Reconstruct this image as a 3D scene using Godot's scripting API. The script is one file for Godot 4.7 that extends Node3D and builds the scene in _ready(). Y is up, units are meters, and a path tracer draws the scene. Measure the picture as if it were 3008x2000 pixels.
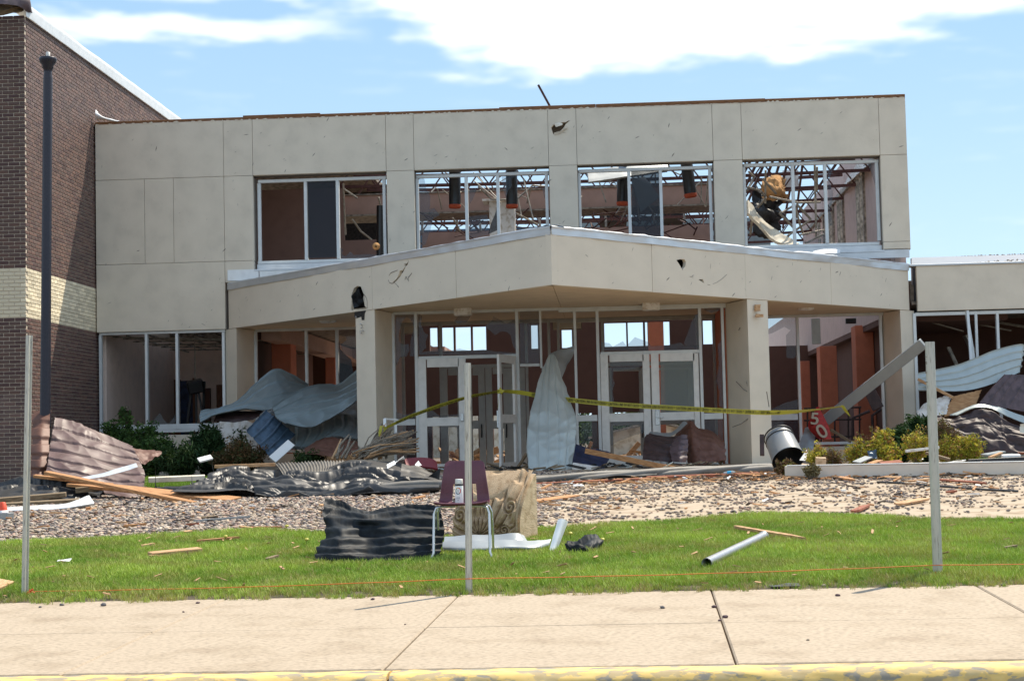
extends Node3D

# ---------------------------------------------------------------- survey of the place
const EYE := Vector3(0, 0.98, 33.3)
const FOCAL := 5000.0
const SUN_FROM := Vector3(0.62, 1.475, -0.80)
var turn := Basis.from_euler(Vector3(deg_to_rad(3.459), deg_to_rad(3.286), deg_to_rad(-1.324)))
var rng := RandomNumberGenerator.new()
var M := {}
var used_names := {}
var noise := FastNoiseLite.new()
var crease := FastNoiseLite.new()

func ray(u, v) -> Vector3:
	return turn * Vector3((u - 1504.0) / FOCAL, -(v - 1000.0) / FOCAL, -1.0)

# the point of the upright plane z = const, measured in the photograph
func P(u, v, z) -> Vector3:
	var r := ray(u, v)
	return EYE + r * ((z - EYE.z) / r.z)

func P_at_x(u, v, x) -> Vector3:
	var r := ray(u, v)
	return EYE + r * ((x - EYE.x) / r.x)

func P_at_y(u, v, y) -> Vector3:
	var r := ray(u, v)
	return EYE + r * ((y - EYE.y) / r.y)

func P_plane(u, v, p0: Vector3, n: Vector3) -> Vector3:
	var r := ray(u, v)
	return EYE + r * ((p0 - EYE).dot(n) / r.dot(n))

# height of the ground: kerb, walk, rising lawn, level forecourt
func gh(z) -> float:
	if z > 22.2:
		return -0.02 * (z - 22.2)
	if z > 5.8:
		return 0.0323 * (22.2 - z)
	return 0.53

func G(u, v) -> Vector3:
	var r := ray(u, v)
	var lo := 6.0
	var hi := 60.0
	for i in 40:
		var m := (lo + hi) / 2
		var p := EYE + r * m
		if p.y > gh(p.z):
			lo = m
		else:
			hi = m
	return EYE + r * lo

# ---------------------------------------------------------------- naming
func numbered(called: String) -> String:
	if not used_names.has(called):
		used_names[called] = 0
		return called
	used_names[called] += 1
	return "%s_%03d" % [called, used_names[called]]

func tag(o: Node, label: String, category: String, group := "") -> Node:
	o.set_meta("label", label)
	o.set_meta("category", category)
	if group != "":
		o.set_meta("group", group)
	return o

func thing(called: String, label: String, category: String, at := Vector3.ZERO, group := "") -> Node3D:
	var o := Node3D.new()
	o.name = numbered(called)
	add_child(o)
	o.position = at
	tag(o, label, category, group)
	return o

# one named mesh; world-space shapes are shifted into the parent's own frame
func obj(called: String, st, m: Material, parent: Node = null) -> MeshInstance3D:
	var o := MeshInstance3D.new()
	o.mesh = st.commit() if st is SurfaceTool else st
	o.material_override = m
	if parent == null:
		o.name = numbered(called)
		add_child(o, true)
	else:
		var n := called
		var k := 0
		while parent.has_node(NodePath(n)):
			k += 1
			n = "%s_%03d" % [called, k]
		o.name = n
		parent.add_child(o, true)
		var origin := Vector3.ZERO
		var q: Node = parent
		while q != self:
			origin += (q as Node3D).position
			q = q.get_parent()
		o.position = -origin
	return o

func struct(called: String, st, m: Material) -> MeshInstance3D:
	var o := obj(called, st, m)
	o.set_meta("kind", "structure")
	return o

func single(called: String, st, m: Material, label: String, category: String, group := "") -> MeshInstance3D:
	var o := obj(called, st, m)
	tag(o, label, category, group)
	return o

# ---------------------------------------------------------------- shapes
func nb() -> SurfaceTool:
	var st := SurfaceTool.new()
	st.begin(Mesh.PRIMITIVE_TRIANGLES)
	st.set_smooth_group(-1)
	return st

func fin(st: SurfaceTool) -> ArrayMesh:
	st.generate_normals()
	return st.commit()

func tri(st: SurfaceTool, a: Vector3, b: Vector3, c: Vector3) -> void:
	st.add_vertex(a)
	st.add_vertex(b)
	st.add_vertex(c)

func quad(st: SurfaceTool, a: Vector3, b: Vector3, c: Vector3, d: Vector3) -> void:
	tri(st, a, b, c)
	tri(st, a, c, d)

# a box with chamfered edges
func bx(st: SurfaceTool, xf: Transform3D, size: Vector3, bev := 0.004) -> void:
	var h := size / 2
	bev = minf(bev, minf(h.x, minf(h.y, h.z)) * 0.6)
	if bev <= 0.0001:
		bev = 0.0
	var V := {}
	for sx in [-1, 1]:
		for sy in [-1, 1]:
			for sz in [-1, 1]:
				var s := Vector3(sx, sy, sz)
				var k := Vector3i(sx, sy, sz)
				V[[k, 0]] = xf * Vector3(s.x * h.x, s.y * (h.y - bev), s.z * (h.z - bev))
				V[[k, 1]] = xf * Vector3(s.x * (h.x - bev), s.y * h.y, s.z * (h.z - bev))
				V[[k, 2]] = xf * Vector3(s.x * (h.x - bev), s.y * (h.y - bev), s.z * h.z)
	for ax in 3:
		var b := (ax + 1) % 3
		var c := (ax + 2) % 3
		for s in [-1, 1]:
			var k := []
			for q in [[-1, -1], [-1, 1], [1, 1], [1, -1]]:
				var e := Vector3i.ZERO
				e[ax] = s
				e[b] = q[0]
				e[c] = q[1]
				k.append(V[[e, ax]])
			if s > 0:
				quad(st, k[0], k[1], k[2], k[3])
			else:
				quad(st, k[3], k[2], k[1], k[0])
		if bev > 0.0:
			for s in [-1, 1]:
				for t in [-1, 1]:
					var e0 := Vector3i.ZERO
					e0[ax] = -1
					e0[b] = s
					e0[c] = t
					var e1 := e0
					e1[ax] = 1
					if s * t > 0:
						quad(st, V[[e0, b]], V[[e0, c]], V[[e1, c]], V[[e1, b]])
					else:
						quad(st, V[[e0, c]], V[[e0, b]], V[[e1, b]], V[[e1, c]])
	if bev > 0.0:
		for sx in [-1, 1]:
			for sy in [-1, 1]:
				for sz in [-1, 1]:
					var k := Vector3i(sx, sy, sz)
					if sx * sy * sz > 0:
						tri(st, V[[k, 0]], V[[k, 2]], V[[k, 1]])
					else:
						tri(st, V[[k, 0]], V[[k, 1]], V[[k, 2]])

func box(st: SurfaceTool, lo: Vector3, hi: Vector3, bev := 0.004) -> void:
	bx(st, Transform3D(Basis(), (lo + hi) / 2), (hi - lo).abs(), bev)

# a box whose front face covers a measured rectangle of the upright plane z
func pbox(st: SurfaceTool, u0, v0, u1, v1, z, depth, bev := 0.004) -> void:
	var um = (u0 + u1) / 2.0
	var vm = (v0 + v1) / 2.0
	var xa := P(u0, vm, z).x
	var xb := P(u1, vm, z).x
	var ya := P(um, v1, z).y
	var yb := P(um, v0, z).y
	box(st, Vector3(minf(xa, xb), ya, z - depth), Vector3(maxf(xa, xb), yb, z), bev)

# a squared bar from a to b
func bar(st: SurfaceTool, a: Vector3, b: Vector3, w: float, h: float, roll := 0.0, bev := 0.003) -> void:
	var d := b - a
	var l := d.length()
	if l < 0.0001:
		return
	var x := d / l
	var up := Vector3.UP if absf(x.y) < 0.95 else Vector3.BACK
	var z := x.cross(up).normalized()
	var y := z.cross(x)
	var B := Basis(x, y, z) * Basis(Vector3.RIGHT, roll)
	bx(st, Transform3D(B, (a + b) / 2), Vector3(l, h, w), bev)

# a round tube along points; radii may be one number or one per point
func tube(st: SurfaceTool, pts: Array, radius, sides := 8, caps := true, smooth := true) -> void:
	st.set_smooth_group(7 if smooth else -1)
	var rings := []
	var n := pts.size()
	var ref := Vector3.ZERO
	for i in n:
		var d: Vector3 = (pts[mini(i + 1, n - 1)] - pts[maxi(i - 1, 0)]).normalized()
		if i == 0:
			ref = d.cross(Vector3(0.31, 0.87, 0.38)).normalized()
		ref = (ref - d * ref.dot(d)).normalized()
		var s := d.cross(ref)
		var r: float = radius[i] if radius is Array else radius
		var ring := []
		for k in sides:
			var a := TAU * k / sides
			ring.append(pts[i] + (ref * cos(a) + s * sin(a)) * r)
		rings.append(ring)
	for i in n - 1:
		for k in sides:
			var k2 := (k + 1) % sides
			quad(st, rings[i][k], rings[i + 1][k], rings[i + 1][k2], rings[i][k2])
	st.set_smooth_group(-1)
	if caps:
		for k in range(1, sides - 1):
			tri(st, rings[0][0], rings[0][k], rings[0][k + 1])
			tri(st, rings[n - 1][0], rings[n - 1][k + 1], rings[n - 1][k])

# a turned shape about the axis from a along dir; prof = [[radius, height], ...]
func lathe(st: SurfaceTool, xf: Transform3D, prof: Array, sides := 20, smooth := true) -> void:
	st.set_smooth_group(5 if smooth else -1)
	for i in prof.size() - 1:
		for k in sides:
			var a := TAU * k / sides
			var b := TAU * (k + 1) / sides
			var p0 := xf * Vector3(prof[i][0] * cos(a), prof[i][1], prof[i][0] * sin(a))
			var p1 := xf * Vector3(prof[i + 1][0] * cos(a), prof[i + 1][1], prof[i + 1][0] * sin(a))
			var p2 := xf * Vector3(prof[i + 1][0] * cos(b), prof[i + 1][1], prof[i + 1][0] * sin(b))
			var p3 := xf * Vector3(prof[i][0] * cos(b), prof[i][1], prof[i][0] * sin(b))
			quad(st, p0, p1, p2, p3)
	st.set_smooth_group(-1)

# a flat polygon given a thickness; xf maps (x, y, 0) to the world; skip(a, b) leaves a rim out
func prism(st: SurfaceTool, poly: PackedVector2Array, depth: float, xf: Transform3D, skip_x = null) -> void:
	var p := poly
	if Geometry2D.is_polygon_clockwise(p):
		p.reverse()
	var ids := Geometry2D.triangulate_polygon(p)
	for i in range(0, ids.size(), 3):
		var a := p[ids[i]]
		var b := p[ids[i + 1]]
		var c := p[ids[i + 2]]
		tri(st, xf * Vector3(a.x, a.y, 0), xf * Vector3(c.x, c.y, 0), xf * Vector3(b.x, b.y, 0))
		tri(st, xf * Vector3(a.x, a.y, -depth), xf * Vector3(b.x, b.y, -depth), xf * Vector3(c.x, c.y, -depth))
	for i in p.size():
		var a := p[i]
		var b := p[(i + 1) % p.size()]
		if skip_x != null and absf(a.x - skip_x) < 0.0005 and absf(b.x - skip_x) < 0.0005:
			continue
		quad(st, xf * Vector3(a.x, a.y, 0), xf * Vector3(b.x, b.y, 0), xf * Vector3(b.x, b.y, -depth), xf * Vector3(a.x, a.y, -depth))

# an outline on the ground plan, raised from y0 to y1
func upright(st: SurfaceTool, plan: Array, y0: float, y1: float) -> void:
	var p := PackedVector2Array()
	for q in plan:
		p.append(Vector2(q.x, -q.z) if q is Vector3 else q)
	prism(st, p, y1 - y0, Transform3D(Basis(Vector3.RIGHT, Vector3.FORWARD, Vector3.UP), Vector3(0, y1, 0)))

# a slab with ragged holes broken through it
func holed(st: SurfaceTool, outer: PackedVector2Array, holes: Array, depth: float, xf: Transform3D) -> void:
	if holes.is_empty():
		prism(st, outer, depth, xf)
		return
	var cuts := []
	for h in holes:
		var c := 0.0
		for q in h:
			c += q.x
		cuts.append(c / h.size())
	cuts.sort()
	var edges := [-1000.0] + cuts + [1000.0]
	for i in edges.size() - 1:
		var strip := PackedVector2Array([Vector2(edges[i], -1000), Vector2(edges[i + 1], -1000), Vector2(edges[i + 1], 1000), Vector2(edges[i], 1000)])
		var pieces: Array = Geometry2D.intersect_polygons(outer, strip)
		for h in holes:
			var next := []
			for q in pieces:
				next.append_array(Geometry2D.clip_polygons(q, h))
			pieces = next
		for q in pieces:
			prism(st, q, depth, xf)

func catmull(a: Vector3, b: Vector3, c: Vector3, d: Vector3, t: float) -> Vector3:
	return 0.5 * (2.0 * b + (c - a) * t + (2.0 * a - 5.0 * b + 4.0 * c - d) * t * t + (3.0 * b - a - 3.0 * c + d) * t * t * t)

func along(p: Array, t: float) -> Vector3:
	var n := p.size()
	if n == 2:
		return p[0].lerp(p[1], t)
	var s := clampf(t, 0, 1) * (n - 1)
	var i := mini(int(s), n - 2)
	var a: Vector3 = p[i - 1] if i > 0 else 2.0 * p[0] - p[1]
	var d: Vector3 = p[i + 2] if i + 2 < n else 2.0 * p[n - 1] - p[n - 2]
	return catmull(a, p[i], p[i + 1], d, s - i)

# a bent, dented sheet through a grid of points. opt: nu, nv, ribs, rib_h, rib_w, across (ribs run along v), dent, scale, fold, ragged, thick, seed
func sheet(st: SurfaceTool, grid: Array, opt := {}) -> void:
	var nu: int = opt.get("nu", 40)
	var nv: int = opt.get("nv", 30)
	var ribs: float = opt.get("ribs", 0.0)
	var rh: float = opt.get("rib_h", 0.02)
	var rw: float = opt.get("rib_w", 0.25)
	var across: bool = opt.get("across", false)
	var dent: float = opt.get("dent", 0.01)
	var sc: float = opt.get("scale", 2.0)
	var ragged: float = opt.get("ragged", 0.0)
	var thick: float = opt.get("thick", 0.004)
	var fold: float = opt.get("fold", 0.0)
	var wave: bool = opt.get("wave", false)
	var kink: float = opt.get("kink", 0.0)
	var off := float(opt.get("seed", 1)) * 13.7
	var lu := 0.0
	var lv := 0.0
	for k in 8:
		lu += (along(grid[int(grid.size() * 0.5)], (k + 1) / 8.0) - along(grid[int(grid.size() * 0.5)], k / 8.0)).length()
	lv = (grid[0][int(grid[0].size() * 0.5)] as Vector3).distance_to(grid[grid.size() - 1][int(grid[0].size() * 0.5)])
	var pleats := []
	var pr := RandomNumberGenerator.new()
	pr.seed = int(off * 10.0)
	for k in int(opt.get("pleats", 0)):
		var big := pr.randf()
		var ang := pr.randf_range(-0.32, 0.32) if pr.randf() < 0.8 else pr.randf_range(-1.2, 1.2)
		pleats.append([pr.randf_range(-0.02, 1.02) * lu, pr.randf_range(0.05, 0.95) * lv, cos(ang), sin(ang), lerpf(0.25, 1.1, big * pr.randf_range(0.5, 1.0)), lerpf(0.06, 0.22, big) * float(opt.get("pleat_w", 1.0)), float(opt.get("pleat_h", 0.2)) * lerpf(0.3, 1.0, big * pr.randf_range(0.6, 1.0)), pr.randf_range(0.25, 0.8)])
	var base := []
	for j in nv + 1:
		var row := []
		for i in nu + 1:
			var s := float(i) / nu
			var t := float(j) / nv
			if ragged > 0.0:
				var e := ragged * (noise.get_noise_2d(off + t * 260.0, 5.0) + 0.5 * noise.get_noise_2d(off + t * 700.0, 9.0))
				var f := ragged * (noise.get_noise_2d(off + s * 260.0, 35.0) + 0.5 * noise.get_noise_2d(off + s * 700.0, 39.0))
				s = clampf(s + e * (2.0 * s - 1.0), -0.2, 1.2)
				t = clampf(t + f * (2.0 * t - 1.0), -0.2, 1.2)
			var col := []
			for r in grid:
				col.append(along(r, clampf(s, 0, 1)))
			row.append(along(col, clampf(t, 0, 1)))
		base.append(row)
	var up := []
	var dn := []
	for j in nv + 1:
		var ru := []
		var rd := []
		for i in nu + 1:
			var du: Vector3 = base[j][mini(i + 1, nu)] - base[j][maxi(i - 1, 0)]
			var dv: Vector3 = base[mini(j + 1, nv)][i] - base[maxi(j - 1, 0)][i]
			var n := du.cross(dv)
			n = n.normalized() if n.length() > 1e-9 else Vector3.UP
			var p: Vector3 = base[j][i]
			var o := 0.0
			if ribs > 0.0:
				var c := (float(i) / nu if across else float(j) / nv) * ribs
				if wave:
					o += rh * 0.5 * (1.0 - cos(TAU * c))
				else:
					var w := absf(fposmod(c, 1.0) - 0.5) * 2.0
					o += rh * clampf((w - 1.0 + rw * 1.6) / (rw * 0.6), 0.0, 1.0)
			var q := p * sc * 22.0
			var a := noise.get_noise_3d(q.x + off, q.y, q.z)
			var b := noise.get_noise_3d(q.x * 2.7, q.y * 2.7 + off, q.z * 2.7)
			o += dent * (a + 0.45 * b)
			if pleats.size() > 0:
				# folds: tent ridges, steeper on one side, dying out at their ends
				var pa := float(i) / nu * lu
				var pb := float(j) / nv * lv
				var wob := 0.05 * noise.get_noise_2d(pa * 40.0 + off, pb * 40.0)
				var top := 0.0
				var sum := 0.0
				for f in pleats:
					var dx: float = pa - f[0]
					var dy: float = pb - f[1] + wob
					var al: float = absf(dx * f[2] + dy * f[3]) / f[4]
					if al >= 1.0:
						continue
					var ac: float = dy * f[2] - dx * f[3]
					var w: float = f[5] * (1.0 - 0.5 * al)
					var q1: float = ac / w if ac > 0.0 else -ac / (w * f[7])
					if q1 >= 1.0:
						continue
					var hgt: float = f[6] * pow(1.0 - q1, 1.35) * (1.0 - al * al)
					sum += hgt * 0.25
					top = maxf(top, hgt)
				o += top + minf(sum, 0.06)
			if kink > 0.0:
				# hard dents: flat fields that meet in sharp lines
				var a1 := float(i) / nu * lu * 22.0
				var b1 := float(j) / nv * lv * 22.0
				o += kink * (absf(crease.get_noise_2d(a1 * 1.2 + off, b1 * 1.4 - a1 * 0.5)) + 0.6 * absf(crease.get_noise_2d(b1 * 1.9 + off, a1 * 2.1 + b1 * 0.7)) - 0.4)
			if fold > 0.0:
				# sharp creases drawn out along the sheet, pulled about by a slow drift
				var a0 := float(i) / nu * lu * sc * 22.0
				var b0 := float(j) / nv * lv * sc * 22.0
				var wx := 9.0 * noise.get_noise_2d(a0 * 0.35 + off, b0 * 0.35)
				var f := absf(crease.get_noise_2d(a0 * 0.30 + wx + off, b0 * 0.95 + a0 * 0.12))
				var f2 := absf(crease.get_noise_2d(a0 * 0.75 - b0 * 0.35 + off + 50.0, b0 * 1.7 + wx))
				var f3 := absf(crease.get_noise_2d(a0 * 1.6 + b0 * 0.9 + 20.0, b0 * 3.1 - a0 * 0.5 + off))
				o += fold * (0.75 - minf(pow(f * 2.2, 0.75), 1.2)) + fold * 0.38 * (0.5 - minf(f2 * 2.6, 1.0)) + fold * 0.14 * (0.5 - minf(f3 * 2.6, 1.0))
			ru.append(p + n * o)
			rd.append(p + n * (o - thick))
		up.append(ru)
		dn.append(rd)
	st.set_smooth_group(3)
	for j in nv:
		for i in nu:
			quad(st, up[j][i], up[j][i + 1], up[j + 1][i + 1], up[j + 1][i])
	st.set_smooth_group(4)
	for j in nv:
		for i in nu:
			quad(st, dn[j][i], dn[j + 1][i], dn[j + 1][i + 1], dn[j][i + 1])
	st.set_smooth_group(-1)
	for i in nu:
		quad(st, up[0][i + 1], up[0][i], dn[0][i], dn[0][i + 1])
		quad(st, up[nv][i], up[nv][i + 1], dn[nv][i + 1], dn[nv][i])
	for j in nv:
		quad(st, up[j][0], up[j + 1][0], dn[j + 1][0], dn[j][0])
		quad(st, up[j + 1][nu], up[j][nu], dn[j][nu], dn[j + 1][nu])

# measured sheet: rows of [u, v, z]
func rows(a: Array) -> Array:
	var out := []
	for r in a:
		var row := []
		for q in r:
			row.append(P(q[0], q[1], q[2]))
		out.append(row)
	return out

# a polygon of glass on the plane z, corners measured in the photograph
func shard(st: SurfaceTool, pts: Array, z: float, thick := 0.006) -> void:
	var p := PackedVector2Array()
	for q in pts:
		var w := P(q[0], q[1], z)
		p.append(Vector2(w.x, w.y))
	prism(st, p, thick, Transform3D(Basis(), Vector3(0, 0, z)))

# ---------------------------------------------------------------- materials
func noise_tex(freq: float, stops: Array, octaves := 4, seed_n := 1, kind := FastNoiseLite.TYPE_SIMPLEX_SMOOTH, size := 512) -> NoiseTexture2D:
	var n := FastNoiseLite.new()
	n.noise_type = kind
	n.frequency = freq
	n.seed = seed_n
	n.fractal_octaves = octaves
	var t := NoiseTexture2D.new()
	t.width = size
	t.height = size
	t.seamless = true
	t.noise = n
	var g := Gradient.new()
	var offs := PackedFloat32Array()
	var cols := PackedColorArray()
	for s in stops:
		offs.append(s[0])
		cols.append(s[1])
	g.offsets = offs
	g.colors = cols
	t.color_ramp = g
	return t

func L(r, g, b, a := 1.0) -> Color:
	var c := Color(r, g, b).linear_to_srgb()
	c.a = a
	return c

func grey(x: float) -> Color:
	return Color(x, x, x)

func mat(called: String, col: Color, rough := 0.8, metal := 0.0, tex: Texture2D = null, scale := Vector3.ONE, bump: Texture2D = null, bump_cm := 0.2, world := true) -> StandardMaterial3D:
	var m := StandardMaterial3D.new()
	m.resource_name = called
	m.albedo_color = col
	m.roughness = rough
	m.metallic = metal
	m.uv1_triplanar = true
	m.uv1_world_triplanar = world
	m.uv1_scale = scale
	if tex:
		m.albedo_texture = tex
	if bump:
		m.heightmap_enabled = true
		m.heightmap_texture = bump
		m.heightmap_scale = bump_cm
	M[called] = m
	return m

# weather stains over a material, on a scale of their own
func stain(called: String, tex: Texture2D, scale: Vector3) -> void:
	var m: StandardMaterial3D = M[called]
	m.detail_enabled = true
	m.detail_albedo = tex
	m.detail_blend_mode = BaseMaterial3D.BLEND_MODE_MUL
	m.detail_uv_layer = BaseMaterial3D.DETAIL_UV_2
	m.uv2_triplanar = true
	m.uv2_world_triplanar = true
	m.uv2_scale = scale

func make_materials() -> void:
	var blotch := noise_tex(0.008, [[0.0, grey(0.92)], [0.45, grey(0.97)], [1.0, grey(1.0)]], 5, 3)
	var fine := noise_tex(0.06, [[0.0, grey(0.0)], [1.0, grey(1.0)]], 4, 5)
	var speck := noise_tex(0.05, [[0.0, grey(0.8)], [0.35, grey(0.93)], [0.7, grey(1.0)], [1.0, grey(1.0)]], 5, 8)
	var grain := noise_tex(0.02, [[0.0, Color(0.62, 0.55, 0.5)], [0.4, Color(0.86, 0.82, 0.78)], [0.6, grey(0.97)], [1.0, grey(1.0)]], 4, 11)
	var smear := noise_tex(0.012, [[0.0, grey(0.55)], [0.4, grey(0.8)], [0.6, grey(0.95)], [1.0, grey(1.0)]], 5, 17)
	var rustn := noise_tex(0.014, [[0.0, Color(0.75, 0.6, 0.5)], [0.3, Color(0.9, 0.85, 0.8)], [0.55, grey(1.0)], [1.0, grey(1.0)]], 5, 21)
	var dirt := noise_tex(0.01, [[0.0, Color(0.72, 0.68, 0.63)], [0.35, Color(0.89, 0.87, 0.84)], [0.5, grey(0.96)], [1.0, grey(1.0)]], 6, 23)
	var wear := noise_tex(0.012, [[0.0, Color(0.50, 0.47, 0.43)], [0.40, Color(0.56, 0.53, 0.47)], [0.43, Color(0.84, 0.70, 0.40)], [0.6, Color(0.88, 0.74, 0.44)], [1.0, Color(0.90, 0.79, 0.54)]], 6, 29)
	var spots := noise_tex(0.035, [[0.0, grey(0.5)], [0.18, grey(0.75)], [0.26, grey(1.0)], [1.0, grey(1.0)]], 5, 31)
	mat("panel", L(0.71, 0.635, 0.515), 0.9, 0, blotch, Vector3.ONE * 0.35, fine, 0.12)
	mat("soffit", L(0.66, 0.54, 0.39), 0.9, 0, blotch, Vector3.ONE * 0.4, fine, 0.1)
	mat("joint", L(0.20, 0.175, 0.15), 0.95)
	mat("lath", L(0.03, 0.028, 0.026), 0.95, 0, smear, Vector3.ONE * 2)
	mat("concrete_walk", L(0.41, 0.33, 0.24), 0.92, 0, speck, Vector3.ONE * 0.9, fine, 0.15)
	stain("concrete_walk", noise_tex(0.012, [[0.0, Color(0.88, 0.86, 0.84)], [0.3, Color(0.96, 0.955, 0.945)], [0.5, grey(1.0)], [1.0, grey(1.0)]], 6, 57), Vector3.ONE * 0.28)
	mat("path", L(0.43, 0.345, 0.25), 0.95, 0, dirt, Vector3.ONE * 0.5, fine, 0.3)
	mat("kerb", Color(1, 1, 1), 0.75, 0, wear, Vector3(0.9, 2.6, 2.2), wear, 0.3)
	mat("road", L(0.06, 0.058, 0.055), 0.95, 0, speck, Vector3.ONE * 1.5, fine, 0.4)
	mat("soil", L(0.10, 0.078, 0.045), 1.0, 0, smear, Vector3.ONE * 1.1, fine, 1.0)
	mat("dirt", L(0.17, 0.13, 0.09), 1.0, 0, dirt, Vector3.ONE * 0.8, fine, 1.2)
	mat("mortar", L(0.56, 0.48, 0.38), 0.95, 0, speck, Vector3.ONE * 2, fine, 0.3)
	mat("brick", L(0.108, 0.066, 0.055), 0.85, 0, speck, Vector3.ONE * 3, fine, 0.25)
	mat("brick_red", L(0.122, 0.068, 0.054), 0.85, 0, speck, Vector3.ONE * 3, fine, 0.25)
	mat("brick_dark", L(0.085, 0.046, 0.042), 0.85, 0, speck, Vector3.ONE * 3, fine, 0.25)
	mat("brick_cream", L(0.66, 0.58, 0.42), 0.85, 0, speck, Vector3.ONE * 3, fine, 0.2)
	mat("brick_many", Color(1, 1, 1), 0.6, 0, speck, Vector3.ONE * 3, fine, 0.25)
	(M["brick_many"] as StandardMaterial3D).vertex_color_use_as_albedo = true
	mat("aluminium", L(0.66, 0.69, 0.69), 0.5, 0.15, blotch, Vector3.ONE * 0.7)
	mat("upstand", L(0.15, 0.19, 0.25), 0.6, 0.0, blotch, Vector3.ONE * 0.6)
	mat("beam_shade_beige", L(0.62, 0.56, 0.48), 0.55, 0.0, blotch, Vector3.ONE * 0.6)  # beige of the beam's front, its shade mixed into the colour
	mat("door_white", L(0.74, 0.735, 0.71), 0.5, 0.1, blotch, Vector3.ONE * 1.2)
	mat("door_grey", L(0.50, 0.50, 0.47), 0.5, 0.1, blotch, Vector3.ONE * 1.2)
	mat("white_metal", L(0.78, 0.79, 0.78), 0.35, 0.2, blotch, Vector3.ONE * 0.9)
	mat("flashing", L(0.60, 0.62, 0.64), 0.38, 0.55, blotch, Vector3.ONE * 0.6)
	mat("galv", L(0.31, 0.335, 0.345), 0.4, 0.5, blotch, Vector3.ONE * 0.8)
	mat("sheet_blue", L(0.20, 0.245, 0.255), 0.45, 0.35, blotch, Vector3.ONE * 0.7)
	mat("sheet_pale", L(0.42, 0.47, 0.46), 0.45, 0.25, blotch, Vector3.ONE * 0.9)
	mat("sheet_deep", L(0.07, 0.12, 0.18), 0.45, 0.25, smear, Vector3.ONE * 0.8)
	mat("sheet_brown", L(0.13, 0.072, 0.064), 0.5, 0.0, dirt, Vector3.ONE * 0.8)
	mat("sheet_rust", L(0.13, 0.055, 0.035), 0.6, 0.1, rustn, Vector3.ONE * 0.9)
	mat("sheet_dark", L(0.055, 0.028, 0.026), 0.6, 0.0, smear, Vector3.ONE * 0.9)
	mat("sheet_plum", L(0.12, 0.078, 0.084), 0.6, 0.0, smear, Vector3.ONE * 0.9)
	mat("black_metal", L(0.017, 0.022, 0.027), 0.58, 0.0, noise_tex(0.03, [[0.0, grey(0.5)], [0.5, grey(0.8)], [0.7, Color(1, 1, 1)], [1.0, Color(1, 1, 1)]], 5, 37), Vector3.ONE * 0.8)
	mat("membrane", L(0.03, 0.03, 0.031), 0.48, 0, dirt, Vector3.ONE * 0.7, fine, 0.1)
	mat("membrane_dust", L(0.15, 0.14, 0.125), 0.6, 0, dirt, Vector3.ONE * 0.6, fine, 0.1)
	mat("blue_tarp", L(0.02, 0.035, 0.10), 0.6, 0, smear, Vector3.ONE * 0.9)
	for w in [["wood_new", L(0.52, 0.27, 0.115)], ["wood_pale", L(0.58, 0.36, 0.19)], ["wood_grey", L(0.24, 0.18, 0.11)], ["wood_red", L(0.33, 0.11, 0.06)], ["wood_dark", L(0.24, 0.115, 0.05)], ["ply", L(0.46, 0.26, 0.12)]]:
		mat(w[0], w[1], 0.85, 0, grain, Vector3(0.5, 7, 7), grain, 0.15, false)
	mat("door_wood", L(0.20, 0.075, 0.03), 0.6, 0, grain, Vector3(4, 0.5, 4), null, 0.1, false)
	mat("post", L(0.50, 0.49, 0.43), 0.5, 0.35, noise_tex(0.02, [[0.0, Color(0.62, 0.56, 0.5)], [0.2, grey(0.86)], [0.34, grey(0.96)], [1.0, grey(1.0)]], 5, 41), Vector3(6, 0.7, 6))
	mat("steel", L(0.62, 0.63, 0.64), 0.28, 0.85, speck, Vector3.ONE)
	mat("chrome", L(0.52, 0.53, 0.54), 0.28, 0.9)
	mat("pole_dark", L(0.022, 0.022, 0.035), 0.4, 0.2, speck, Vector3.ONE)
	mat("maroon", L(0.115, 0.026, 0.043), 0.38, 0, speck, Vector3.ONE * 2, fine, 0.04)
	mat("stone", L(0.62, 0.465, 0.30), 0.95, 0, dirt, Vector3.ONE * 1.6, fine, 0.4)
	mat("stone_shade_dark", L(0.46, 0.33, 0.205), 0.95, 0, dirt, Vector3.ONE * 2.2, fine, 0.5)  # darker copy of stone; shade of the carved face put into the colour
	mat("joist", L(0.085, 0.03, 0.025), 0.7, 0.1, rustn, Vector3.ONE)
	mat("stud", L(0.40, 0.36, 0.30), 0.5, 0.3, smear, Vector3.ONE)
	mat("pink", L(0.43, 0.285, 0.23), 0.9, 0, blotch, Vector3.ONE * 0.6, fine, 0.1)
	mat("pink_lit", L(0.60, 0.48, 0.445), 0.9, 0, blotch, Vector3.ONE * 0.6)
	mat("orange", L(0.58, 0.195, 0.11), 0.9, 0, blotch, Vector3.ONE * 0.7, fine, 0.3)
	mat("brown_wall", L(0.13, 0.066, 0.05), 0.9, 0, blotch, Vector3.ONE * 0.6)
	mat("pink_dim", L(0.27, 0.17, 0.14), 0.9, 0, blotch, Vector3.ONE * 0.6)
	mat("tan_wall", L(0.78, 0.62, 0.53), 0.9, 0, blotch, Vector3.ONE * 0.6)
	mat("tile_floor", L(0.32, 0.25, 0.2), 0.5, 0, dirt, Vector3.ONE)
	mat("ceiling", L(0.32, 0.27, 0.22), 0.95, 0, smear, Vector3.ONE * 0.8)
	mat("black", L(0.012, 0.012, 0.013), 0.5)
	mat("duct", L(0.012, 0.013, 0.015), 0.3, 0, smear, Vector3.ONE * 2)
	mat("insul_red", L(0.48, 0.09, 0.04), 1.0, 0, spots, Vector3.ONE * 4, fine, 1.5)
	mat("insul_tan", L(0.75, 0.42, 0.18), 1.0, 0, spots, Vector3.ONE * 4, fine, 2.0)
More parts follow.
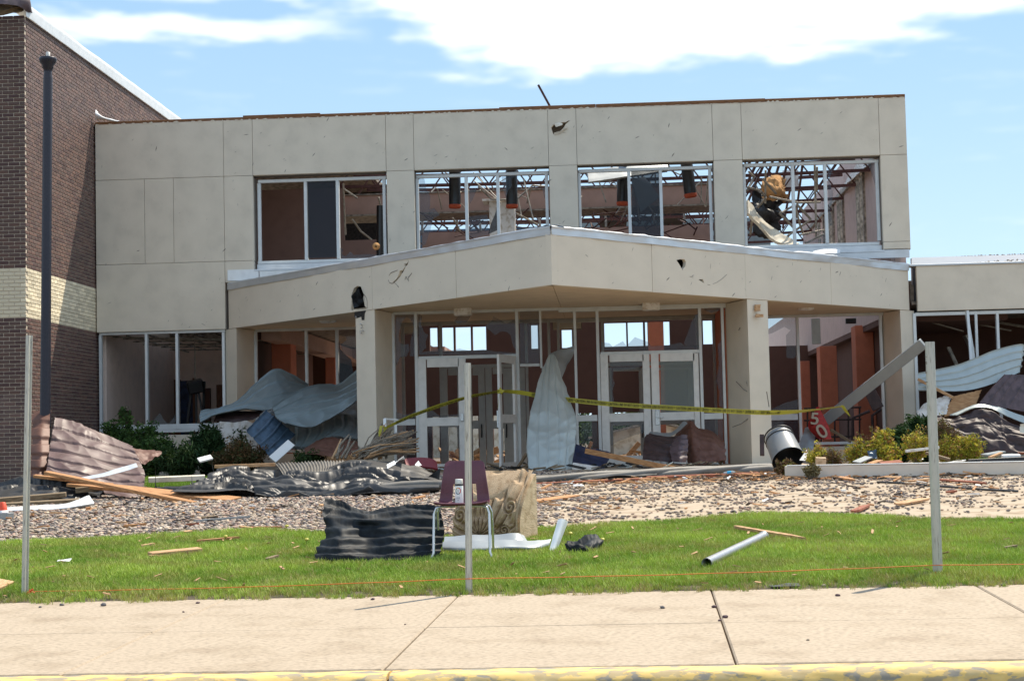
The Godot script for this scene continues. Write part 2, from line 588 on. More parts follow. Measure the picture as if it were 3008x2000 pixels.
	mat("white_paint", L(0.78, 0.76, 0.72), 0.7, 0, dirt, Vector3.ONE * 1.3)
	mat("cream_wall", L(0.70, 0.64, 0.52), 0.8, 0, dirt, Vector3.ONE * 0.5)
	mat("paper", L(0.80, 0.80, 0.78), 0.7)
	mat("grey_plastic", L(0.24, 0.25, 0.255), 0.38, 0, blotch, Vector3.ONE)
	mat("red_cloth", L(0.40, 0.02, 0.015), 0.8, 0, smear, Vector3.ONE * 2)
	mat("red_seat", L(0.16, 0.012, 0.016), 0.6)
	mat("tape_yellow", L(0.38, 0.345, 0.03), 0.5)
	mat("cone_orange", L(0.75, 0.07, 0.02), 0.5)
	mat("cord_orange", L(0.80, 0.17, 0.03), 0.6)
	mat("letter", L(0.34, 0.28, 0.21), 0.8)
	mat("twig", L(0.30, 0.25, 0.19), 0.9, 0, smear, Vector3.ONE * 5)
	mat("twig_dark", L(0.07, 0.05, 0.035), 0.95)
	mat("leaf_dark", L(0.022, 0.045, 0.014), 0.6)
	mat("leaf_mid", L(0.045, 0.085, 0.02), 0.6)
	mat("leaf_gold", L(0.24, 0.23, 0.035), 0.6)
	mat("leaf_dry", L(0.15, 0.085, 0.045), 0.9)
	mat("grass", Color(1, 1, 1), 0.7)
	for k in ["leaf_dark", "leaf_mid", "leaf_gold", "leaf_dry", "grass"]:
		var g: StandardMaterial3D = M[k]
		g.vertex_color_use_as_albedo = true
		g.backlight_enabled = true
		g.backlight = Color(0.55, 0.55, 0.35)
		g.metallic_specular = 0.3
	mat("pebble", Color(1, 1, 1), 0.85, 0, speck, Vector3.ONE * 6)
	(M["pebble"] as StandardMaterial3D).vertex_color_use_as_albedo = true
	mat("pebble_plum", L(0.10, 0.055, 0.06), 0.7, 0, speck, Vector3.ONE * 6)
	mat("pebble_grey", L(0.13, 0.12, 0.125), 0.8, 0, speck, Vector3.ONE * 6)
	mat("pebble_tan", L(0.38, 0.30, 0.22), 0.85, 0, speck, Vector3.ONE * 6)
	var gl := StandardMaterial3D.new()
	gl.resource_name = "glass"
	gl.transparency = BaseMaterial3D.TRANSPARENCY_ALPHA
	gl.albedo_color = L(0.05, 0.065, 0.085, 0.22)
	gl.roughness = 0.05
	gl.metallic_specular = 0.27
	M["glass"] = gl
	(M["black_metal"] as StandardMaterial3D).metallic_specular = 0.3
	var gd: StandardMaterial3D = gl.duplicate()
	gd.resource_name = "tinted_glass"
	gd.albedo_color = L(0.018, 0.024, 0.034, 0.6)
	gd.roughness = 0.08
	M["glass_tint"] = gd
	var gh2: StandardMaterial3D = gl.duplicate()
	gh2.resource_name = "hazy_glass"
	gh2.albedo_color = L(0.20, 0.225, 0.21, 0.6)
	M["glass_haze"] = gh2
	var gp: StandardMaterial3D = gl.duplicate()
	gp.resource_name = "clear_plastic"
	gp.albedo_color = L(0.7, 0.8, 0.85, 0.35)
	M["clear"] = gp

# ---------------------------------------------------------------- camera, sky, sun
var cloud_noise := FastNoiseLite.new()
var wisp_noise := FastNoiseLite.new()

const CLOUD_EDGE := [[-9000, 60], [-3000, -120], [-600, -60], [900, -10], [1120, 40], [1200, 120], [1400, 205], [1600, 238], [1780, 258], [2000, 236], [2230, 202], [2500, 186], [2700, 192], [3008, 150], [3600, 60], [5200, 190], [9000, 60]]

func sky_colour(az: float, el: float) -> Color:
	# az, el in degrees; clear blue with drawn-out high cloud, worked out on a grid of 87.3 steps to the degree
	var t := clampf(el / 90.0, 0.0, 1.0)
	var e := 1.0 - exp(-maxf(el, 0.0) / 15.0)
	var low := Vector3(0.60, 0.76, 0.86)
	var mid := Vector3(0.165, 0.36, 0.60)
	var top := Vector3(0.10, 0.24, 0.50)
	var c := low.lerp(mid, e).lerp(top, t * 0.8)
	c = c * (1.0 + 0.06 * sin(deg_to_rad(az)))
	if el > 0.0:
		var u := 1504.0 + az * 87.3
		var v := 1302.0 - el * 87.3
		var edge := 60.0
		for i in CLOUD_EDGE.size() - 1:
			if u >= CLOUD_EDGE[i][0] and u < CLOUD_EDGE[i + 1][0]:
				edge = lerpf(CLOUD_EDGE[i][1], CLOUD_EDGE[i + 1][1], smoothstep(0.0, 1.0, (u - CLOUD_EDGE[i][0]) / (CLOUD_EDGE[i + 1][0] - CLOUD_EDGE[i][0])))
		var n := cloud_noise.get_noise_2d(az * 1.1, el * 3.2)
		var w := wisp_noise.get_noise_2d(az * 1.2 + el * 1.0, el * 7.0)
		var d := (edge - v) / 105.0 + n * 1.15 + w * 0.65
		var high := clampf((40.0 - el) / 24.0, 0.3, 1.0)
		var broken := clampf(0.9 + 1.3 * cloud_noise.get_noise_2d(az * 0.22 + 90.0, el * 0.6), 0.3, 1.0) if el > 16.0 else 1.0
		var body := smoothstep(-0.25, 1.25, d) * high * lerpf(1.0, broken, clampf((el - 14.0) / 6.0, 0.0, 1.0))
		var streak := 0.0
		var m := clampf((1120.0 - u) / 260.0, 0.0, 1.0)
		if m > 0.0:
			var off := absf(v - 92.0 - 0.02 * (u - 600.0)) / 52.0
			streak = m * smoothstep(0.0, 1.0, 1.05 - off + w * 0.9 + n * 0.6) * 0.62
			streak = maxf(streak, m * smoothstep(0.2, 1.1, 0.9 - absf(v + 6.0) / 40.0 + w * 1.2 + n * 0.5) * 0.35)
		var thin := smoothstep(0.1, 0.9, n * 0.6 + w * 0.9) * 0.10
		var k := clampf(maxf(body, streak) + thin, 0.0, 1.0)
		c = c.lerp(Vector3(0.97, 0.98, 1.0), k)
	return Color(c.x, c.y, c.z)

func make_sky() -> PanoramaSkyMaterial:
	cloud_noise.seed = 4
	cloud_noise.frequency = 0.11
	cloud_noise.fractal_octaves = 5
	wisp_noise.seed = 9
	wisp_noise.frequency = 0.22
	wisp_noise.fractal_octaves = 4
	var w := 1024
	var h := 512
	var im := Image.create(w, h, false, Image.FORMAT_RGBF)
	for j in h:
		var el := 90.0 - (j + 0.5) / h * 180.0
		for i in w:
			var az := (i + 0.5) / w * 360.0 + 3.286
			if el < -1.0:
				im.set_pixel(i, j, Color(0.30, 0.27, 0.22))
			else:
				im.set_pixel(i, j, sky_colour(wrapf(az, -180.0, 180.0), el))
	im.resize(w * 4, h * 4, Image.INTERPOLATE_CUBIC)
	# the same sky worked out finer over the quarter where the cloud edge lies
	for j in range(600, 1030):
		var el := 90.0 - (j + 0.5) / (h * 4) * 180.0
		if el < 0.0:
			break
		for i in range(-420, 340):
			var az := (i + 0.5) / (w * 4) * 360.0 + 3.286
			im.set_pixel(posmod(i, w * 4), j, sky_colour(az, el))
	var s := PanoramaSkyMaterial.new()
	s.panorama = ImageTexture.create_from_image(im)
	return s

func _ready() -> void:
	var cam := Camera3D.new()
	cam.name = "camera"
	cam.position = EYE
	cam.basis = turn
	cam.fov = rad_to_deg(2.0 * atan(340.0 * 2.9375 / FOCAL))
	cam.near = 0.1
	cam.far = 2000.0
	add_child(cam)
	cam.current = true
	var env := Environment.new()
	env.background_mode = Environment.BG_SKY
	env.sky = Sky.new()
	env.sky.sky_material = make_sky()
	env.background_energy_multiplier = 1.0
	env.tonemap_mode = Environment.TONE_MAPPER_LINEAR
	env.tonemap_exposure = 1.5
	env.sdfgi_enabled = true
	env.ssao_enabled = true
	env.ssil_enabled = true
	var we := WorldEnvironment.new()
	we.name = "environment"
	we.environment = env
	add_child(we)
	var sun := DirectionalLight3D.new()
	sun.name = "sun"
	sun.light_energy = 1.5
	sun.light_color = Color(1.0, 0.955, 0.88)
	sun.light_angular_distance = 0.5
	sun.shadow_enabled = true
	add_child(sun)
	sun.look_at_from_position(SUN_FROM * 40.0, Vector3.ZERO)
	noise.seed = 77
	noise.frequency = 0.05
	noise.fractal_octaves = 3
	crease.seed = 13
	crease.frequency = 0.05
	crease.fractal_octaves = 1
	crease.fractal_type = FastNoiseLite.FRACTAL_NONE
	rng.seed = 20
	make_materials()
	build_ground()
	build_brick_building()
	build_school()
	build_interior()
	build_debris()

# ---------------------------------------------------------------- ground
var lawn_edge := []   # far edge of the lawn, left to right, on the ground

func lawn_far(x: float) -> float:
	for i in lawn_edge.size() - 1:
		var a: Vector3 = lawn_edge[i]
		var b: Vector3 = lawn_edge[i + 1]
		if x >= a.x and x <= b.x:
			return lerpf(a.z, b.z, (x - a.x) / (b.x - a.x))
	return 16.2

func strip(st: SurfaceTool, xs: Array, near: Callable, far: Callable, lift: float, rowsn := 24) -> void:
	st.set_smooth_group(1)
	for i in xs.size() - 1:
		for j in rowsn:
			var q := []
			for c in [[i, j], [i, j + 1], [i + 1, j + 1], [i + 1, j]]:
				var x: float = xs[c[0]]
				var z := lerpf(near.call(x), far.call(x), float(c[1]) / rowsn)
				q.append(Vector3(x, gh(z) + lift, z))
			quad(st, q[0], q[1], q[2], q[3])
	st.set_smooth_group(-1)

func pebble_mesh(seed_n: int) -> ArrayMesh:
	var r := RandomNumberGenerator.new()
	r.seed = seed_n
	var st := nb()
	var prof := [[0.0, 0.42], [0.55, 0.33], [0.95, 0.0], [0.6, -0.35], [0.0, -0.42]]
	var ring := []
	for q in prof:
		var row := []
		for k in 7:
			var a := TAU * k / 7.0
			var s := 1.0 + r.randf_range(-0.22, 0.22)
			row.append(Vector3(q[0] * cos(a) * s, q[1] * (1.0 + r.randf_range(-0.2, 0.2)), q[0] * sin(a) * 0.72 * s))
		ring.append(row)
	st.set_smooth_group(2)
	for i in 4:
		for k in 7:
			quad(st, ring[i][k], ring[i + 1][k], ring[i + 1][(k + 1) % 7], ring[i][(k + 1) % 7])
	return fin(st)

func many(called: String, mesh: Mesh, m: Material, xfs: Array, cols: Array, parent: Node = null) -> MultiMeshInstance3D:
	var mm := MultiMesh.new()
	mm.transform_format = MultiMesh.TRANSFORM_3D
	mm.use_colors = cols.size() > 0
	mm.mesh = mesh
	mm.instance_count = xfs.size()
	for i in xfs.size():
		mm.set_instance_transform(i, xfs[i])
		if cols.size() > 0:
			mm.set_instance_color(i, cols[i])
	var o := MultiMeshInstance3D.new()
	o.multimesh = mm
	o.material_override = m
	o.set_meta("kind", "stuff")
	if parent:
		o.name = called
		parent.add_child(o, true)
	else:
		o.name = numbered(called)
		add_child(o)
	return o

# what nobody could count, as one object
func mass(called: String, label: String) -> Node3D:
	var o := Node3D.new()
	o.name = numbered(called)
	add_child(o)
	o.set_meta("kind", "stuff")
	o.set_meta("label", label)
	return o

func build_ground() -> void:
	for q in [[-900, 1660], [0, 1600], [380, 1580], [765, 1562], [1100, 1572], [1400, 1585], [1563, 1560], [1913, 1537], [2200, 1516], [2360, 1512], [2700, 1526], [3008, 1530], [4200, 1530]]:
		lawn_edge.append(G(q[0], q[1]))
	# one sheet to the horizon
	var st := nb()
	st.set_smooth_group(1)
	var zs := [600.0, 120.0, 40.0, 26.2, 25.8]
	for i in zs.size() - 1:
		quad(st, Vector3(-600, -0.24, zs[i]), Vector3(-600, -0.24, zs[i + 1]), Vector3(600, -0.24, zs[i + 1]), Vector3(600, -0.24, zs[i]))
	struct("road", fin(st), M["road"])
	st = nb()
	st.set_smooth_group(1)
	zs = [25.6, 22.2, 19.0, 15.0, 11.0, 8.0, 5.8, 0.0, -60.0, -600.0]
	for i in zs.size() - 1:
		var a: float = gh(minf(zs[i], 22.2)) - 0.16 if zs[i] > 22.0 else gh(zs[i]) - 0.03
		var b: float = gh(minf(zs[i + 1], 22.2)) - 0.16 if zs[i + 1] > 22.0 else gh(zs[i + 1]) - 0.03
		quad(st, Vector3(-600, a, zs[i]), Vector3(-600, b, zs[i + 1]), Vector3(600, b, zs[i + 1]), Vector3(600, a, zs[i]))
	struct("ground", fin(st), M["dirt"])
	# kerb, cast in lengths
	var kerb := Node3D.new()
	kerb.name = "kerb"
	add_child(kerb)
	kerb.set_meta("kind", "structure")
	var prof := [Vector2(25.30, -0.07), Vector2(25.36, -0.058)]
	for k in 7:
		var a := PI / 2 * k / 6.0
		prof.append(Vector2(25.46 + 0.075 * sin(a), -0.133 + 0.075 * cos(a)))
	prof.append(Vector2(25.56, -0.23))
	prof.append(Vector2(25.60, -0.27))
	prof.append(Vector2(26.1, -0.245))
	var kj := P_at_y(1155, 1965, -0.06).x
	for k in range(-4, 4):
		var x0 := kj + k * 3.05 + 0.006
		var x1 := kj + (k + 1) * 3.05 - 0.006
		st = nb()
		st.set_smooth_group(1)
		var n := 30
		for i in prof.size() - 1:
			for s in n:
				var xa := lerpf(x0, x1, float(s) / n)
				var xb := lerpf(x0, x1, float(s + 1) / n)
				var q := []
				for c in [[xa, i], [xa, i + 1], [xb, i + 1], [xb, i]]:
					var d := 0.007 * noise.get_noise_2d(c[0] * 90.0, c[1] * 9.0)
					q.append(Vector3(c[0], prof[c[1]].y + d, prof[c[1]].x + d))
				quad(st, q[0], q[1], q[2], q[3])
		for x in [x0, x1]:
			for i in prof.size() - 2:
				tri(st, Vector3(x, -0.3, 25.3), Vector3(x, prof[i].y, prof[i].x), Vector3(x, prof[i + 1].y, prof[i + 1].x))
		obj("kerb_length", fin(st), M["kerb"], kerb)
	# pavement slabs
	var walk := Node3D.new()
	walk.name = "sidewalk"
	add_child(walk)
	walk.set_meta("kind", "structure")
	var jx := [G(645, 1768).x, G(1345, 1748).x, G(2088, 1730).x, G(2862, 1716).x]
	var xs := [jx[0] - 4.98, jx[0] - 3.32, jx[0] - 1.66, jx[0], jx[1], jx[2], jx[3], jx[3] + 1.66, jx[3] + 3.32]
	var zrow := [22.12, 23.78, 25.295]
	for i in xs.size() - 1:
		for j in 2:
			var z0: float = zrow[j] + 0.004
			var z1: float = zrow[j + 1] - 0.004
			var gap := 0.0045
			var c := Vector3((xs[i] + xs[i + 1]) / 2, gh((z0 + z1) / 2) - 0.05 + rng.randf_range(-0.002, 0.002), (z0 + z1) / 2)
			st = nb()
			c.x -= (c.z - 22.15) * 0.022
			bx(st, Transform3D(Basis(Vector3.RIGHT, Vector3(0, 1, 0), Vector3(-0.022, -0.02, 1)), c), Vector3(xs[i + 1] - xs[i] - gap * 2, 0.1, z1 - z0), 0.008)
			obj("concrete_slab", fin(st), M["concrete_walk"], walk)
	# grit and dust in the joints
	var lx := []
	for k in 90:
		lx.append(-16.0 + k * 0.36)
	st = nb()
	strip(st, lx, func(_x): return 22.12, lawn_far, 0.0)
	struct("lawn_soil", fin(st), M["soil"])
	# concrete forecourt and path
	st = nb()
	var px := []
	for k in 60:
		px.append(-2.2 + k * 0.4)
	strip(st, px, func(x): return lawn_far(x) + 0.12, func(_x): return 5.5, -0.006, 20)
	struct("path", fin(st), M["path"])
	# forecourt under the canopy
	st = nb()
	box(st, Vector3(-5.2, 0.40, 2.2), Vector3(3.2, 0.534, 5.9), 0.004)
	struct("entrance_pavement", fin(st), M["path"])
	# pebbles: a deep bed on the left, a scatter over the path
	var kinds := [pebble_mesh(1), pebble_mesh(2), pebble_mesh(3)]
	var xfs := [[], [], []]
	var cols := [[], [], []]
	var tones := [Vector3(0.40, 0.31, 0.22), Vector3(0.29, 0.23, 0.175), Vector3(0.17, 0.14, 0.125), Vector3(0.10, 0.085, 0.085), Vector3(0.42, 0.35, 0.28), Vector3(0.26, 0.17, 0.13)]
	for n in 46000:
		var z := 6.0 + 11.5 * rng.randf()
		var x := rng.randf_range(-12.0, 0.6)
		if z > lawn_far(x) - 0.02:
			continue
		var lim := -1.5 + 1.2 * noise.get_noise_2d(z * 30.0, 3.0)
		if x > lim and rng.randf() < clampf((x - lim) / 1.3, 0.0, 1.0):
			continue
		var s := 0.017 + 0.02 * rng.randf() * rng.randf()
		s += 0.006
		var k := rng.randi() % 3
		var y := gh(z) - 0.008 + s * 0.25 + rng.randf() * 0.014
		xfs[k].append(Transform3D(Basis.from_euler(Vector3(rng.randf_range(-0.5, 0.5), rng.randf() * TAU, rng.randf_range(-0.5, 0.5))).scaled(Vector3(s, s * 0.85, s)), Vector3(x, y, z)))
		var t: Vector3 = tones[rng.randi() % 6] * rng.randf_range(1.0, 1.75)
		cols[k].append(Color(t.x, t.y, t.z))
	var bed := mass("gravel_bed", "dense bed of grey and tan river pebbles left of the stone block")
	for k in 3:
		many("pebbles", kinds[k], M["pebble"], xfs[k], cols[k], bed)
	xfs = [[], [], []]
	cols = [[], [], []]
	for n in 30000:
		var z := 7.0 + 9.5 * rng.randf()
		var x := rng.randf_range(-2.2, 9.0)
		if z > lawn_far(x) + 0.05:
			continue
		var d := noise.get_noise_2d(x * 22.0, z * 40.0) + 0.6 * noise.get_noise_2d(x * 70.0 + 50.0, z * 110.0) + 0.04 - 0.07 * (z - 11.0) - 0.02 * x
		if d < 0.06 and rng.randf() > 0.08:
			continue
		var s := 0.012 + 0.024 * rng.randf() * rng.randf() + 0.004
		var k := rng.randi() % 3
		xfs[k].append(Transform3D(Basis.from_euler(Vector3(rng.randf_range(-0.3, 0.3), rng.randf() * TAU, rng.randf_range(-0.3, 0.3))).scaled(Vector3(s, s * 0.75, s)), Vector3(x, gh(z) + s * 0.25, z)))
		var t: Vector3 = tones[[1, 2, 2, 3, 3, 0, 5][rng.randi() % 7]] * rng.randf_range(0.85, 1.6)
		cols[k].append(Color(t.x, t.y, t.z))
	var strewn := mass("scattered_pebbles", "grey pebbles strewn over the tan concrete path")
	for k in 3:
		many("pebbles", kinds[k], M["pebble"], xfs[k], cols[k], strewn)
	# grass
	var tufts := []
	for k in 4:
		var r := RandomNumberGenerator.new()
		r.seed = 50 + k
		st = nb()
		for b in 9:
			var a := r.randf() * TAU
			var o := Vector3(r.randf_range(-0.025, 0.025), -0.01, r.randf_range(-0.025, 0.025))
			var h := r.randf_range(0.035, 0.068)
			var lean := Vector3(cos(a), 0, sin(a)) * h * r.randf_range(0.15, 0.75)
			var w := Vector3(-sin(a), 0, cos(a)) * r.randf_range(0.0016, 0.0028)
			var m := o + Vector3.UP * h * 0.6 + lean * 0.4
			var t := o + Vector3.UP * h + lean
			st.set_color(Color(1, 1, 1) * r.randf_range(0.75, 1.2))
			quad(st, o - w, m - w * 0.8, m + w * 0.8, o + w)
			tri(st, m - w * 0.8, t, m + w * 0.8)
		tufts.append(fin(st))
	var gx := [[], [], [], []]
	var gc := [[], [], [], []]
	for n in 230000:
		var x := rng.randf_range(-9.5, 9.0)
		var z := rng.randf_range(15.0, 22.35)
		var far := lawn_far(x)
		var jitter := 0.05 * noise.get_noise_2d(x * 160.0, 0.0) + 0.03 * noise.get_noise_2d(x * 500.0, 0.0)
		var near := 22.22 + 0.15 * noise.get_noise_2d(x * 60.0, 8.0) + jitter
		if z < far + jitter or z > near:
			continue
		if absf(x) > 2.6 + (33.3 - z) * 0.42:
			continue
		var edge := clampf((z - (near - 0.5)) / 0.5, 0.0, 1.0)
		if rng.randf() < edge * 0.45:
			continue
		var v := noise.get_noise_2d(x * 14.0, z * 14.0)
		var v2 := noise.get_noise_2d(x * 60.0 + 300.0, z * 60.0)
		if v2 < -0.36 and rng.randf() < 0.6:
			continue
		if noise.get_noise_2d(x * 90.0 + 40.0, z * 90.0) > 0.30 and edge > 0.2:
			continue
		var sc := rng.randf_range(0.75, 1.2) * (1.0 + 0.35 * v) * (1.0 - 0.35 * edge)
		var k := rng.randi() % 4
		gx[k].append(Transform3D(Basis.from_euler(Vector3(rng.randf_range(-0.25, 0.25), rng.randf() * TAU, rng.randf_range(-0.25, 0.25))).scaled(Vector3.ONE * sc), Vector3(x, gh(z), z)))
		var c := Vector3(0.195, 0.33, 0.04).lerp(Vector3(0.41, 0.535, 0.10), clampf(0.5 + v + rng.randf_range(-0.4, 0.4), 0.0, 1.0))
		c = c.lerp(Vector3(0.36, 0.34, 0.11), clampf(noise.get_noise_2d(x * 26.0 + 700.0, z * 26.0) * 1.3 + 0.05, 0.0, 0.5))
		if rng.randf() < 0.10 + edge * 0.5 + clampf(-v2 * 0.25, 0.0, 0.3):
			c = c.lerp(Vector3(0.42, 0.34, 0.16), rng.randf_range(0.4, 1.0))
		gc[k].append(Color(c.x, c.y, c.z))
	var lawn := mass("grass", "bright green mown lawn between the sidewalk and the gravel")
	for k in 4:
		many("blades", tufts[k], M["grass"], gx[k], gc[k], lawn)

	st = nb()
	for n in 260:
		var z := rng.randf_range(16.0, 22.1)
		var x := rng.randf_range(-7.5, 6.5)
		if z < lawn_far(x):
			continue
		bx(st, Transform3D(Basis.from_euler(Vector3(rng.randf_range(-0.4, 0.4), rng.randf() * TAU, rng.randf_range(-0.4, 0.4))), Vector3(x, gh(z) + 0.035 + rng.randf() * 0.02, z)), Vector3(rng.randf_range(0.01, 0.09), 0.005, rng.randf_range(0.006, 0.022)), 0.0)
	var litter := obj("lawn_litter", fin(st), M["wood_pale"])
	litter.set_meta("kind", "stuff")

# ---------------------------------------------------------------- brick building on the left
var corner_x := 0.0
var school: Node3D

func brick_mesh(l: float, h: float, d: float) -> ArrayMesh:
	var st := nb()
	bx(st, Transform3D(), Vector3(l, h, d), 0.005)
	return fin(st)

func build_brick_building() -> void:
	corner_x = P(279, 800, 0).x
	var near := P_at_x(73.7, 500, corner_x)
	var zf := near.z
	var top := P_at_x(73.7, 47, corner_x).y
	var far_z := -14.0
	var b := thing("brick_building", "tall dark brown brick building with cream brick band at the left edge", "building", Vector3(corner_x, gh(zf), zf))
	var st := nb()
	box(st, Vector3(corner_x - 9.0, -0.2, far_z), Vector3(corner_x - 0.008, top - 0.02, zf - 0.008), 0.0)
	obj("wall", fin(st), M["mortar"], b)
	var course := 0.0672
	var band1: float = P_at_x(73.7, 789.7, corner_x).y
	var n0 := int(ceil((top - 0.3) / course)) + 3
	var band_lo := P_at_x(73.7, 929.5, corner_x).y
	var meshes := [brick_mesh(0.192, 0.057, 0.03), brick_mesh(0.192, 0.0565, 0.032), brick_mesh(0.19, 0.057, 0.028)]
	var half := brick_mesh(0.09, 0.057, 0.03)
	var singles := 0
	var xf_far := []
	var col_far := []
	for c in n0:
		var y := top - 0.035 - course * c
		if y < 0.35:
			break
		var cream := y < band1 and y > band_lo
		# front face, facing the street
		for k in 4:
			var x := corner_x - 0.10 - 0.2025 * k - (0.10 if c % 2 == 1 else 0.0)
			var kind: String = "brick_cream" if cream else ["brick", "brick", "brick_red", "brick_dark"][rng.randi() % 4]
			if k < 3 and singles < 299:
				singles += 1
				obj("brick", meshes[rng.randi() % 3], M[kind], b).position += Vector3(x, y, zf - 0.012 + rng.randf_range(-0.0015, 0.0015))
			else:
				xf_far.append(Transform3D(Basis(), Vector3(x, y, zf - 0.012)))
				col_far.append(tone(kind))
		if c % 2 == 1:
			xf_far.append(Transform3D(Basis().scaled(Vector3(0.47, 1, 1)), Vector3(corner_x - 0.048, y, zf - 0.0125)))
			col_far.append(tone("brick_cream" if cream else "brick"))
		# side face, running back past the school wall
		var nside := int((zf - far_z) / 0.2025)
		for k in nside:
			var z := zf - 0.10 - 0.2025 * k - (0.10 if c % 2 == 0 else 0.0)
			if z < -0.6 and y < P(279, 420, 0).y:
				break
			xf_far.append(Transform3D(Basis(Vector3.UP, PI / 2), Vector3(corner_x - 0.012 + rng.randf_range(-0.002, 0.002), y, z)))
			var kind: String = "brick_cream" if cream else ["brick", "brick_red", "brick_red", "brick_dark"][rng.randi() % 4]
			col_far.append(tone(kind) * 1.3)  # side bricks lightened: sun on this face put into the colour
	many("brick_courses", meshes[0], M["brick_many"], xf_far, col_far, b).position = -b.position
	# white metal coping, bent up where the roof tore off
	var grid := []
	for q in [[corner_x + 0.05, top - 0.03], [corner_x + 0.055, top + 0.08], [corner_x + 0.05, top + 0.20], [corner_x - 0.05, top + 0.215], [corner_x - 0.35, top + 0.20]]:
		var row := []
		for k in 9:
			var z := lerpf(zf + 0.03, far_z, k / 8.0)
			row.append(Vector3(q[0], q[1], z))
		grid.append(row)
	st = nb()
	sheet(st, grid, {"nu": 50, "nv": 12, "dent": 0.012, "scale": 0.6, "thick": 0.01, "seed": 3})
	obj("coping", fin(st), M["white_metal"], b)
	# torn roof edge over the street face
	st = nb()
	sheet(st, rows([[[-90, 62, zf - 0.1], [20, 44, zf + 0.05], [70, 32, zf + 0.02]], [[-90, 20, zf - 0.2], [30, 18, zf + 0.1], [74, 10, zf - 0.1]], [[-90, -30, zf - 0.5], [30, -20, zf - 0.2], [70, -20, zf - 0.3]]]), {"nu": 26, "nv": 18, "dent": 0.05, "fold": 0.06, "scale": 3.0, "ragged": 0.05, "seed": 8})
	obj("torn_roofing", fin(st), M["wood_grey"], b)
	st = nb()
	sheet(st, rows([[[-90, 12, zf + 0.25], [20, 14, zf + 0.3], [60, 22, zf + 0.2], [80, 38, zf]], [[-90, -10, zf + 0.2], [30, -6, zf + 0.2], [80, 0, zf + 0.1], [97, 39, zf - 0.1]], [[-90, -40, zf], [30, -40, zf], [80, -30, zf], [92, 30, zf - 0.4]]]), {"nu": 26, "nv": 16, "dent": 0.02, "scale": 2.0, "seed": 12})
	obj("bent_roof_flap", fin(st), M["sheet_plum"], b)

func tone(kind: String) -> Color:
	var c: Color = (M[kind] as StandardMaterial3D).albedo_color.srgb_to_linear()
	var f := rng.randf_range(0.82, 1.25)
	return Color(c.r * f, c.g * f, c.b * f)

# ---------------------------------------------------------------- the school
const GLASS_Z := 2.9
const BAY_Z := -0.5
var y_soffit := 0.0
var y_fascia := 0.0
var y_roof := 0.0
var wing_a := Vector3.ZERO
var wing_p := Vector3.ZERO
var wing_b := Vector3.ZERO

func rect2(x0, y0, x1, y1) -> PackedVector2Array:
	return PackedVector2Array([Vector2(x0, y0), Vector2(x1, y0), Vector2(x1, y1), Vector2(x0, y1)])

# a polygon measured on an upright plane through a with normal n, in that plane's own (along, up)
func on_panel(pts: Array, xf: Transform3D) -> PackedVector2Array:
	var out := PackedVector2Array()
	for q in pts:
		var w := xf.affine_inverse() * P_plane(q[0], q[1], xf.origin, xf.basis.z)
		out.append(Vector2(w.x, w.y))
	return out

func crumbs(st: SurfaceTool, xf: Transform3D, n: int, w: float, h0: float, h1: float, seed_n: int) -> void:
	var r := RandomNumberGenerator.new()
	r.seed = seed_n
	for i in n:
		var c := Vector2(r.randf() * w, lerpf(h0, h1, r.randf()))
		var l := 0.008 + 0.05 * pow(r.randf(), 4.0)
		var a := r.randf_range(0.3, 1.5) if r.randf() < 0.75 else r.randf() * PI
		var d := Vector2(cos(a), sin(a)) * l
		var p := Vector2(-d.y, d.x) * r.randf_range(0.06, 0.22) + Vector2(0.0012, 0.0012)
		var poly := PackedVector2Array([c - d, c - d * 0.3 + p, c + d * r.randf_range(0.2, 0.5) + p * 0.7, c + d, c + d * 0.2 - p * 0.8])
		if Geometry2D.triangulate_polygon(poly).is_empty():
			continue
		prism(st, poly, 0.004, xf * Transform3D(Basis(), Vector3(0, 0, 0.0015)))

func window_frame(st: SurfaceTool, l, r, tl, tr, bl, br, z, bars: Array, w := 9.0) -> void:
	var tm = (tl + tr) / 2.0
	var bm = (bl + br) / 2.0
	pbox(st, l, tm, r, tm + w, z, 0.09)
	pbox(st, l, bm - w, r, bm, z, 0.09)
	pbox(st, l, tl + w, l + w, bl - w, z, 0.09)
	pbox(st, r - w, tr + w, r, br - w, z, 0.09)
	for b in bars:
		var t = (b - l) / float(r - l)
		pbox(st, b - w * 0.5, lerpf(tl, tr, t) + w, b + w * 0.5, lerpf(bl, br, t) - w, z + 0.012, 0.11)

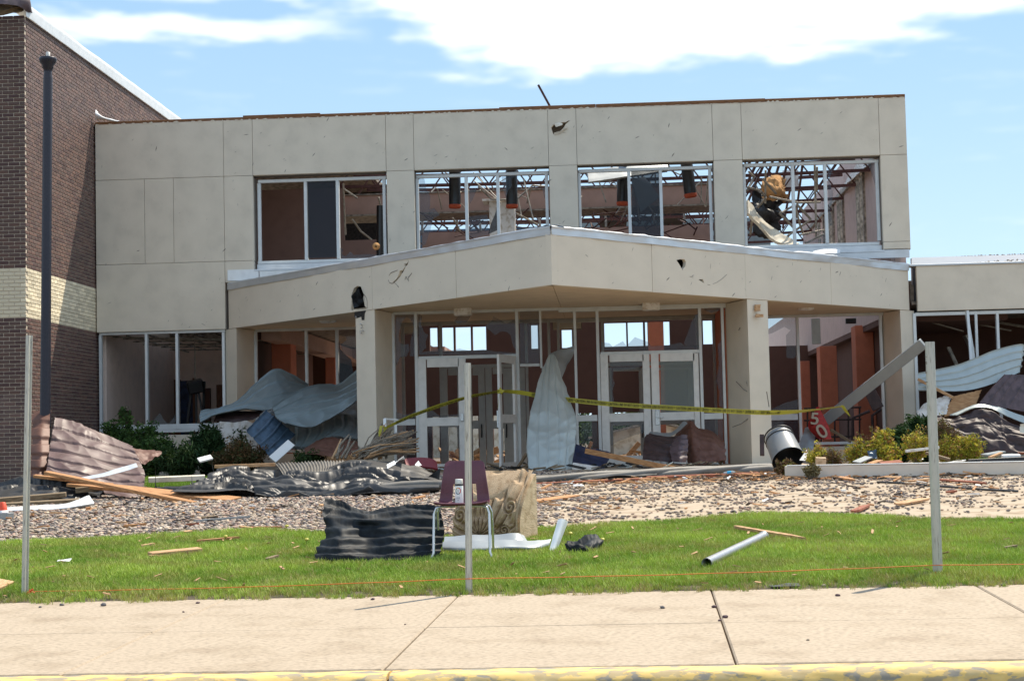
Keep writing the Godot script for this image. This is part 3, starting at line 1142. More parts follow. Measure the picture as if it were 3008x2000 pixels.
func build_school() -> void:
	school = thing("school_building", "two storey beige panelled school with torn off roof and broken windows", "building", Vector3(0, 0.53, 0))
	var S := school
	var r := RandomNumberGenerator.new()
	r.seed = 5
	y_soffit = P(672, 966, 0).y
	y_fascia = P(672, 833, 0).y
	var y_top := P(278, 367, 0).y
	var y_j1 := P(280, 531, 0).y
	var y_j2 := P(282, 779, 0).y
	var y_low := P(290, 977, 0).y
	var fx := []
	for q in [[279, 380], [655, 357], [742, 472], [1134, 472], [1216, 472], [1612, 472], [1695, 472], [2095, 461], [2180, 445], [2585, 445], [2665, 445]]:
		fx.append(P(q[0], q[1], 0).x)
	var st: SurfaceTool
	var g := 0.0032
	var hole_up := [[1619, 376], [1622, 385], [1625, 395], [1632, 389], [1645, 386], [1655, 377], [1662, 365], [1675, 354], [1667, 356], [1662, 359], [1650, 360], [1637, 361], [1628, 365], [1622, 371]]
	# upper panels, one by one
	var cells := []
	for i in 10:
		cells.append([fx[i], fx[i + 1], y_j1, y_top])
	for i in [1, 3, 5, 7, 9]:
		cells.append([fx[i], fx[i + 1], y_j2, y_j1])
	var xm1 := P(425, 650, 0).x
	var xm2 := P(510, 650, 0).x
	cells += [[fx[0], xm1, y_j2, y_j1], [xm1, xm2, y_j2, y_j1], [xm2, fx[1], y_j2, y_j1], [fx[0], fx[1], y_low, y_j2], [fx[1], fx[2], y_fascia + 0.02, y_j2], [fx[3], fx[4], 3.2, y_j2], [fx[5], fx[6], 3.2, y_j2], [fx[7], fx[8], 3.2, y_j2]]
	cells += [[fx[9], fx[10], P(2640, 731, 0).y, y_j2]]
	var xf0 := Transform3D()
	for c in cells:
		st = nb()
		if c[0] == fx[5] and c[3] == y_top:
			var xf := Transform3D(Basis(), Vector3(0, 0, 0))
			holed(st, rect2(c[0] + g, c[2] + g, c[1] - g, c[3] - 0.006), [on_panel(hole_up, xf)], 0.10, xf)
		else:
			bx(st, Transform3D(Basis(Vector3.UP, r.randf_range(-0.0012, 0.0012)), Vector3((c[0] + c[1]) / 2, (c[2] + c[3]) / 2, -0.05)), Vector3(c[1] - c[0] - 2 * g, c[3] - c[2] - 2 * g, 0.1), 0.004)
		obj("wall_panel", fin(st), M["panel"], S)
	# backing wall seen only in the joints and holes
	st = nb()
	for c in cells:
		if c[0] == fx[5] and c[3] == y_top:
			box(st, Vector3(c[0] + 0.05, c[2], -0.40), Vector3(c[1] - 0.05, c[3] - 0.05, -0.30), 0.0)
		else:
			box(st, Vector3(c[0] - 0.01, c[2] - 0.01, -0.30), Vector3(c[1] + 0.01, c[3] - 0.03, -0.102), 0.0)
	obj("backing_wall", fin(st), M["joint"], S)
	# peeled skin round the upper hole
	st = nb()
	sheet(st, rows([[[1628, 365, 0.01], [1642, 361, 0.03], [1652, 364, 0.02]], [[1634, 374, 0.05], [1644, 371, 0.10], [1652, 368, 0.06]]]), {"nu": 10, "nv": 6, "dent": 0.004, "thick": 0.01})
	obj("torn_skin", fin(st), M["panel"], S)
	st = nb()
	sheet(st, rows([[[1628, 390, 0.02], [1645, 386, 0.05], [1660, 377, 0.05], [1667, 372, 0.02]], [[1630, 397, 0.006], [1648, 393, 0.006], [1655, 385, 0.006], [1668, 381, 0.006]]]), {"nu": 14, "nv": 6, "dent": 0.006, "thick": 0.006})
	obj("torn_skin", fin(st), M["panel"], S)
	# wood nailer along the torn roof edge
	var xa: float = fx[0]
	while xa < fx[10] - 0.1:
		var xb := minf(xa + r.randf_range(1.2, 3.4), fx[10])
		st = nb()
		var hh := r.randf_range(0.05, 0.085)
		box(st, Vector3(xa, y_top - 0.004, -0.28), Vector3(xb - 0.004, y_top + hh, r.randf_range(-0.015, 0.01)), 0.005)
		obj("roof_nailer", fin(st), M["wood_dark"], S)
		xa = xb
	# chalky broken lip along the top
	st = nb()
	var x := fx[0] as float
	while x < fx[10] - 0.05:
		var w := r.randf_range(0.03, 0.16)
		prism(st, PackedVector2Array([Vector2(x, y_top - 0.012), Vector2(x + w, y_top - 0.012 - r.randf() * 0.01), Vector2(x + w * 0.6, y_top + r.randf() * 0.022), Vector2(x + w * 0.25, y_top + r.randf() * 0.012)]), 0.02, Transform3D(Basis(), Vector3(0, 0, 0.006)))
		x += w * r.randf_range(0.8, 2.4)
	var lip := obj("broken_lip", fin(st), M["insul_tan"], S)
	lip.material_override = M["cream_wall"]
	lip.set_meta("kind", "stuff")
	# corner flashing left loose beside the brick wall
	st = nb()
	sheet(st, rows([[[281, 322, 0.02], [300, 342, 0.05], [352, 356, -0.02]], [[280, 336, 0.1], [310, 349, 0.08], [345, 357, 0.02]], [[280, 352, 0.0], [300, 354, 0.0], [340, 359, 0.0]]]), {"nu": 16, "nv": 10, "dent": 0.02, "scale": 3})
	obj("loose_flashing", fin(st), M["white_metal"], S)
	st = nb()
	bar(st, P(1581, 250, -2.0), P(1617, 316, -2.0), 0.045, 0.045)
	bar(st, P(1617, 316, -2.0), P(1640, 358, -2.0), 0.045, 0.045)
	obj("bent_roof_rod", fin(st), M["joist"], S)
	# ---- upper windows
	var wins := [
		[757, 1134, 530, 516, 778, 764, [898, 992]],
		[1222, 1612, 516, 501, 765, 752, [1371, 1464]],
		[1699, 2093, 499, 486, 752, 740, [1850, 1943]],
		[2184, 2584, 482, 468, 735, 716, [2332, 2427]],
	]
	var zw := -0.16
	var shards := [
		[[1, [[902, 527], [987, 524], [990, 756], [905, 759]]], [0, [[996, 760], [998, 727], [1008, 733], [1003, 745], [1015, 753], [1029, 739], [1040, 750], [1075, 746], [1120, 749], [1126, 758]]], [0, [[1119, 524], [1130, 523], [1131, 585], [1124, 560]]]],
		[[0, [[1231, 519], [1247, 527], [1252, 557], [1264, 575], [1263, 606], [1260, 620], [1274, 636], [1265, 673], [1250, 719], [1234, 722]]], [0, [[1260, 615], [1276, 612], [1292, 632], [1276, 640], [1262, 630]]], [0, [[1377, 556], [1402, 553], [1390, 584], [1380, 600]]], [1, [[1461, 607], [1461, 677], [1434, 688], [1443, 655], [1452, 635]]], [0, [[1378, 636], [1432, 630], [1436, 690], [1380, 700]]], [0, [[1473, 518], [1516, 514], [1502, 528], [1504, 546], [1492, 562], [1486, 584], [1479, 557]]], [0, [[1604, 542], [1594, 557], [1597, 575], [1605, 593]]]],
		[[1, [[1854, 499], [1938, 496], [1942, 745], [1858, 748]]]],
		[[0, [[2435, 708], [2435, 674], [2446, 695], [2470, 700], [2520, 707], [2546, 702], [2570, 654], [2576, 706]]], [0, [[2546, 482], [2569, 477], [2571, 546], [2558, 500]]], [0, [[2431, 482], [2446, 498], [2436, 530], [2448, 570], [2438, 620], [2446, 660], [2435, 665]]], [0, [[2350, 715], [2350, 707], [2372, 710], [2410, 700], [2422, 682], [2424, 712]]]],
	]
	for i in 4:
		var w = wins[i]
		st = nb()
		window_frame(st, w[0], w[1], w[2], w[3], w[4], w[5], zw, w[6])
		var win := obj("window", fin(st), M["aluminium"], S)
		win.set_meta("label", ["upper window with an intact dark middle pane and a hanging tan disc behind it", "upper window with jagged glass left of centre and two black ducts behind", "upper window with a dark intact middle pane and a slanted panel behind", "upper right window open to the sky with twisted joists behind"][i])
		for sh in shards[i]:
			st = nb()
			shard(st, sh[1], zw - 0.03)
			obj("pane", fin(st), M["glass_tint"] if sh[0] == 1 else M["glass"], win)
		# reveal, sill and apron
		var xl := P(w[0], (w[2] + w[4]) / 2, zw).x
		var xr := P(w[1], (w[3] + w[5]) / 2, zw).x
		var yb := P((w[0] + w[1]) / 2.0, (w[4] + w[5]) / 2.0, zw).y
		st = nb()
		box(st, Vector3(xl - 0.02, yb - 0.115, -0.2), Vector3(xr + 0.02, yb - 0.006, zw + 0.03), 0.006)
		box(st, Vector3(xl - 0.04, yb - 0.16, -0.2), Vector3(xr + 0.04, yb - 0.118, 0.03), 0.006)
		obj("window_sill", fin(st), M["flashing"], S)
	st = nb()
	pbox(st, 668, 792, 760, 824, 0.022, 0.06)
	pbox(st, 762, 786, 1000, 822, 0.024, 0.06)
	obj("base_flashing", fin(st), M["white_metal"], S)
	st = nb()
	pbox(st, 2270, 738, 2672, 762, 0.022, 0.06)
	obj("base_flashing", fin(st), M["flashing"], S)
	st = nb()
	sheet(st, rows([[[2386, 738, 0.3], [2420, 733, 0.35], [2468, 733, 0.3]], [[2390, 742, 0.6], [2425, 744, 0.6], [2468, 744, 0.6]]]), {"nu": 12, "nv": 5, "dent": 0.01})
	obj("bent_flashing", fin(st), M["white_metal"], S)
	# ---- canopy: two wings meeting at a point toward the street
	wing_a = P(672, 966, 0)
	wing_p = P_at_y(1622, 837, y_soffit)
	wing_b = P(2672, 914, 0)
	wing_b.y = y_soffit
	var H := y_fascia - y_soffit
	var fl := 0.115
	var holes_left := {
		1: [[[1031, 911], [1033, 885], [1034, 861], [1040, 846], [1050, 840], [1060, 842], [1066, 858], [1069, 866], [1066, 876], [1070, 890], [1072, 900], [1079, 906], [1074, 908.5], [1060, 908.5], [1040, 908.5], [1036, 912]], [[1042, 781], [1048, 777], [1051, 788], [1046, 789]]],
		2: [[[1149, 832], [1153, 830], [1160, 829], [1168, 822], [1176, 812], [1180, 805], [1186, 796], [1191, 785], [1198, 776], [1201, 765], [1195, 774], [1187, 776], [1190, 784], [1182, 794], [1174, 796], [1171, 808], [1164, 820], [1155, 828]]],
	}
	var wingL := Transform3D(Basis((Vector3(wing_p.x - wing_a.x, 0, wing_p.z - wing_a.z)).normalized(), Vector3.UP, Vector3.BACK), wing_a)
	wingL.basis.z = wingL.basis.x.cross(Vector3.UP)
	var wingR := Transform3D(Basis((Vector3(wing_b.x - wing_p.x, 0, wing_b.z - wing_p.z)).normalized(), Vector3.UP, Vector3.BACK), wing_p)
	wingR.basis.z = wingR.basis.x.cross(Vector3.UP)
	var holes_right := {1: [[[1987, 764], [2000, 761], [2011, 762], [2015, 770], [2013, 784], [2006, 790], [2006, 796], [1998, 781]], [[2052, 821], [2065, 820], [2069, 833]]]}
	for side in 2:
		var xf: Transform3D = [wingL, wingR][side]
		var len: float = [Vector2(wing_p.x - wing_a.x, wing_p.z - wing_a.z).length(), Vector2(wing_b.x - wing_p.x, wing_b.z - wing_p.z).length()][side]
		var js := [0.0]
		for u in ([888, 1093, 1340] if side == 0 else [1916, 2189, 2440]):
			js.append(on_panel([[u, 850 if side == 0 else 800]], xf)[0].x)
		js.append(len)
		for i in 4:
			st = nb()
			var holes := []
			for h in (holes_left if side == 0 else holes_right).get(i, []):
				var q := on_panel(h, xf)
				if not Geometry2D.is_polygon_clockwise(q):
					q.reverse()
				holes.append(q)
			var x0: float = js[i] + (g if i > 0 else 0.0)
			var x1: float = js[i + 1] - (g if i < 3 else 0.0)
			if holes.is_empty():
				bx(st, xf * Transform3D(Basis(), Vector3((x0 + x1) / 2, (H - fl) / 2, -0.06)), Vector3(x1 - x0, H - fl, 0.12), 0.004)
			else:
				holed(st, rect2(x0, 0, x1, H - fl), holes, 0.06, xf)
			obj("fascia_panel", fin(st), M["panel"], S)
		st = nb()
		bx(st, xf * Transform3D(Basis(), Vector3(len / 2, H / 2, -0.30)), Vector3(len - 0.3, H - 0.2, 0.05), 0.0)
		obj("fascia_backing", fin(st), M["lath"], S)
		st = nb()
		crumbs(st, xf, 75, len, 0.02, H - fl - 0.02, 30 + side)
		obj("scuff_marks", fin(st), M["joint"], S).set_meta("kind", "stuff")
		# metal flashing along the top, dented
		var grid := []
		for q in [[H - fl - 0.015, 0.012], [H - 0.03, 0.016], [H + 0.01, 0.012], [H + 0.02, -0.12], [H + 0.0, -0.3]]:
			var row := []
			for k in 13:
				var s := len * k / 12.0
				row.append(xf * Vector3(s, q[0] + r.randf_range(-0.008, 0.008), q[1] + r.randf_range(-0.004, 0.01)))
			grid.append(row)
		st = nb()
		sheet(st, grid, {"nu": 110, "nv": 12, "dent": 0.016 if side == 0 else 0.02, "scale": 1.4, "thick": 0.004, "seed": 5 + side, "ragged": 0.003})
		obj("roof_flashing", fin(st), M["flashing"], S)
	# torn skin flaps and cracks at the fascia holes
	var flaps := [
		[[[1141, 823], [1143, 812], [1150, 803], [1160, 797], [1173, 795], [1171, 808], [1163, 820], [1153, 829], [1145, 830]], 0.02],
		[[[1186, 782], [1180, 787], [1174, 795], [1181, 794], [1188, 785]], 0.015],
		[[[1049, 862], [1056, 852], [1068, 862], [1064, 880], [1054, 872]], -0.05],
	]
	for f in flaps:
		st = nb()
		var q := on_panel(f[0], wingL)
		prism(st, q, 0.02, wingL * Transform3D(Basis(Vector3.UP, 0.05), Vector3(0, 0, f[1] + 0.012)))
		obj("torn_skin", fin(st), M["panel"], S)
	st = nb()
	for c in [[[1141, 822], [1144, 830], [1152, 833], [1160, 830]], [[1143, 810], [1148, 802], [1160, 797], [1168, 794]], [[1190, 822], [1193, 812], [1197, 821]], [[1200, 826], [1199, 816], [1206, 808], [1210, 802]], [[1161, 832], [1166, 837]], [[1168, 838], [1171, 844]], [[1069, 864], [1076, 874], [1079, 884], [1079, 905]]]:
		for i in c.size() - 1:
			var a := P_plane(c[i][0], c[i][1], wingL.origin, wingL.basis.z) + wingL.basis.z * 0.003
			var b := P_plane(c[i + 1][0], c[i + 1][1], wingL.origin, wingL.basis.z) + wingL.basis.z * 0.003
			bar(st, a, b, 0.006, r.randf_range(0.006, 0.016))
	for c in [[[2026, 812], [2036, 815]], [[2078, 836], [2086, 837]], [[2094, 834], [2105, 830], [2120, 820], [2135, 806]]]:
		for i in c.size() - 1:
			var a := P_plane(c[i][0], c[i][1], wingR.origin, wingR.basis.z) + wingR.basis.z * 0.003
			var b := P_plane(c[i + 1][0], c[i + 1][1], wingR.origin, wingR.basis.z) + wingR.basis.z * 0.003
			bar(st, a, b, 0.004, 0.006)
	obj("cracks", fin(st), M["joint"], S).set_meta("kind", "stuff")
	st = nb()
	crumbs(st, xf0 * Transform3D(Basis(), Vector3(fx[0], 0, 0)), 170, fx[10] - fx[0], y_j1 + 0.05, y_top - 0.05, 41)
	crumbs(st, Transform3D(Basis(), Vector3(fx[0], 0, 0)), 60, fx[1] - fx[0], y_low + 0.05, y_j1, 42)
	for i in [1, 3, 5, 7, 9]:
		crumbs(st, Transform3D(Basis(), Vector3(fx[i], 0, 0)), 10, fx[i + 1] - fx[i], y_j2 + 0.05, y_j1, 50 + i)
	obj("scuff_marks", fin(st), M["joint"], S).set_meta("kind", "stuff")
	# soffit, in two leaves meeting under the point
	for side in 2:
		st = nb()
		var e := wing_a if side == 0 else wing_b
		var back := Vector3(wing_p.x + (-0.004 if side == 0 else 0.004), 0, -0.72)
		var front := Vector3(back.x, 0, wing_p.z - 0.12)
		var off := 0.1 if side == 0 else -0.1
		upright(st, [Vector3(e.x + off, 0, e.z - 0.02), front, back, Vector3(e.x + off, 0, -0.72)], y_soffit + 0.012, y_soffit + 0.06)
		obj("soffit", fin(st), M["soffit"], S)
	st = nb()
	upright(st, [Vector3(wing_a.x + 0.3, 0, wing_a.z), wing_p - Vector3(0, 0, 0.45), Vector3(wing_b.x - 0.3, 0, wing_b.z)], y_fascia - 0.18, y_fascia - 0.06)
	obj("canopy_roof", fin(st), M["membrane"], S)
	# ---- piers
	var base := 0.3
	var pier := func(fl_u, fr_u, v, back: Vector3, left: bool, label: String) -> void:
		var n: Vector3 = wingL.basis.z if left else wingR.basis.z
		var o: Vector3 = (wingL.origin if left else wingR.origin) - n * 0.012
		var a := P_plane(fl_u, v, o, n)
		var b := P_plane(fr_u, v, o, n)
		var s := nb()
		if left:
			upright(s, [a, b, back, Vector3(a.x + 0.05, 0, back.z)], base, y_soffit - 0.004)
		else:
			upright(s, [a, b, Vector3(b.x - 0.05, 0, back.z), back], base, y_soffit - 0.004)
		obj("pier", fin(s), M["panel"], S).set_meta("label", label)
	pier.call(1048, 1104, 1120, P(1158, 1120, GLASS_Z - 0.06), true, "beige pier left of the doors with a black gash at its top")
	pier.call(2202, 2262, 1120, P(2137, 1120, GLASS_Z - 0.06), false, "beige pier right of the doors with cracks along its edge")
	pier.call(664, 696, 1100, P(752, 1120, BAY_Z - 0.06), true, "beige pier left of the bay heaped with grey metal sheets")
	pier.call(2651, 2692, 1100, P(2598, 1120, BAY_Z - 0.06), false, "beige pier right of the bay with orange columns")
	# gash down the head of the left pier
	var zp := P_plane(1075, 940, wingL.origin, wingL.basis.z)
	st = nb()
	var gash := on_panel([[1041, 908], [1040, 930], [1046, 935], [1060, 930], [1062, 940], [1069, 940], [1070, 922], [1075, 908]], wingL)
	prism(st, gash, 0.012, wingL * Transform3D(Basis(), Vector3(0, 0, -0.006)))
	obj("gash", fin(st), M["lath"], S)
	st = nb()
	sheet(st, rows([[[1034, 866, zp.z - 0.1], [1044, 856, zp.z], [1052, 846, zp.z + 0.05]], [[1036, 890, zp.z - 0.2], [1048, 880, zp.z - 0.1], [1062, 870, zp.z]], [[1040, 905, zp.z - 0.1], [1052, 900, zp.z - 0.1], [1066, 886, zp.z]]]), {"nu": 14, "nv": 14, "dent": 0.03, "scale": 5, "ragged": 0.08})
	obj("torn_lath", fin(st), M["black_metal"], S)
	st = nb()
	for q in [[1046, 931, 0.02], [1061, 953, 0.05], [1064, 972, 0.06], [1060, 978, 0.03], [1062, 962, 0.02]]:
		bx(st, Transform3D(Basis.from_euler(Vector3(q[0], q[1], 0.4)), P_plane(q[0], q[1], wingL.origin + wingL.basis.z * 0.02, wingL.basis.z)), Vector3(q[2] * 2, 0.018, 0.02), 0.004)
	obj("broken_lamp_bracket", fin(st), M["chrome"], S)
	st = nb()
	var nr := wingR.basis.z
	for q in [[2216, 895, 2230, 914, 0.03], [2218, 924, 2240, 932, 0.07]]:
		var c0 := P_plane(q[0], q[1], wingR.origin + nr * q[4] * 0.3, nr)
		var c1 := P_plane(q[2], q[1], wingR.origin + nr * q[4], nr)
		var c2 := P_plane(q[0], q[3], wingR.origin + nr * q[4] * 0.5, nr)
		var c3 := P_plane(q[2], q[3], wingR.origin + nr * q[4], nr)
		sheet(st, [[c0, c1], [c2, c3]], {"nu": 10, "nv": 10, "dent": 0.03, "scale": 5, "thick": 0.03, "ragged": 0.08})
	obj("broken_lamp_stub", fin(st), M["wood_pale"], S)
	# cracks up the right pier's edge
	st = nb()
	for c in [[[2198, 1108], [2193, 1122], [2197, 1136], [2200, 1140]], [[2162, 1120], [2185, 1144], [2199, 1152]], [[2152, 1254], [2178, 1244], [2200, 1228]], [[2170, 970], [2174, 962]], [[2252, 1150], [2256, 1175], [2259, 1195]]]:
		for i in c.size() - 1:
			var zz: float = 3.0 + (c[i][0] - 2137.0) / 65.0 * 0.9
			var zz2: float = 3.0 + (c[i + 1][0] - 2137.0) / 65.0 * 0.9
			bar(st, P(c[i][0], c[i][1], minf(zz, 3.7) + 0.012), P(c[i + 1][0], c[i + 1][1], minf(zz2, 3.7) + 0.012), 0.016, r.randf_range(0.004, 0.012))
	obj("cracks", fin(st), M["joint"], S).set_meta("kind", "stuff")
	# ---- low wing to the right
	var xw := P(2694, 850, 0).x
	st = nb()
	box(st, Vector3(xw, y_soffit - 0.02, -0.12), Vector3(xw + 4.2, P(2850, 777, 0).y, 0.0), 0.004)
	obj("wall_panel", fin(st), M["panel"], S)
	st = nb()
	box(st, Vector3(xw + 4.21, y_soffit - 0.02, -0.12), Vector3(xw + 12.0, P(2850, 777, 0).y, 0.0), 0.004)
	box(st, Vector3(xw + 3.4, 0.3, -0.3), Vector3(xw + 12.0, y_soffit - 0.02, 0.0), 0.004)
	obj("wall_panel", fin(st), M["panel"], S)
	st = nb()
	var yw := P(2850, 777, 0).y
	box(st, Vector3(P(2672, 780, 0).x, yw - 0.005, -0.3), Vector3(xw + 12.0, yw + 0.035, 0.03), 0.006)
	obj("roof_flashing", fin(st), M["flashing"], S)
	st = nb()
	quad(st, P(2678, 780, -0.02), P(2678, 757, -1.4), P(2678, 757, -1.4) + Vector3(12, 0, 0), P(2678, 780, -0.02) + Vector3(12, 0, 0))
	box(st, Vector3(P(2678, 757, -1.4).x, y_soffit, -1.55), Vector3(xw + 12.0, P(2678, 757, -1.4).y - 0.01, -1.4), 0.0)
	obj("roof_upstand", fin(st), M["upstand"], S)
	var pm := pebble_mesh(9)
	var rx := []
	var rc := []
	for k in 240:
		var u := 2805.0 + 420.0 * r.randf()
		var upper := r.randf() < 0.45
		var p := P(u, 0, 0)
		var s := r.randf_range(0.015, 0.032) * clampf((u - 2790.0) / 120.0, 0.4, 1.0)
		var yy: float = P(2678, 757, -1.4).y + s * 0.2 if upper else yw + 0.04 + r.randf() * 0.05 * clampf((u - 2790.0) / 150.0, 0.1, 1.0)
		rx.append(Transform3D(Basis.from_euler(Vector3(r.randf(), r.randf() * 6, r.randf())).scaled(Vector3.ONE * s), Vector3(p.x, yy, -1.42 if upper else -0.08 - r.randf() * 0.15)))
		rc.append(Color(1, 0.85, 0.7) * r.randf_range(0.12, 0.5))
	many("roof_gravel", pm, M["pebble"], rx, rc, S).position = -S.position
	# ---- entrance glazing
	st = nb()
	var zg := GLASS_Z
	pbox(st, 1154, 905, 1640, 918, zg, 0.1)
	pbox(st, 1640, 897, 2132, 910, zg, 0.1)
	for q in [[1154, 1162, 920, 1388], [1220, 1229, 918, 1386], [1518, 1527, 911, 1384], [1585, 1591, 911, 1080], [1689, 1697, 907, 1382], [1755, 1764, 905, 1380], [2057, 2066, 898, 1372], [2124, 2132, 896, 1370]]:
		pbox(st, q[0], q[2], q[1], q[3], zg + 0.012, 0.12)
	for q in [[1162, 1220, 1231, 1249], [1591, 1689, 1221, 1238], [1697, 1755, 1219, 1237], [2066, 2124, 1213, 1231], [1162, 1220, 1376, 1388], [1527, 1755, 1372, 1384], [2066, 2124, 1358, 1370], [1229, 1518, 1043, 1053], [1764, 2057, 1030, 1040], [1527, 1585, 1068, 1076]]:
		pbox(st, q[0], q[2], q[1], q[3], zg, 0.1)
	var ent := obj("entrance_frame", fin(st), M["aluminium"], S)
	for sh in [
		[[1162, 920], [1219, 918], [1220, 1050], [1212, 1046], [1204, 1046], [1206, 1000], [1216, 960], [1205, 935], [1193, 932], [1180, 945], [1172, 975], [1172, 1005], [1186, 1012], [1200, 1010], [1204, 1025], [1195, 1046], [1175, 1050], [1163, 1075]],
		[[1162, 1208], [1185, 1218], [1205, 1216], [1220, 1205], [1220, 1231], [1162, 1231]], [[1162, 1250], [1219, 1249], [1220, 1375], [1163, 1376]],
		[[1229, 920], [1240, 928], [1236, 950], [1245, 975], [1258, 985], [1250, 1005], [1252, 1022], [1230, 1042]],
		[[1334, 942], [1350, 925], [1384, 926], [1372, 945], [1345, 951]], [[1425, 958], [1445, 942], [1448, 928], [1470, 940], [1488, 951], [1512, 938], [1517, 920], [1518, 1035], [1505, 1010], [1500, 985], [1490, 975], [1470, 973], [1455, 985], [1440, 972]],
		[[1265, 1030], [1290, 1024], [1320, 1030], [1350, 1024], [1380, 1030], [1420, 1026], [1455, 1032], [1517, 1036], [1517, 1042], [1230, 1042], [1232, 1036]],
		[[1527, 915], [1585, 914], [1585, 1068], [1527, 1068]],
		[[1699, 1240], [1754, 1239], [1757, 1320], [1700, 1322]],
		[[2050, 920], [2056, 902], [2057, 1028], [2008, 1010], [2018, 985], [2030, 950], [2040, 930]], [[1766, 1005], [1790, 1008], [1800, 1018], [1830, 1002], [1840, 1016], [1865, 990], [1905, 1005], [1912, 1016], [1960, 1014], [2000, 1006], [2010, 1015], [2056, 1012], [2057, 1029], [1766, 1030]],
		[[2067, 900], [2123, 898], [2124, 915], [2110, 912], [2090, 918], [2070, 912]], [[2067, 1231], [2124, 1231], [2124, 1357], [2067, 1358]], [[2108, 1015], [2123, 990], [2124, 1200], [2112, 1190], [2114, 1150], [2104, 1120], [2112, 1070]]]:
		st = nb()
		shard(st, sh, zg - 0.04)
		obj("pane", fin(st), M["glass"], ent)
	# doors
	var door := func(u0, u1, vt0, vt1, vb0, vb1, glasses: Array, m: String, z: float, label: String) -> MeshInstance3D:
		var s := nb()
		var vt = (vt0 + vt1) / 2.0
		var vb = (vb0 + vb1) / 2.0
		var gl = glasses[0]
		pbox(s, u0, vt, gl[0], vb, z, 0.05)
		pbox(s, gl[2], vt, u1, vb, z, 0.05)
		pbox(s, gl[0], vt, gl[2], gl[1], z, 0.05)
		pbox(s, gl[0], gl[3], gl[2], glasses[1][1], z, 0.05)
		pbox(s, gl[0], glasses[1][3], gl[2], vb, z, 0.05)
		var o := obj("door", fin(s), M[m], S)
		o.set_meta("label", label)
		return o
	var d1: MeshInstance3D = door.call(1230, 1371, 1053, 1052, 1386, 1384, [[1254, 1078, 1348, 1226], [1257, 1251, 1352, 1362]], "door_white", zg + 0.004, "closed white door leaf left of the open door")
	st = nb()
	shard(st, [[1256, 1250], [1352, 1249], [1352, 1361], [1258, 1362]], zg - 0.02)
	obj("pane", fin(st), M["glass"], d1)
	st = nb()
	shard(st, [[1255, 1226], [1255, 1180], [1262, 1200], [1290, 1220], [1348, 1216], [1348, 1226]], zg - 0.02)
	obj("pane", fin(st), M["glass"], d1)
	st = nb()
	pbox(st, 1352, 1214, 1362, 1236, zg + 0.05, 0.05)
	obj("handle", fin(st), M["steel"], d1)
	var d2: MeshInstance3D = door.call(1767, 1912, 1041, 1038, 1380, 1376, [[1790, 1062, 1891, 1213], [1795, 1238, 1893, 1338]], "door_white", zg + 0.004, "white door leaf with jagged glass behind the yellow tape")
	for sh in [[[1791, 1063], [1890, 1062], [1888, 1075], [1860, 1084], [1830, 1088], [1802, 1090], [1800, 1110], [1806, 1125], [1800, 1150], [1804, 1175], [1798, 1210], [1792, 1212]], [[1793, 1239], [1892, 1238], [1893, 1270], [1870, 1276], [1856, 1281], [1830, 1290], [1806, 1300], [1795, 1310]]]:
		st = nb()
		shard(st, sh, zg - 0.02)
		obj("pane", fin(st), M["glass"], d2)
	var d3: MeshInstance3D = door.call(1916, 2056, 1038, 1036, 1378, 1372, [[1939, 1061, 2040, 1210], [1943, 1234, 2042, 1338]], "door_white", zg + 0.004, "white door leaf with a hazy intact pane and a lever handle")
	st = nb()
	shard(st, [[1940, 1062], [2039, 1060], [2040, 1209], [1941, 1211]], zg - 0.02)
	obj("pane", fin(st), M["glass_haze"], d3)
	st = nb()
	pbox(st, 1925, 1203, 1938, 1248, zg + 0.02, 0.02)
	bar(st, P(1931, 1225, zg + 0.06), P(1950, 1225, zg + 0.06), 0.02, 0.02)
	obj("handle", fin(st), M["steel"], d3)
	# the open leaf, swung out toward the street
	var hinge := P(1516, 1200, zg + 0.02)
	var yb0 := P(1516, 1384, zg).y
	var yt0 := P(1516, 1046, zg).y
	var swing := Transform3D(Basis(Vector3.UP, -PI / 2 - 0.56), Vector3(hinge.x, 0, hinge.z))
	var dir := (P(1470, 1200, zg + 0.80) - hinge)
	dir.y = 0
	var B := Basis(dir.normalized(), Vector3.UP, dir.normalized().cross(Vector3.UP))
	swing = Transform3D(B, Vector3(hinge.x, 0, hinge.z))
	st = nb()
	var dl := 0.88
	for q in [[0.0, 0.11, yb0, yt0], [dl - 0.11, dl, yb0, yt0], [0.11, dl - 0.11, yt0 - 0.14, yt0], [0.11, dl - 0.11, yb0 + 0.86, yb0 + 1.01], [0.11, dl - 0.11, yb0, yb0 + 0.17]]:
		bx(st, swing * Transform3D(Basis(), Vector3((q[0] + q[1]) / 2, (q[2] + q[3]) / 2, 0)), Vector3(q[1] - q[0], q[3] - q[2], 0.045), 0.004)
	var d4 := obj("door", fin(st), M["door_white"], S)
	d4.set_meta("label", "open door leaf standing edge on with tape tied to it")
	st = nb()
	bx(st, swing * Transform3D(Basis(), Vector3(dl - 0.06, yb0 + 0.93, 0.05)), Vector3(0.03, 0.3, 0.03), 0.004)
	obj("handle", fin(st), M["steel"], d4)
	# light boxes under the soffit
	for q in [[1333, 890, 1383, 925, 3.4], [1887, 876, 1938, 910, 3.4]]:
		st = nb()
		pbox(st, q[0], q[1] + 12, q[2], q[3], q[4], 0.28, 0.008)
		var lamp := obj("soffit_light", fin(st), M["white_paint"], S)
		st = nb()
		pbox(st, q[0] - 1, q[1], q[2] + 1, q[1] + 12, q[4] + 0.01, 0.3, 0.004)
		obj("bracket", fin(st), M["sheet_dark"], lamp)
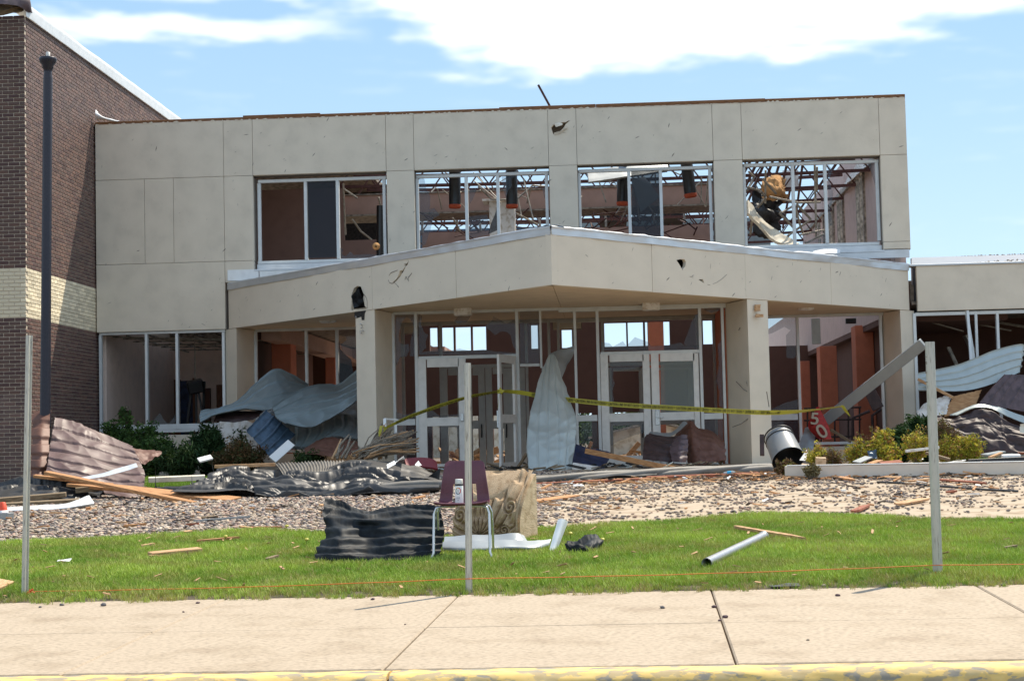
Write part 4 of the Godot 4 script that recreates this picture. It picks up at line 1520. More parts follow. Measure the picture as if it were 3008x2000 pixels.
	for q in [[963, 944, 0.9], [2366, 907, 0.7]]:
		var c := P_at_y(q[0], q[1], y_soffit)
		st = nb()
		lathe(st, Transform3D(Basis(), c), [[0.0, -0.03], [0.12, -0.028], [0.16, -0.012], [0.165, 0.012]], 20)
		obj("recessed_light", fin(st), M["white_paint"], S)
	# ---- ground floor windows beside the entrance
	st = nb()
	window_frame(st, 291, 661, 976, 968, 1278, 1262, -0.06, [430, 520], 8.0)
	pbox(st, 299, 1246, 652, 1262, -0.055, 0.1)
	var gw := obj("window", fin(st), M["aluminium"], S)
	gw.set_meta("label", "ground floor window nearest the brick wall with shrubs below")
	st = nb()
	shard(st, [[436, 1250], [445, 1240], [470, 1212], [480, 1232], [495, 1245], [510, 1225], [517, 1215], [517, 1250]], -0.09)
	obj("pane", fin(st), M["glass"], gw)
	st = nb()
	pbox(st, 286, 1278, 664, 1420, -0.05, 0.2)
	obj("wall_panel", fin(st), M["panel"], S)
	st = nb()
	window_frame(st, 748, 1100, 966, 958, 1330, 1325, BAY_Z, [901, 991], 8.0)
	var bw := obj("window", fin(st), M["aluminium"], S)
	bw.set_meta("label", "bay window behind the heap of grey metal sheets")
	st = nb()
	shard(st, [[995, 966], [1045, 964], [1046, 1060], [1040, 1052], [1028, 1046], [1010, 1040], [1002, 1020], [1000, 1010], [1018, 1000], [1015, 988], [996, 985]], BAY_Z - 0.03)
	obj("pane", fin(st), M["glass"], bw)
	st = nb()
	shard(st, [[996, 1000], [1000, 1025], [1015, 1042], [1032, 1056], [1038, 1100], [1046, 1105], [1046, 1160], [996, 1160]], BAY_Z - 0.03)
	obj("pane", fin(st), M["glass_tint"], bw)
	st = nb()
	pbox(st, 744, 1330, 1160, 1420, BAY_Z, 0.2)
	obj("wall_panel", fin(st), M["panel"], S)
	st = nb()
	window_frame(st, 2236, 2597, 927, 918, 1312, 1300, BAY_Z, [2348], 8.0)
	pbox(st, 2240, 1216, 2344, 1234, BAY_Z + 0.004, 0.1)
	var rw := obj("window", fin(st), M["aluminium"], S)
	rw.set_meta("label", "bay window right of the doors with orange columns behind")
	for sh in [[[2245, 936], [2343, 934], [2344, 985], [2338, 970], [2320, 962], [2308, 975], [2311, 985], [2305, 1050], [2330, 1060], [2340, 1100], [2338, 1130], [2330, 1115], [2328, 1140], [2338, 1165], [2345, 1160], [2346, 1215], [2260, 1215], [2300, 1182], [2345, 1172], [2343, 1180], [2275, 1200], [2250, 1205], [2250, 1180], [2300, 1000], [2246, 985]], [[2258, 1236], [2345, 1235], [2346, 1300], [2260, 1303]]]:
		var p := sh as Array
		if p.size() > 10:
			p = [[2245, 936], [2343, 934], [2344, 1040], [2332, 1052], [2310, 1052], [2309, 985], [2322, 970], [2304, 960], [2270, 978], [2246, 985]]
		st = nb()
		shard(st, p, BAY_Z - 0.03)
		obj("pane", fin(st), M["glass"], rw)
	st = nb()
	shard(st, [[2260, 1204], [2290, 1190], [2305, 1183], [2346, 1173], [2346, 1214], [2262, 1215]], BAY_Z - 0.03)
	obj("pane", fin(st), M["glass"], rw)
	st = nb()
	pbox(st, 2230, 1312, 2600, 1420, BAY_Z, 0.2)
	obj("wall_panel", fin(st), M["panel"], S)
	st = nb()
	pbox(st, 2690, 910, 3300, 920, -0.06, 0.1)
	pbox(st, 2689, 920, 2698, 1330, -0.06, 0.1)
	pbox(st, 2934, 916, 2942, 1330, -0.06, 0.1)
	bar(st, P(2838, 912, -0.1), P(2861, 1062, -0.02), 0.06, 0.06)
	bar(st, P(2842, 912, -0.05), P(2852, 1058, 0.2), 0.05, 0.05)
	bar(st, P(2866, 918, -0.08), P(2871, 1060, -0.1), 0.05, 0.05)
	obj("window", fin(st), M["aluminium"], S).set_meta("label", "low wing window at the right edge with a leaning bent mullion")
	st = nb()
	pbox(st, 2690, 1330, 3300, 1420, -0.05, 0.2)
	obj("wall_panel", fin(st), M["panel"], S)

# ---------------------------------------------------------------- inside the school
func part(called: String, lo: Vector3, hi: Vector3, m: String, bev := 0.0) -> MeshInstance3D:
	var st := nb()
	box(st, lo, hi, bev)
	return obj(called, fin(st), M[m], school)

func joist(z: float, y0: float, y1: float, xa: float, xb: float, sag: float, seed_n: int) -> void:
	var r := RandomNumberGenerator.new()
	r.seed = seed_n
	var st := nb()
	var n := int((xb - xa) / 0.8)
	var f := func(t: float) -> float: return -sag * 4.0 * t * (1.0 - t)
	for i in n:
		var t0 := float(i) / n
		var t1 := float(i + 1) / n
		var x0 := lerpf(xa, xb, t0)
		var x1 := lerpf(xa, xb, t1)
		var d0: float = f.call(t0)
		var d1: float = f.call(t1)
		bar(st, Vector3(x0, y1 + d0, z), Vector3(x1, y1 + d1, z), 0.1, 0.07, 0, 0)
		bar(st, Vector3(x0, y0 + d0, z), Vector3(x1, y0 + d1, z), 0.09, 0.06, 0, 0)
		var xm := (x0 + x1) / 2
		bar(st, Vector3(x0, y0 + d0, z), Vector3(xm, y1 + d0, z), 0.03, 0.03, 0, 0)
		bar(st, Vector3(xm, y1 + d1, z), Vector3(x1, y0 + d1, z), 0.03, 0.03, 0, 0)
	obj("roof_joist", fin(st), M["joist"], school)

func build_interior() -> void:
	var S := school
	var st: SurfaceTool
	var r := RandomNumberGenerator.new()
	r.seed = 31
	var x0: float = corner_x + 0.05
	var x1 := P(2660, 500, 0).x - 0.05
	var yc := y_soffit + 0.02
	# floors and ceilings
	part("floor", Vector3(x0, 0.30, -25.0), Vector3(x1 + 9.0, 0.515, 2.85), "tile_floor")
	var hx0 := P(1130, 1000, -6).x
	var hx1 := P(2240, 1000, -6).x
	part("upper_floor", Vector3(x0, yc + 0.16, -25.0), Vector3(hx0, yc + 0.5, -5.75), "ceiling")
	part("upper_floor", Vector3(x0, yc + 0.16, -1.2), Vector3(hx0, yc + 0.5, -0.32), "ceiling")
	part("upper_floor", Vector3(x0 + 2.3, yc + 0.16, -5.75), Vector3(hx0, yc + 0.5, -1.2), "ceiling")  # gap left of this piece added to let daylight into the room below
	part("upper_floor", Vector3(P(2594, 932, -0.9).x + 0.52, yc + 0.16, -25.0), Vector3(x1, yc + 0.5, -0.32), "ceiling")
	part("upper_floor", Vector3(hx0, yc + 0.16, -0.9), Vector3(P(2594, 932, -0.9).x - 0.02, yc + 0.5, -0.32), "ceiling")
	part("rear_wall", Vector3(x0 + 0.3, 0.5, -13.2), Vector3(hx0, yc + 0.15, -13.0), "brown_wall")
	part("vestibule_ceiling", Vector3(P(1150, 900, 2.9).x, yc + 0.05, -0.75), Vector3(P(2136, 900, 2.9).x, yc + 0.1, 2.80), "soffit")
	part("low_roof", Vector3(x1 + 0.1, yc + 0.55, -12.0), Vector3(x1 + 9.0, yc + 0.7, -1.6), "ceiling")
	part("low_ceiling", Vector3(x1 + 0.1, yc + 0.10, -12.0), Vector3(x1 + 9.0, yc + 0.16, -0.15), "ceiling")
	# left ground-floor room
	part("room_wall", Vector3(x0 - 0.02, 0.5, -9.0), Vector3(x0 + 0.06, yc + 0.15, -0.35), "tan_wall")
	part("room_wall", Vector3(x0, 0.5, -5.9), Vector3(P(664, 1000, -6).x + 1.2, yc + 0.15, -5.7), "tan_wall")
	part("room_wall", Vector3(P(700, 1000, -1).x, 0.5, -9.0), Vector3(P(700, 1000, -1).x + 0.12, yc + 0.15, -0.7), "brown_wall")
	for q in [[362, 1130, 390, 1240, -6.0, "brown_wall"]]:
		st = nb()
		var a := P_at_x(347, 1132, x0 + 0.062)
		box(st, Vector3(x0 + 0.062, 1.0, a.z - 0.9), Vector3(x0 + 0.08, 1.85, a.z), 0.003)
		obj("notice_board", fin(st), M["brown_wall"], S)
	for q in [[502, 522, 1115, 1290, "door_wood"], [530, 566, 1118, 1290, "blue_tarp"], [522, 530, 1115, 1290, "door_wood"], [566, 574, 1110, 1290, "door_wood"], [600, 618, 1140, 1290, "brown_wall"], [636, 660, 1130, 1290, "door_wood"]]:
		st = nb()
		pbox(st, q[0], q[2], q[1], q[3], -5.62, 0.08)
		obj("inner_door", fin(st), M[q[4]], S)
	st = nb()
	for k in 9:
		var z := -0.8 - k * 0.75
		bar(st, Vector3(x0, y_soffit - 0.03 - r.randf() * 0.05, z), Vector3(x0 + 3.0, y_soffit - 0.06 - r.randf() * 0.12, z + r.randf_range(-0.2, 0.2)), 0.04, 0.03)
	for k in 6:
		bar(st, Vector3(x0 + 0.4 + k * 0.45, y_soffit - 0.04, -0.6), Vector3(x0 + 0.4 + k * 0.45, y_soffit - 0.05 - r.randf() * 0.1, -7.5), 0.03, 0.03)
	bar(st, P(572, 980, -2), P(573, 1115, -2), 0.02, 0.02)
	obj("ceiling_grid", fin(st), M["stud"], S)
	st = nb()
	bx(st, Transform3D(Basis.from_euler(Vector3(0.2, 0.3, 0.2)), P(574, 1135, -2)), Vector3(0.34, 0.26, 0.3), 0.03)
	bar(st, P(562, 1150, -2), P(545, 1290, -2), 0.05, 0.05)
	bar(st, P(576, 1150, -2), P(578, 1290, -2), 0.04, 0.04)
	bar(st, P(600, 1120, -2.2), P(596, 1290, -2.2), 0.05, 0.05)
	bar(st, P(582, 1145, -2), P(610, 1290, -2), 0.04, 0.04)
	obj("hanging_projector", fin(st), M["black"], S)
	# columns and dropped ceilings
	var col := func(u0, u1, vt, z, m: String) -> void:
		var s := nb()
		pbox(s, u0, vt, u1, 1400, z, 0.62, 0.01)
		obj("column", fin(s), M[m], S)
	col.call(800, 857, 1000, -2.4, "orange")
	col.call(958, 987, 1050, -6.0, "orange")
	col.call(2519, 2573, 955, -3.7, "orange")
	col.call(2414, 2464, 1016, -6.5, "orange")
	col.call(2357, 2384, 1060, -10.5, "orange")
	st = nb()
	var xb := P(855, 1007, -2).x
	box(st, Vector3(x0 + 3.1, P(855, 1007, -2).y, -14.0), Vector3(xb, yc + 0.12, -0.9), 0.0)
	obj("dropped_ceiling", fin(st), M["pink"], S)
	st = nb()
	box(st, Vector3(xb + 0.01, P(855, 1007, -2).y + 0.08, -14.0), Vector3(xb + 2.4, yc + 0.13, -10.5), 0.0)
	obj("dropped_ceiling", fin(st), M["pink"], S)
	st = nb()
	var xr := P(2594, 932, -0.9).x
	box(st, Vector3(xr, P(2594, 932, -0.9).y, -30.0), Vector3(xr + 0.5, yc + 1.3, -0.93), 0.0)
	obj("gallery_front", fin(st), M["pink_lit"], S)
	for q in [[2385, 935, 2410, 1010, -2.0, "door_grey"], [2485, 935, 2515, 950, -2.2, "black"]]:
		st = nb()
		pbox(st, q[0], q[1], q[2], q[3], q[4], 0.1)
		obj("hanging_sign_box", fin(st), M[q[5]], S)
	part("gallery_soffit", Vector3(xr + 0.006, P(2594, 932, -0.9).y - 0.12, -30.0), Vector3(xr + 2.4, P(2594, 932, -0.9).y - 0.005, -0.72), "brown_wall")
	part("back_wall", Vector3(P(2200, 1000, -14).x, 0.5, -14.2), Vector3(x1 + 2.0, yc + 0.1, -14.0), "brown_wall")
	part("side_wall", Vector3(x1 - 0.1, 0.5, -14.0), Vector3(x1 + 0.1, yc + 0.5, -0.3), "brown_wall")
	# stair rail in the right bay
	st = nb()
	for v in [1200, 1235, 1285]:
		tube(st, [P(2362, v, -1.6), P(2530, v - 4, -1.6)], 0.02, 8)
	for u in [2372, 2412, 2452, 2492, 2525]:
		tube(st, [P(u, 1198, -1.6), P(u, 1300, -1.6)], 0.018, 8)
	tube(st, [P(2505, 1300, -1.0), P(2505, 1228, -1.0), P(2555, 1207, -1.0)], 0.03, 8)
	tube(st, [P(2565, 1290, -0.9), P(2562, 1220, -0.9), P(2594, 1200, -0.9)], 0.03, 8)
	obj("stair_rail", fin(st), M["sheet_dark"], S)
	# right wing room
	part("room_wall", Vector3(x1 + 0.2, 0.5, -5.2), Vector3(x1 + 9.0, yc + 0.2, -5.0), "brown_wall")
	st = nb()
	for k in 5:
		bar(st, P(2700 + k * 60, 935 + r.randf() * 12, -1 - k * 0.5), P(2830 + k * 70, 950 + r.randf() * 30, -2 - k * 0.4), 0.03, 0.03)
	bar(st, P(2786, 1020, -1), P(2812, 1075, -0.8), 0.07, 0.04)
	bar(st, P(2835, 985, -1.2), P(2860, 1035, -1.2), 0.3, 0.05)
	obj("fallen_ceiling_bars", fin(st), M["stud"], S)
	# vestibule: a second line of doors, then the hall behind
	var zi := 0.2
	st = nb()
	for q in [[1180, 1190, 935, 1380], [1292, 1302, 940, 1380], [1545, 1553, 935, 1376], [1612, 1620, 935, 1376], [1640, 1648, 938, 1376], [1770, 1778, 936, 1376], [2050, 2058, 925, 1372], [2098, 2106, 922, 1370]]:
		pbox(st, q[0], q[2], q[1], q[3], zi, 0.08)
	pbox(st, 1180, 942, 1640, 952, zi - 0.01, 0.08)
	pbox(st, 1640, 930, 2106, 942, zi - 0.01, 0.08)
	pbox(st, 1296, 1070, 1560, 1080, zi - 0.01, 0.08)
	pbox(st, 1770, 1062, 2054, 1072, zi - 0.01, 0.08)
	var inner := obj("vestibule_frame", fin(st), M["door_grey"], S)
	inner.set_meta("label", "grey inner frame of the second line of doors")
	for q in [[1302, 1378, 1316, 1102, 1345, 1230], [1380, 1426, 1388, 1102, 1407, 1235], [1428, 1545, 1447, 1098, 1480, 1235], [1778, 1906, 1800, 1090, 1880, 1225], [1910, 2050, 1935, 1085, 2024, 1222]]:
		st = nb()
		pbox(st, q[0], 1080, q[2], 1378, zi, 0.05)
		pbox(st, q[4], 1080, q[1], 1378, zi, 0.05)
		pbox(st, q[2], 1080, q[4], q[3], zi, 0.05)
		pbox(st, q[2], q[5], q[4], q[5] + 24, zi, 0.05)
		pbox(st, q[2], 1358, q[4], 1378, zi, 0.05)
		var dd := obj("inner_door", fin(st), M["door_grey"], S)
		st = nb()
		tube(st, [P(q[4] + 8, 1245, zi + 0.05), P(q[4] + 8, 1285, zi + 0.05)], 0.013, 8)
		obj("handle", fin(st), M["black"], dd)
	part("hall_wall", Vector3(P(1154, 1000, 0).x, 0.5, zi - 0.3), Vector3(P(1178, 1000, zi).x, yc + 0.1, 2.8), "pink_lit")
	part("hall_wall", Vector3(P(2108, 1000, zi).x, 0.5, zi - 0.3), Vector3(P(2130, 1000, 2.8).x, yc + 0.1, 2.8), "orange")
	# hall back wall with openings to daylight behind
	var zb := -6.0
	st = nb()
	var opens := [[1262, 1285], [1292, 1332], [1337, 1383], [1388, 1428], [1560, 1580], [1650, 1680], [1776, 1840], [1845, 1890], [1896, 1903], [1950, 1968], [2066, 2100]]
	var yt := P(1650, 952, zb).y
	var ybm := P(1650, 1022, zb).y
	var edges := [P(1130, 1000, zb).x]
	for o in opens:
		edges.append(P(o[0], 1000, zb).x)
		edges.append(P(o[1], 1000, zb).x)
	edges.append(P(2240, 1000, zb).x)
	for i in range(0, edges.size(), 2):
		box(st, Vector3(edges[i], ybm, zb - 0.2), Vector3(edges[i + 1], yt, zb), 0.0)
	box(st, Vector3(edges[0], yt, zb - 0.2), Vector3(edges[edges.size() - 1], yt + 0.9, zb), 0.0)
	box(st, Vector3(edges[0], P(1650, 1215, zb).y, zb - 0.2), Vector3(edges[edges.size() - 1], ybm, zb), 0.0)
	var lows := [[1270, 1292], [1312, 1345], [1388, 1406], [1450, 1482], [1700, 1740], [1802, 1885], [1945, 2000]]
	edges = [P(1130, 1300, zb).x]
	for o in lows:
		edges.append(P(o[0], 1300, zb).x)
		edges.append(P(o[1], 1300, zb).x)
	edges.append(P(2240, 1300, zb).x)
	for i in range(0, edges.size(), 2):
		box(st, Vector3(edges[i], 0.5, zb - 0.2), Vector3(edges[i + 1], P(1650, 1215, zb).y, zb), 0.0)
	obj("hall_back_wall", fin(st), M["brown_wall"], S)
	part("hall_column", P(1905, 1030, zb + 1.0) - Vector3(0.0, 2.5, 0.3), P(1948, 945, zb + 1.0), "orange")
	# a pale building behind the school, seen through the hall
	var pale := thing("white_panelled_building", "pale metal clad building seen through the hall windows", "building", Vector3(-6, 0.4, -34))
	st = nb()
	for k in 16:
		box(st, Vector3(-11.5 + k * 0.6, 0.0, -34.5), Vector3(-11.5 + k * 0.6 + 0.585, 4.6, -34.0 + 0.04 * (k % 2)), 0.01)
	obj("cladding", fin(st), M["cream_wall"], pale)
	var gab := thing("gabled_house", "small cream gabled house seen through the lower door pane", "house", Vector3(1.3, 0.4, -24))
	st = nb()
	prism(st, PackedVector2Array([Vector2(-1.6, -0.2), Vector2(2.2, -0.2), Vector2(2.2, 0.75), Vector2(0.45, 1.15), Vector2(-1.6, 0.75)]), 3.0, Transform3D(Basis(), Vector3(1.0, 0.4, -24)))
	obj("wall", fin(st), M["cream_wall"], gab)
	st = nb()
	bar(st, Vector3(-0.8, 1.1, -24.5), Vector3(1.46, 1.62, -24.5), 1.4, 0.07)
	bar(st, Vector3(1.46, 1.62, -24.5), Vector3(3.4, 1.1, -24.5), 1.4, 0.07)
	obj("roof", fin(st), M["stud"], gab)
	# trees and grass far behind, seen through the hall
	for q in [[-5.0, -44.0, 2.2, 2.9, "tree crown far behind the school left of the hall"], [-2.2, -47.0, 2.0, 2.4, "tree far behind the open door"], [0.2, -43.0, 1.8, 2.2, "round tree far behind the middle of the hall"], [2.6, -46.0, 2.4, 3.0, "wide tree far behind the right doors"], [5.0, -44.0, 2.0, 2.6, "tree far behind the right pier"]]:
		bush("distant_tree", Vector3(q[0], 0.4, q[1]), Vector3(q[2], q[3], 1.6), 700, 0.14, [Vector3(0.05, 0.09, 0.025), Vector3(0.08, 0.13, 0.035), Vector3(0.035, 0.06, 0.02)], "twig_dark", q[4], 1.0, int(absf(q[0]) * 10) + 60)
	# rubble on the hall floor
	st = nb()
	for k in 60:
		var p := P(1300 + r.randf() * 760, 1300, r.randf_range(-4.5, -0.6))
		p.y = 0.53 + r.randf() * 0.25
		bx(st, Transform3D(Basis.from_euler(Vector3(r.randf() * 3, r.randf() * 3, r.randf() * 3)), p), Vector3(r.randf_range(0.05, 0.7), 0.03, r.randf_range(0.04, 0.2)), 0.004)
	obj("hall_rubble", fin(st), M["wood_pale"], S).set_meta("kind", "stuff")
	# ---- upper storey, open to the sky
	var yt2 := P(279, 367, 0).y
	var xw2 := P(1120, 600, -3).x
	part("roof_deck", Vector3(x0, yt2 - 0.12, -12.0), Vector3(x0 + 2.3, yt2 - 0.02, -1.9), "ceiling")  # stops short at the front: opening added as a light well
	part("roof_deck", Vector3(x0 + 2.3, yt2 - 0.12, -12.0), Vector3(P(1000, 500, -2).x, yt2 - 0.02, -0.33), "ceiling")
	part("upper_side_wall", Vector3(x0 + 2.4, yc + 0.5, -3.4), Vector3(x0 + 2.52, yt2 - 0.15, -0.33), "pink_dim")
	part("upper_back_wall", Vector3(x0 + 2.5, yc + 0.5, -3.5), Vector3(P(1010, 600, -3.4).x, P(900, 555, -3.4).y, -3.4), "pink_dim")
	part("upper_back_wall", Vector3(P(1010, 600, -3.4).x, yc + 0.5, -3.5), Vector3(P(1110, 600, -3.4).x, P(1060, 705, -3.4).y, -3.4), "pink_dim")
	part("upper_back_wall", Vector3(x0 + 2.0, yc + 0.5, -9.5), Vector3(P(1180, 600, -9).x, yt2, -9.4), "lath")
	# bulkhead band
	var zk := -3.6
	st = nb()
	var yk1 := P(1650, 556, zk).y
	var yk0 := P(1650, 612, zk).y
	box(st, Vector3(P(960, 600, zk).x, yk0, zk - 1.2), Vector3(P(2110, 600, zk).x, yk1, zk), 0.004)
	obj("bulkhead", fin(st), M["pink"], S)
	part("bulkhead_trim", Vector3(P(960, 600, zk).x, yk0 - 0.035, zk - 1.19), Vector3(P(2110, 600, zk).x, yk0 - 0.003, zk + 0.03), "stud")
	part("bulkhead_top_trim", Vector3(P(960, 600, zk).x, yk1 + 0.003, zk - 1.19), Vector3(P(2110, 600, zk).x, yk1 + 0.03, zk + 0.03), "stud")
	# low partition seen at the bottom of the openings
	var zp := -6.2
	part("partition", Vector3(P(1240, 690, zp).x, yc + 0.5, zp - 0.1), Vector3(P(2090, 690, zp).x, P(1650, 672, zp).y, zp), "pink")
	st = nb()
	var xs := P(1240, 690, zp).x
	while xs < P(2090, 690, zp).x:
		bar(st, Vector3(xs, P(1650, 672, zp).y, zp), Vector3(xs + r.randf_range(-0.05, 0.05), P(1650, 622, zp).y, zp - r.randf() * 0.1), 0.05, 0.07)
		xs += r.randf_range(0.45, 0.9)
	bar(st, Vector3(P(1240, 690, zp).x, P(1650, 624, zp).y, zp), Vector3(P(2090, 690, zp).x, P(1650, 624, zp).y, zp), 0.06, 0.05)
	obj("bare_studs", fin(st), M["stud"], S)
	for k in 7:
		joist(-2.8 - 2.1 * k, yt2 - 0.98, yt2 - 0.42, P(1000, 500, -3).x if k < 6 else x0 + 2.0, x1 - 0.2, 0.05 + 0.03 * (k % 3), k)
	# bent light-gauge bars hanging about
	st = nb()
	for k in 46:
		var a := P(1240 + r.randf() * 850, 500 + r.randf() * 60, -1.5 - r.randf() * 4.0)
		var b := a + Vector3(r.randf_range(-0.6, 0.6), r.randf_range(-0.9, -0.1), r.randf_range(-0.4, 0.4))
		bar(st, a, b, 0.03, 0.018)
	for q in [[[1405, 548], [1443, 585]], [[1443, 585], [1520, 588]], [[1520, 584], [1565, 545]], [[1565, 545], [1600, 548]], [[1515, 627], [1580, 660]], [[1330, 640], [1352, 680]], [[1008, 540], [1015, 690]], [[1010, 556], [1050, 582]], [[1035, 645], [1060, 680]], [[1060, 680], [1092, 705]], [[1112, 580], [1130, 655]]]:
		bar(st, P(q[0][0], q[0][1], -1.6), P(q[1][0], q[1][1], -1.8), 0.035, 0.03)
	obj("bent_bars", fin(st), M["stud"], S).set_meta("kind", "stuff")
	st = nb()
	for k in 70:
		var a := P(1240 + r.randf() * 850, 620 + r.randf() * 70, -3.0 - r.randf() * 5.0)
		var b := a + Vector3(r.randf_range(-0.7, 0.7), r.randf_range(-0.5, 0.5), r.randf_range(-0.5, 0.5))
		bar(st, a, b, 0.025, 0.025)
	obj("tangled_bars", fin(st), M["joist"], S).set_meta("kind", "stuff")
	part("upper_rear_wall", Vector3(P(1180, 600, -17).x, 4.7, -17.2), Vector3(P(1640, 600, -17).x, P(1650, 664, -17).y, -17.0), "sheet_deep")
	part("upper_rear_wall", Vector3(P(1660, 600, -17).x, 4.7, -17.2), Vector3(P(2260, 600, -17).x, P(1650, 656, -17).y, -17.0), "sheet_blue")
	part("fallen_deck", Vector3(P(1760, 600, -11).x, P(1650, 655, -11).y, -12.5), Vector3(P(1840, 600, -11).x, P(1650, 632, -11).y, -11.0), "lath")
	part("fallen_deck", Vector3(P(1950, 600, -10).x, P(1650, 650, -10).y, -12.5), Vector3(P(2010, 600, -10).x, P(1650, 622, -10).y, -10.0), "lath")
	# white column in the second window
	st = nb()
	pbox(st, 1438, 590, 1512, 740, -2.0, 0.5)
	pbox(st, 1416, 584, 1500, 590, -1.9, 0.6)
	obj("boxed_column", fin(st), M["white_paint"], S)
	# panel slanting across the third window
	st = nb()
	sheet(st, [[P(1724, 506, -1.2), P(1850, 492, -1.6), P(1960, 488, -2.0)], [P(1728, 540, -1.0), P(1850, 522, -1.4), P(1960, 506, -1.8)]], {"nu": 14, "nv": 6, "dent": 0.01, "thick": 0.05})
	obj("slanting_panel", fin(st), M["galv"], S)
	st = nb()
	sheet(st, [[P(1855, 530, -1.0), P(1893, 522, -1.1)], [P(1882, 625, -0.8), P(1938, 580, -0.9)]], {"nu": 8, "nv": 8, "dent": 0.006, "thick": 0.03})
	obj("hanging_ceiling_tile", fin(st), M["galv"], S)
	# right-hand outer wall seen from inside through the fourth window
	var xo := x1 - 0.05
	st = nb()
	var ytop := yt2 - 0.08
	for q in [[-16.0, -0.35, 6.75, ytop], [-16.0, -0.35, yc + 0.5, 4.1], [-3.9, -0.35, 4.1, 6.75], [-7.2, -5.0, 4.1, 6.75], [-9.0, -8.2, 4.1, 6.75], [-10.9, -10.1, 4.1, 6.75], [-16.0, -12.0, 4.1, 6.75]]:
		box(st, Vector3(xo - 0.1, q[2], q[0]), Vector3(xo, q[3], q[1]), 0.0)
	obj("outer_wall", fin(st), M["pink_lit"], S)
	st = nb()
	sheet(st, [[P_at_x(2515, 482, xo - 0.15), P_at_x(2556, 484, xo - 0.15)], [P_at_x(2480, 540, xo - 0.2), P_at_x(2530, 505, xo - 0.3)], [P_at_x(2464, 560, xo - 0.3), P_at_x(2500, 530, xo - 0.3)]], {"nu": 10, "nv": 14, "dent": 0.04, "ragged": 0.1, "scale": 2})
	obj("torn_wallboard", fin(st), M["white_paint"], S)
	st = nb()
	for z in [-3.95, -4.45, -4.95, -7.25, -7.7, -8.15, -9.05, -9.5, -10.05, -10.95, -11.95]:
		bar(st, Vector3(xo - 0.12, 4.1, z), Vector3(xo - 0.12, 6.75, z), 0.07, 0.07)
	bar(st, Vector3(xo - 0.13, 6.76, -0.4), Vector3(xo - 0.13, 6.72, -15.0), 0.08, 0.1)
	bar(st, Vector3(xo - 0.13, 4.12, -0.4), Vector3(xo - 0.13, 4.12, -15.0), 0.08, 0.1)
	obj("window_studs", fin(st), M["stud"], S)
	# slumped roof beam and bars in the fourth window
	st = nb()
	sheet(st, [[P(2190, 590, -0.8), P(2240, 655, -0.9), P(2290, 690, -0.9), P(2345, 722, -0.8)], [P(2192, 630, -0.6), P(2225, 665, -0.7), P(2262, 705, -0.7), P(2305, 728, -0.6)]], {"nu": 30, "nv": 8, "dent": 0.03, "scale": 2, "thick": 0.06, "ragged": 0.03})
	obj("slumped_beam", fin(st), M["cream_wall"], S)
	st = nb()
	for q in [[[2195, 550], [2235, 562]], [[2235, 562], [2250, 580]], [[2250, 580], [2226, 610]], [[2249, 500], [2248, 598]], [[2290, 626], [2330, 668]], [[2296, 625], [2335, 602]], [[2340, 600], [2382, 645]], [[2382, 645], [2318, 690]], [[2318, 690], [2308, 702]], [[2350, 690], [2420, 676]], [[2366, 715], [2420, 688]], [[2393, 485], [2398, 700]], [[2400, 490], [2400, 560]], [[2240, 525], [2280, 570]], [[2260, 578], [2345, 596]], [[2345, 596], [2410, 594]], [[2195, 560], [2215, 520]], [[2200, 505], [2216, 520]], [[2335, 606], [2350, 660]], [[2350, 660], [2360, 690]], [[2210, 638], [2204, 690]], [[2240, 660], [2290, 700]]]:
		bar(st, P(q[0][0], q[0][1], -1.0), P(q[1][0], q[1][1], -1.3), 0.04, 0.035)
	obj("bent_bars", fin(st), M["stud"], S).set_meta("kind", "stuff")
	st = nb()
	for k in 8:
		bar(st, Vector3(lerpf(3.2, 4.4, k / 8.0), yt2 - 0.5, -3.0), Vector3(lerpf(2.9, 5.4, k / 8.0), yt2 - 0.9, -13.0), 0.05, 0.05)
	obj("bridging_bars", fin(st), M["joist"], S)
	part("leaning_panel", P(2300, 560, -6.0), P(2345, 500, -5.9), "white_paint")
	st = nb()
	sheet(st, rows([[[2250, 535, -2.4], [2275, 526, -2.3], [2295, 540, -2.4]], [[2245, 560, -2.0], [2272, 555, -1.9], [2298, 565, -2.2]], [[2255, 580, -2.2], [2275, 578, -2.1], [2300, 575, -2.4]]]), {"nu": 18, "nv": 18, "dent": 0.12, "scale": 3.0, "thick": 0.1, "ragged": 0.15, "seed": 4})
	single("insulation_wad", fin(st), M["insul_tan"], "tan fluffy insulation wad caught in the joists of the upper right window", "insulation")
	st = nb()
	sheet(st, rows([[[2222, 545, -2.6], [2250, 570, -2.5], [2285, 585, -2.6]], [[2218, 620, -2.4], [2250, 625, -2.2], [2290, 640, -2.6]], [[2230, 680, -2.6], [2255, 690, -2.5], [2285, 690, -2.6]]]), {"nu": 18, "nv": 18, "dent": 0.06, "fold": 0.22, "scale": 1.6, "thick": 0.05, "ragged": 0.2, "seed": 6})
	single("black_roofing_scrap", fin(st), M["membrane"], "black roofing scrap hanging below the insulation in the upper right window", "roofing")
	# black ducts torn off, red lining showing
	var ducts := [[1336, 516, 1336, 604, -1.4, 34.0, "black duct with red lining hanging in the left pane of the second upper window"], [1502, 512, 1504, 604, -1.4, 33.0, "black duct with red lining hanging behind jagged glass of the second upper window"], [1830, 520, 1829, 596, -1.6, 34.0, "black duct hanging under the slanted panel in the third upper window"], [2014, 500, 2028, 572, -1.4, 35.0, "tilted black duct with red lining at the right of the third upper window"], [1118, 645, 1118, 770, -1.2, 24.0, "dark duct standing at the right corner of the first upper window"]]
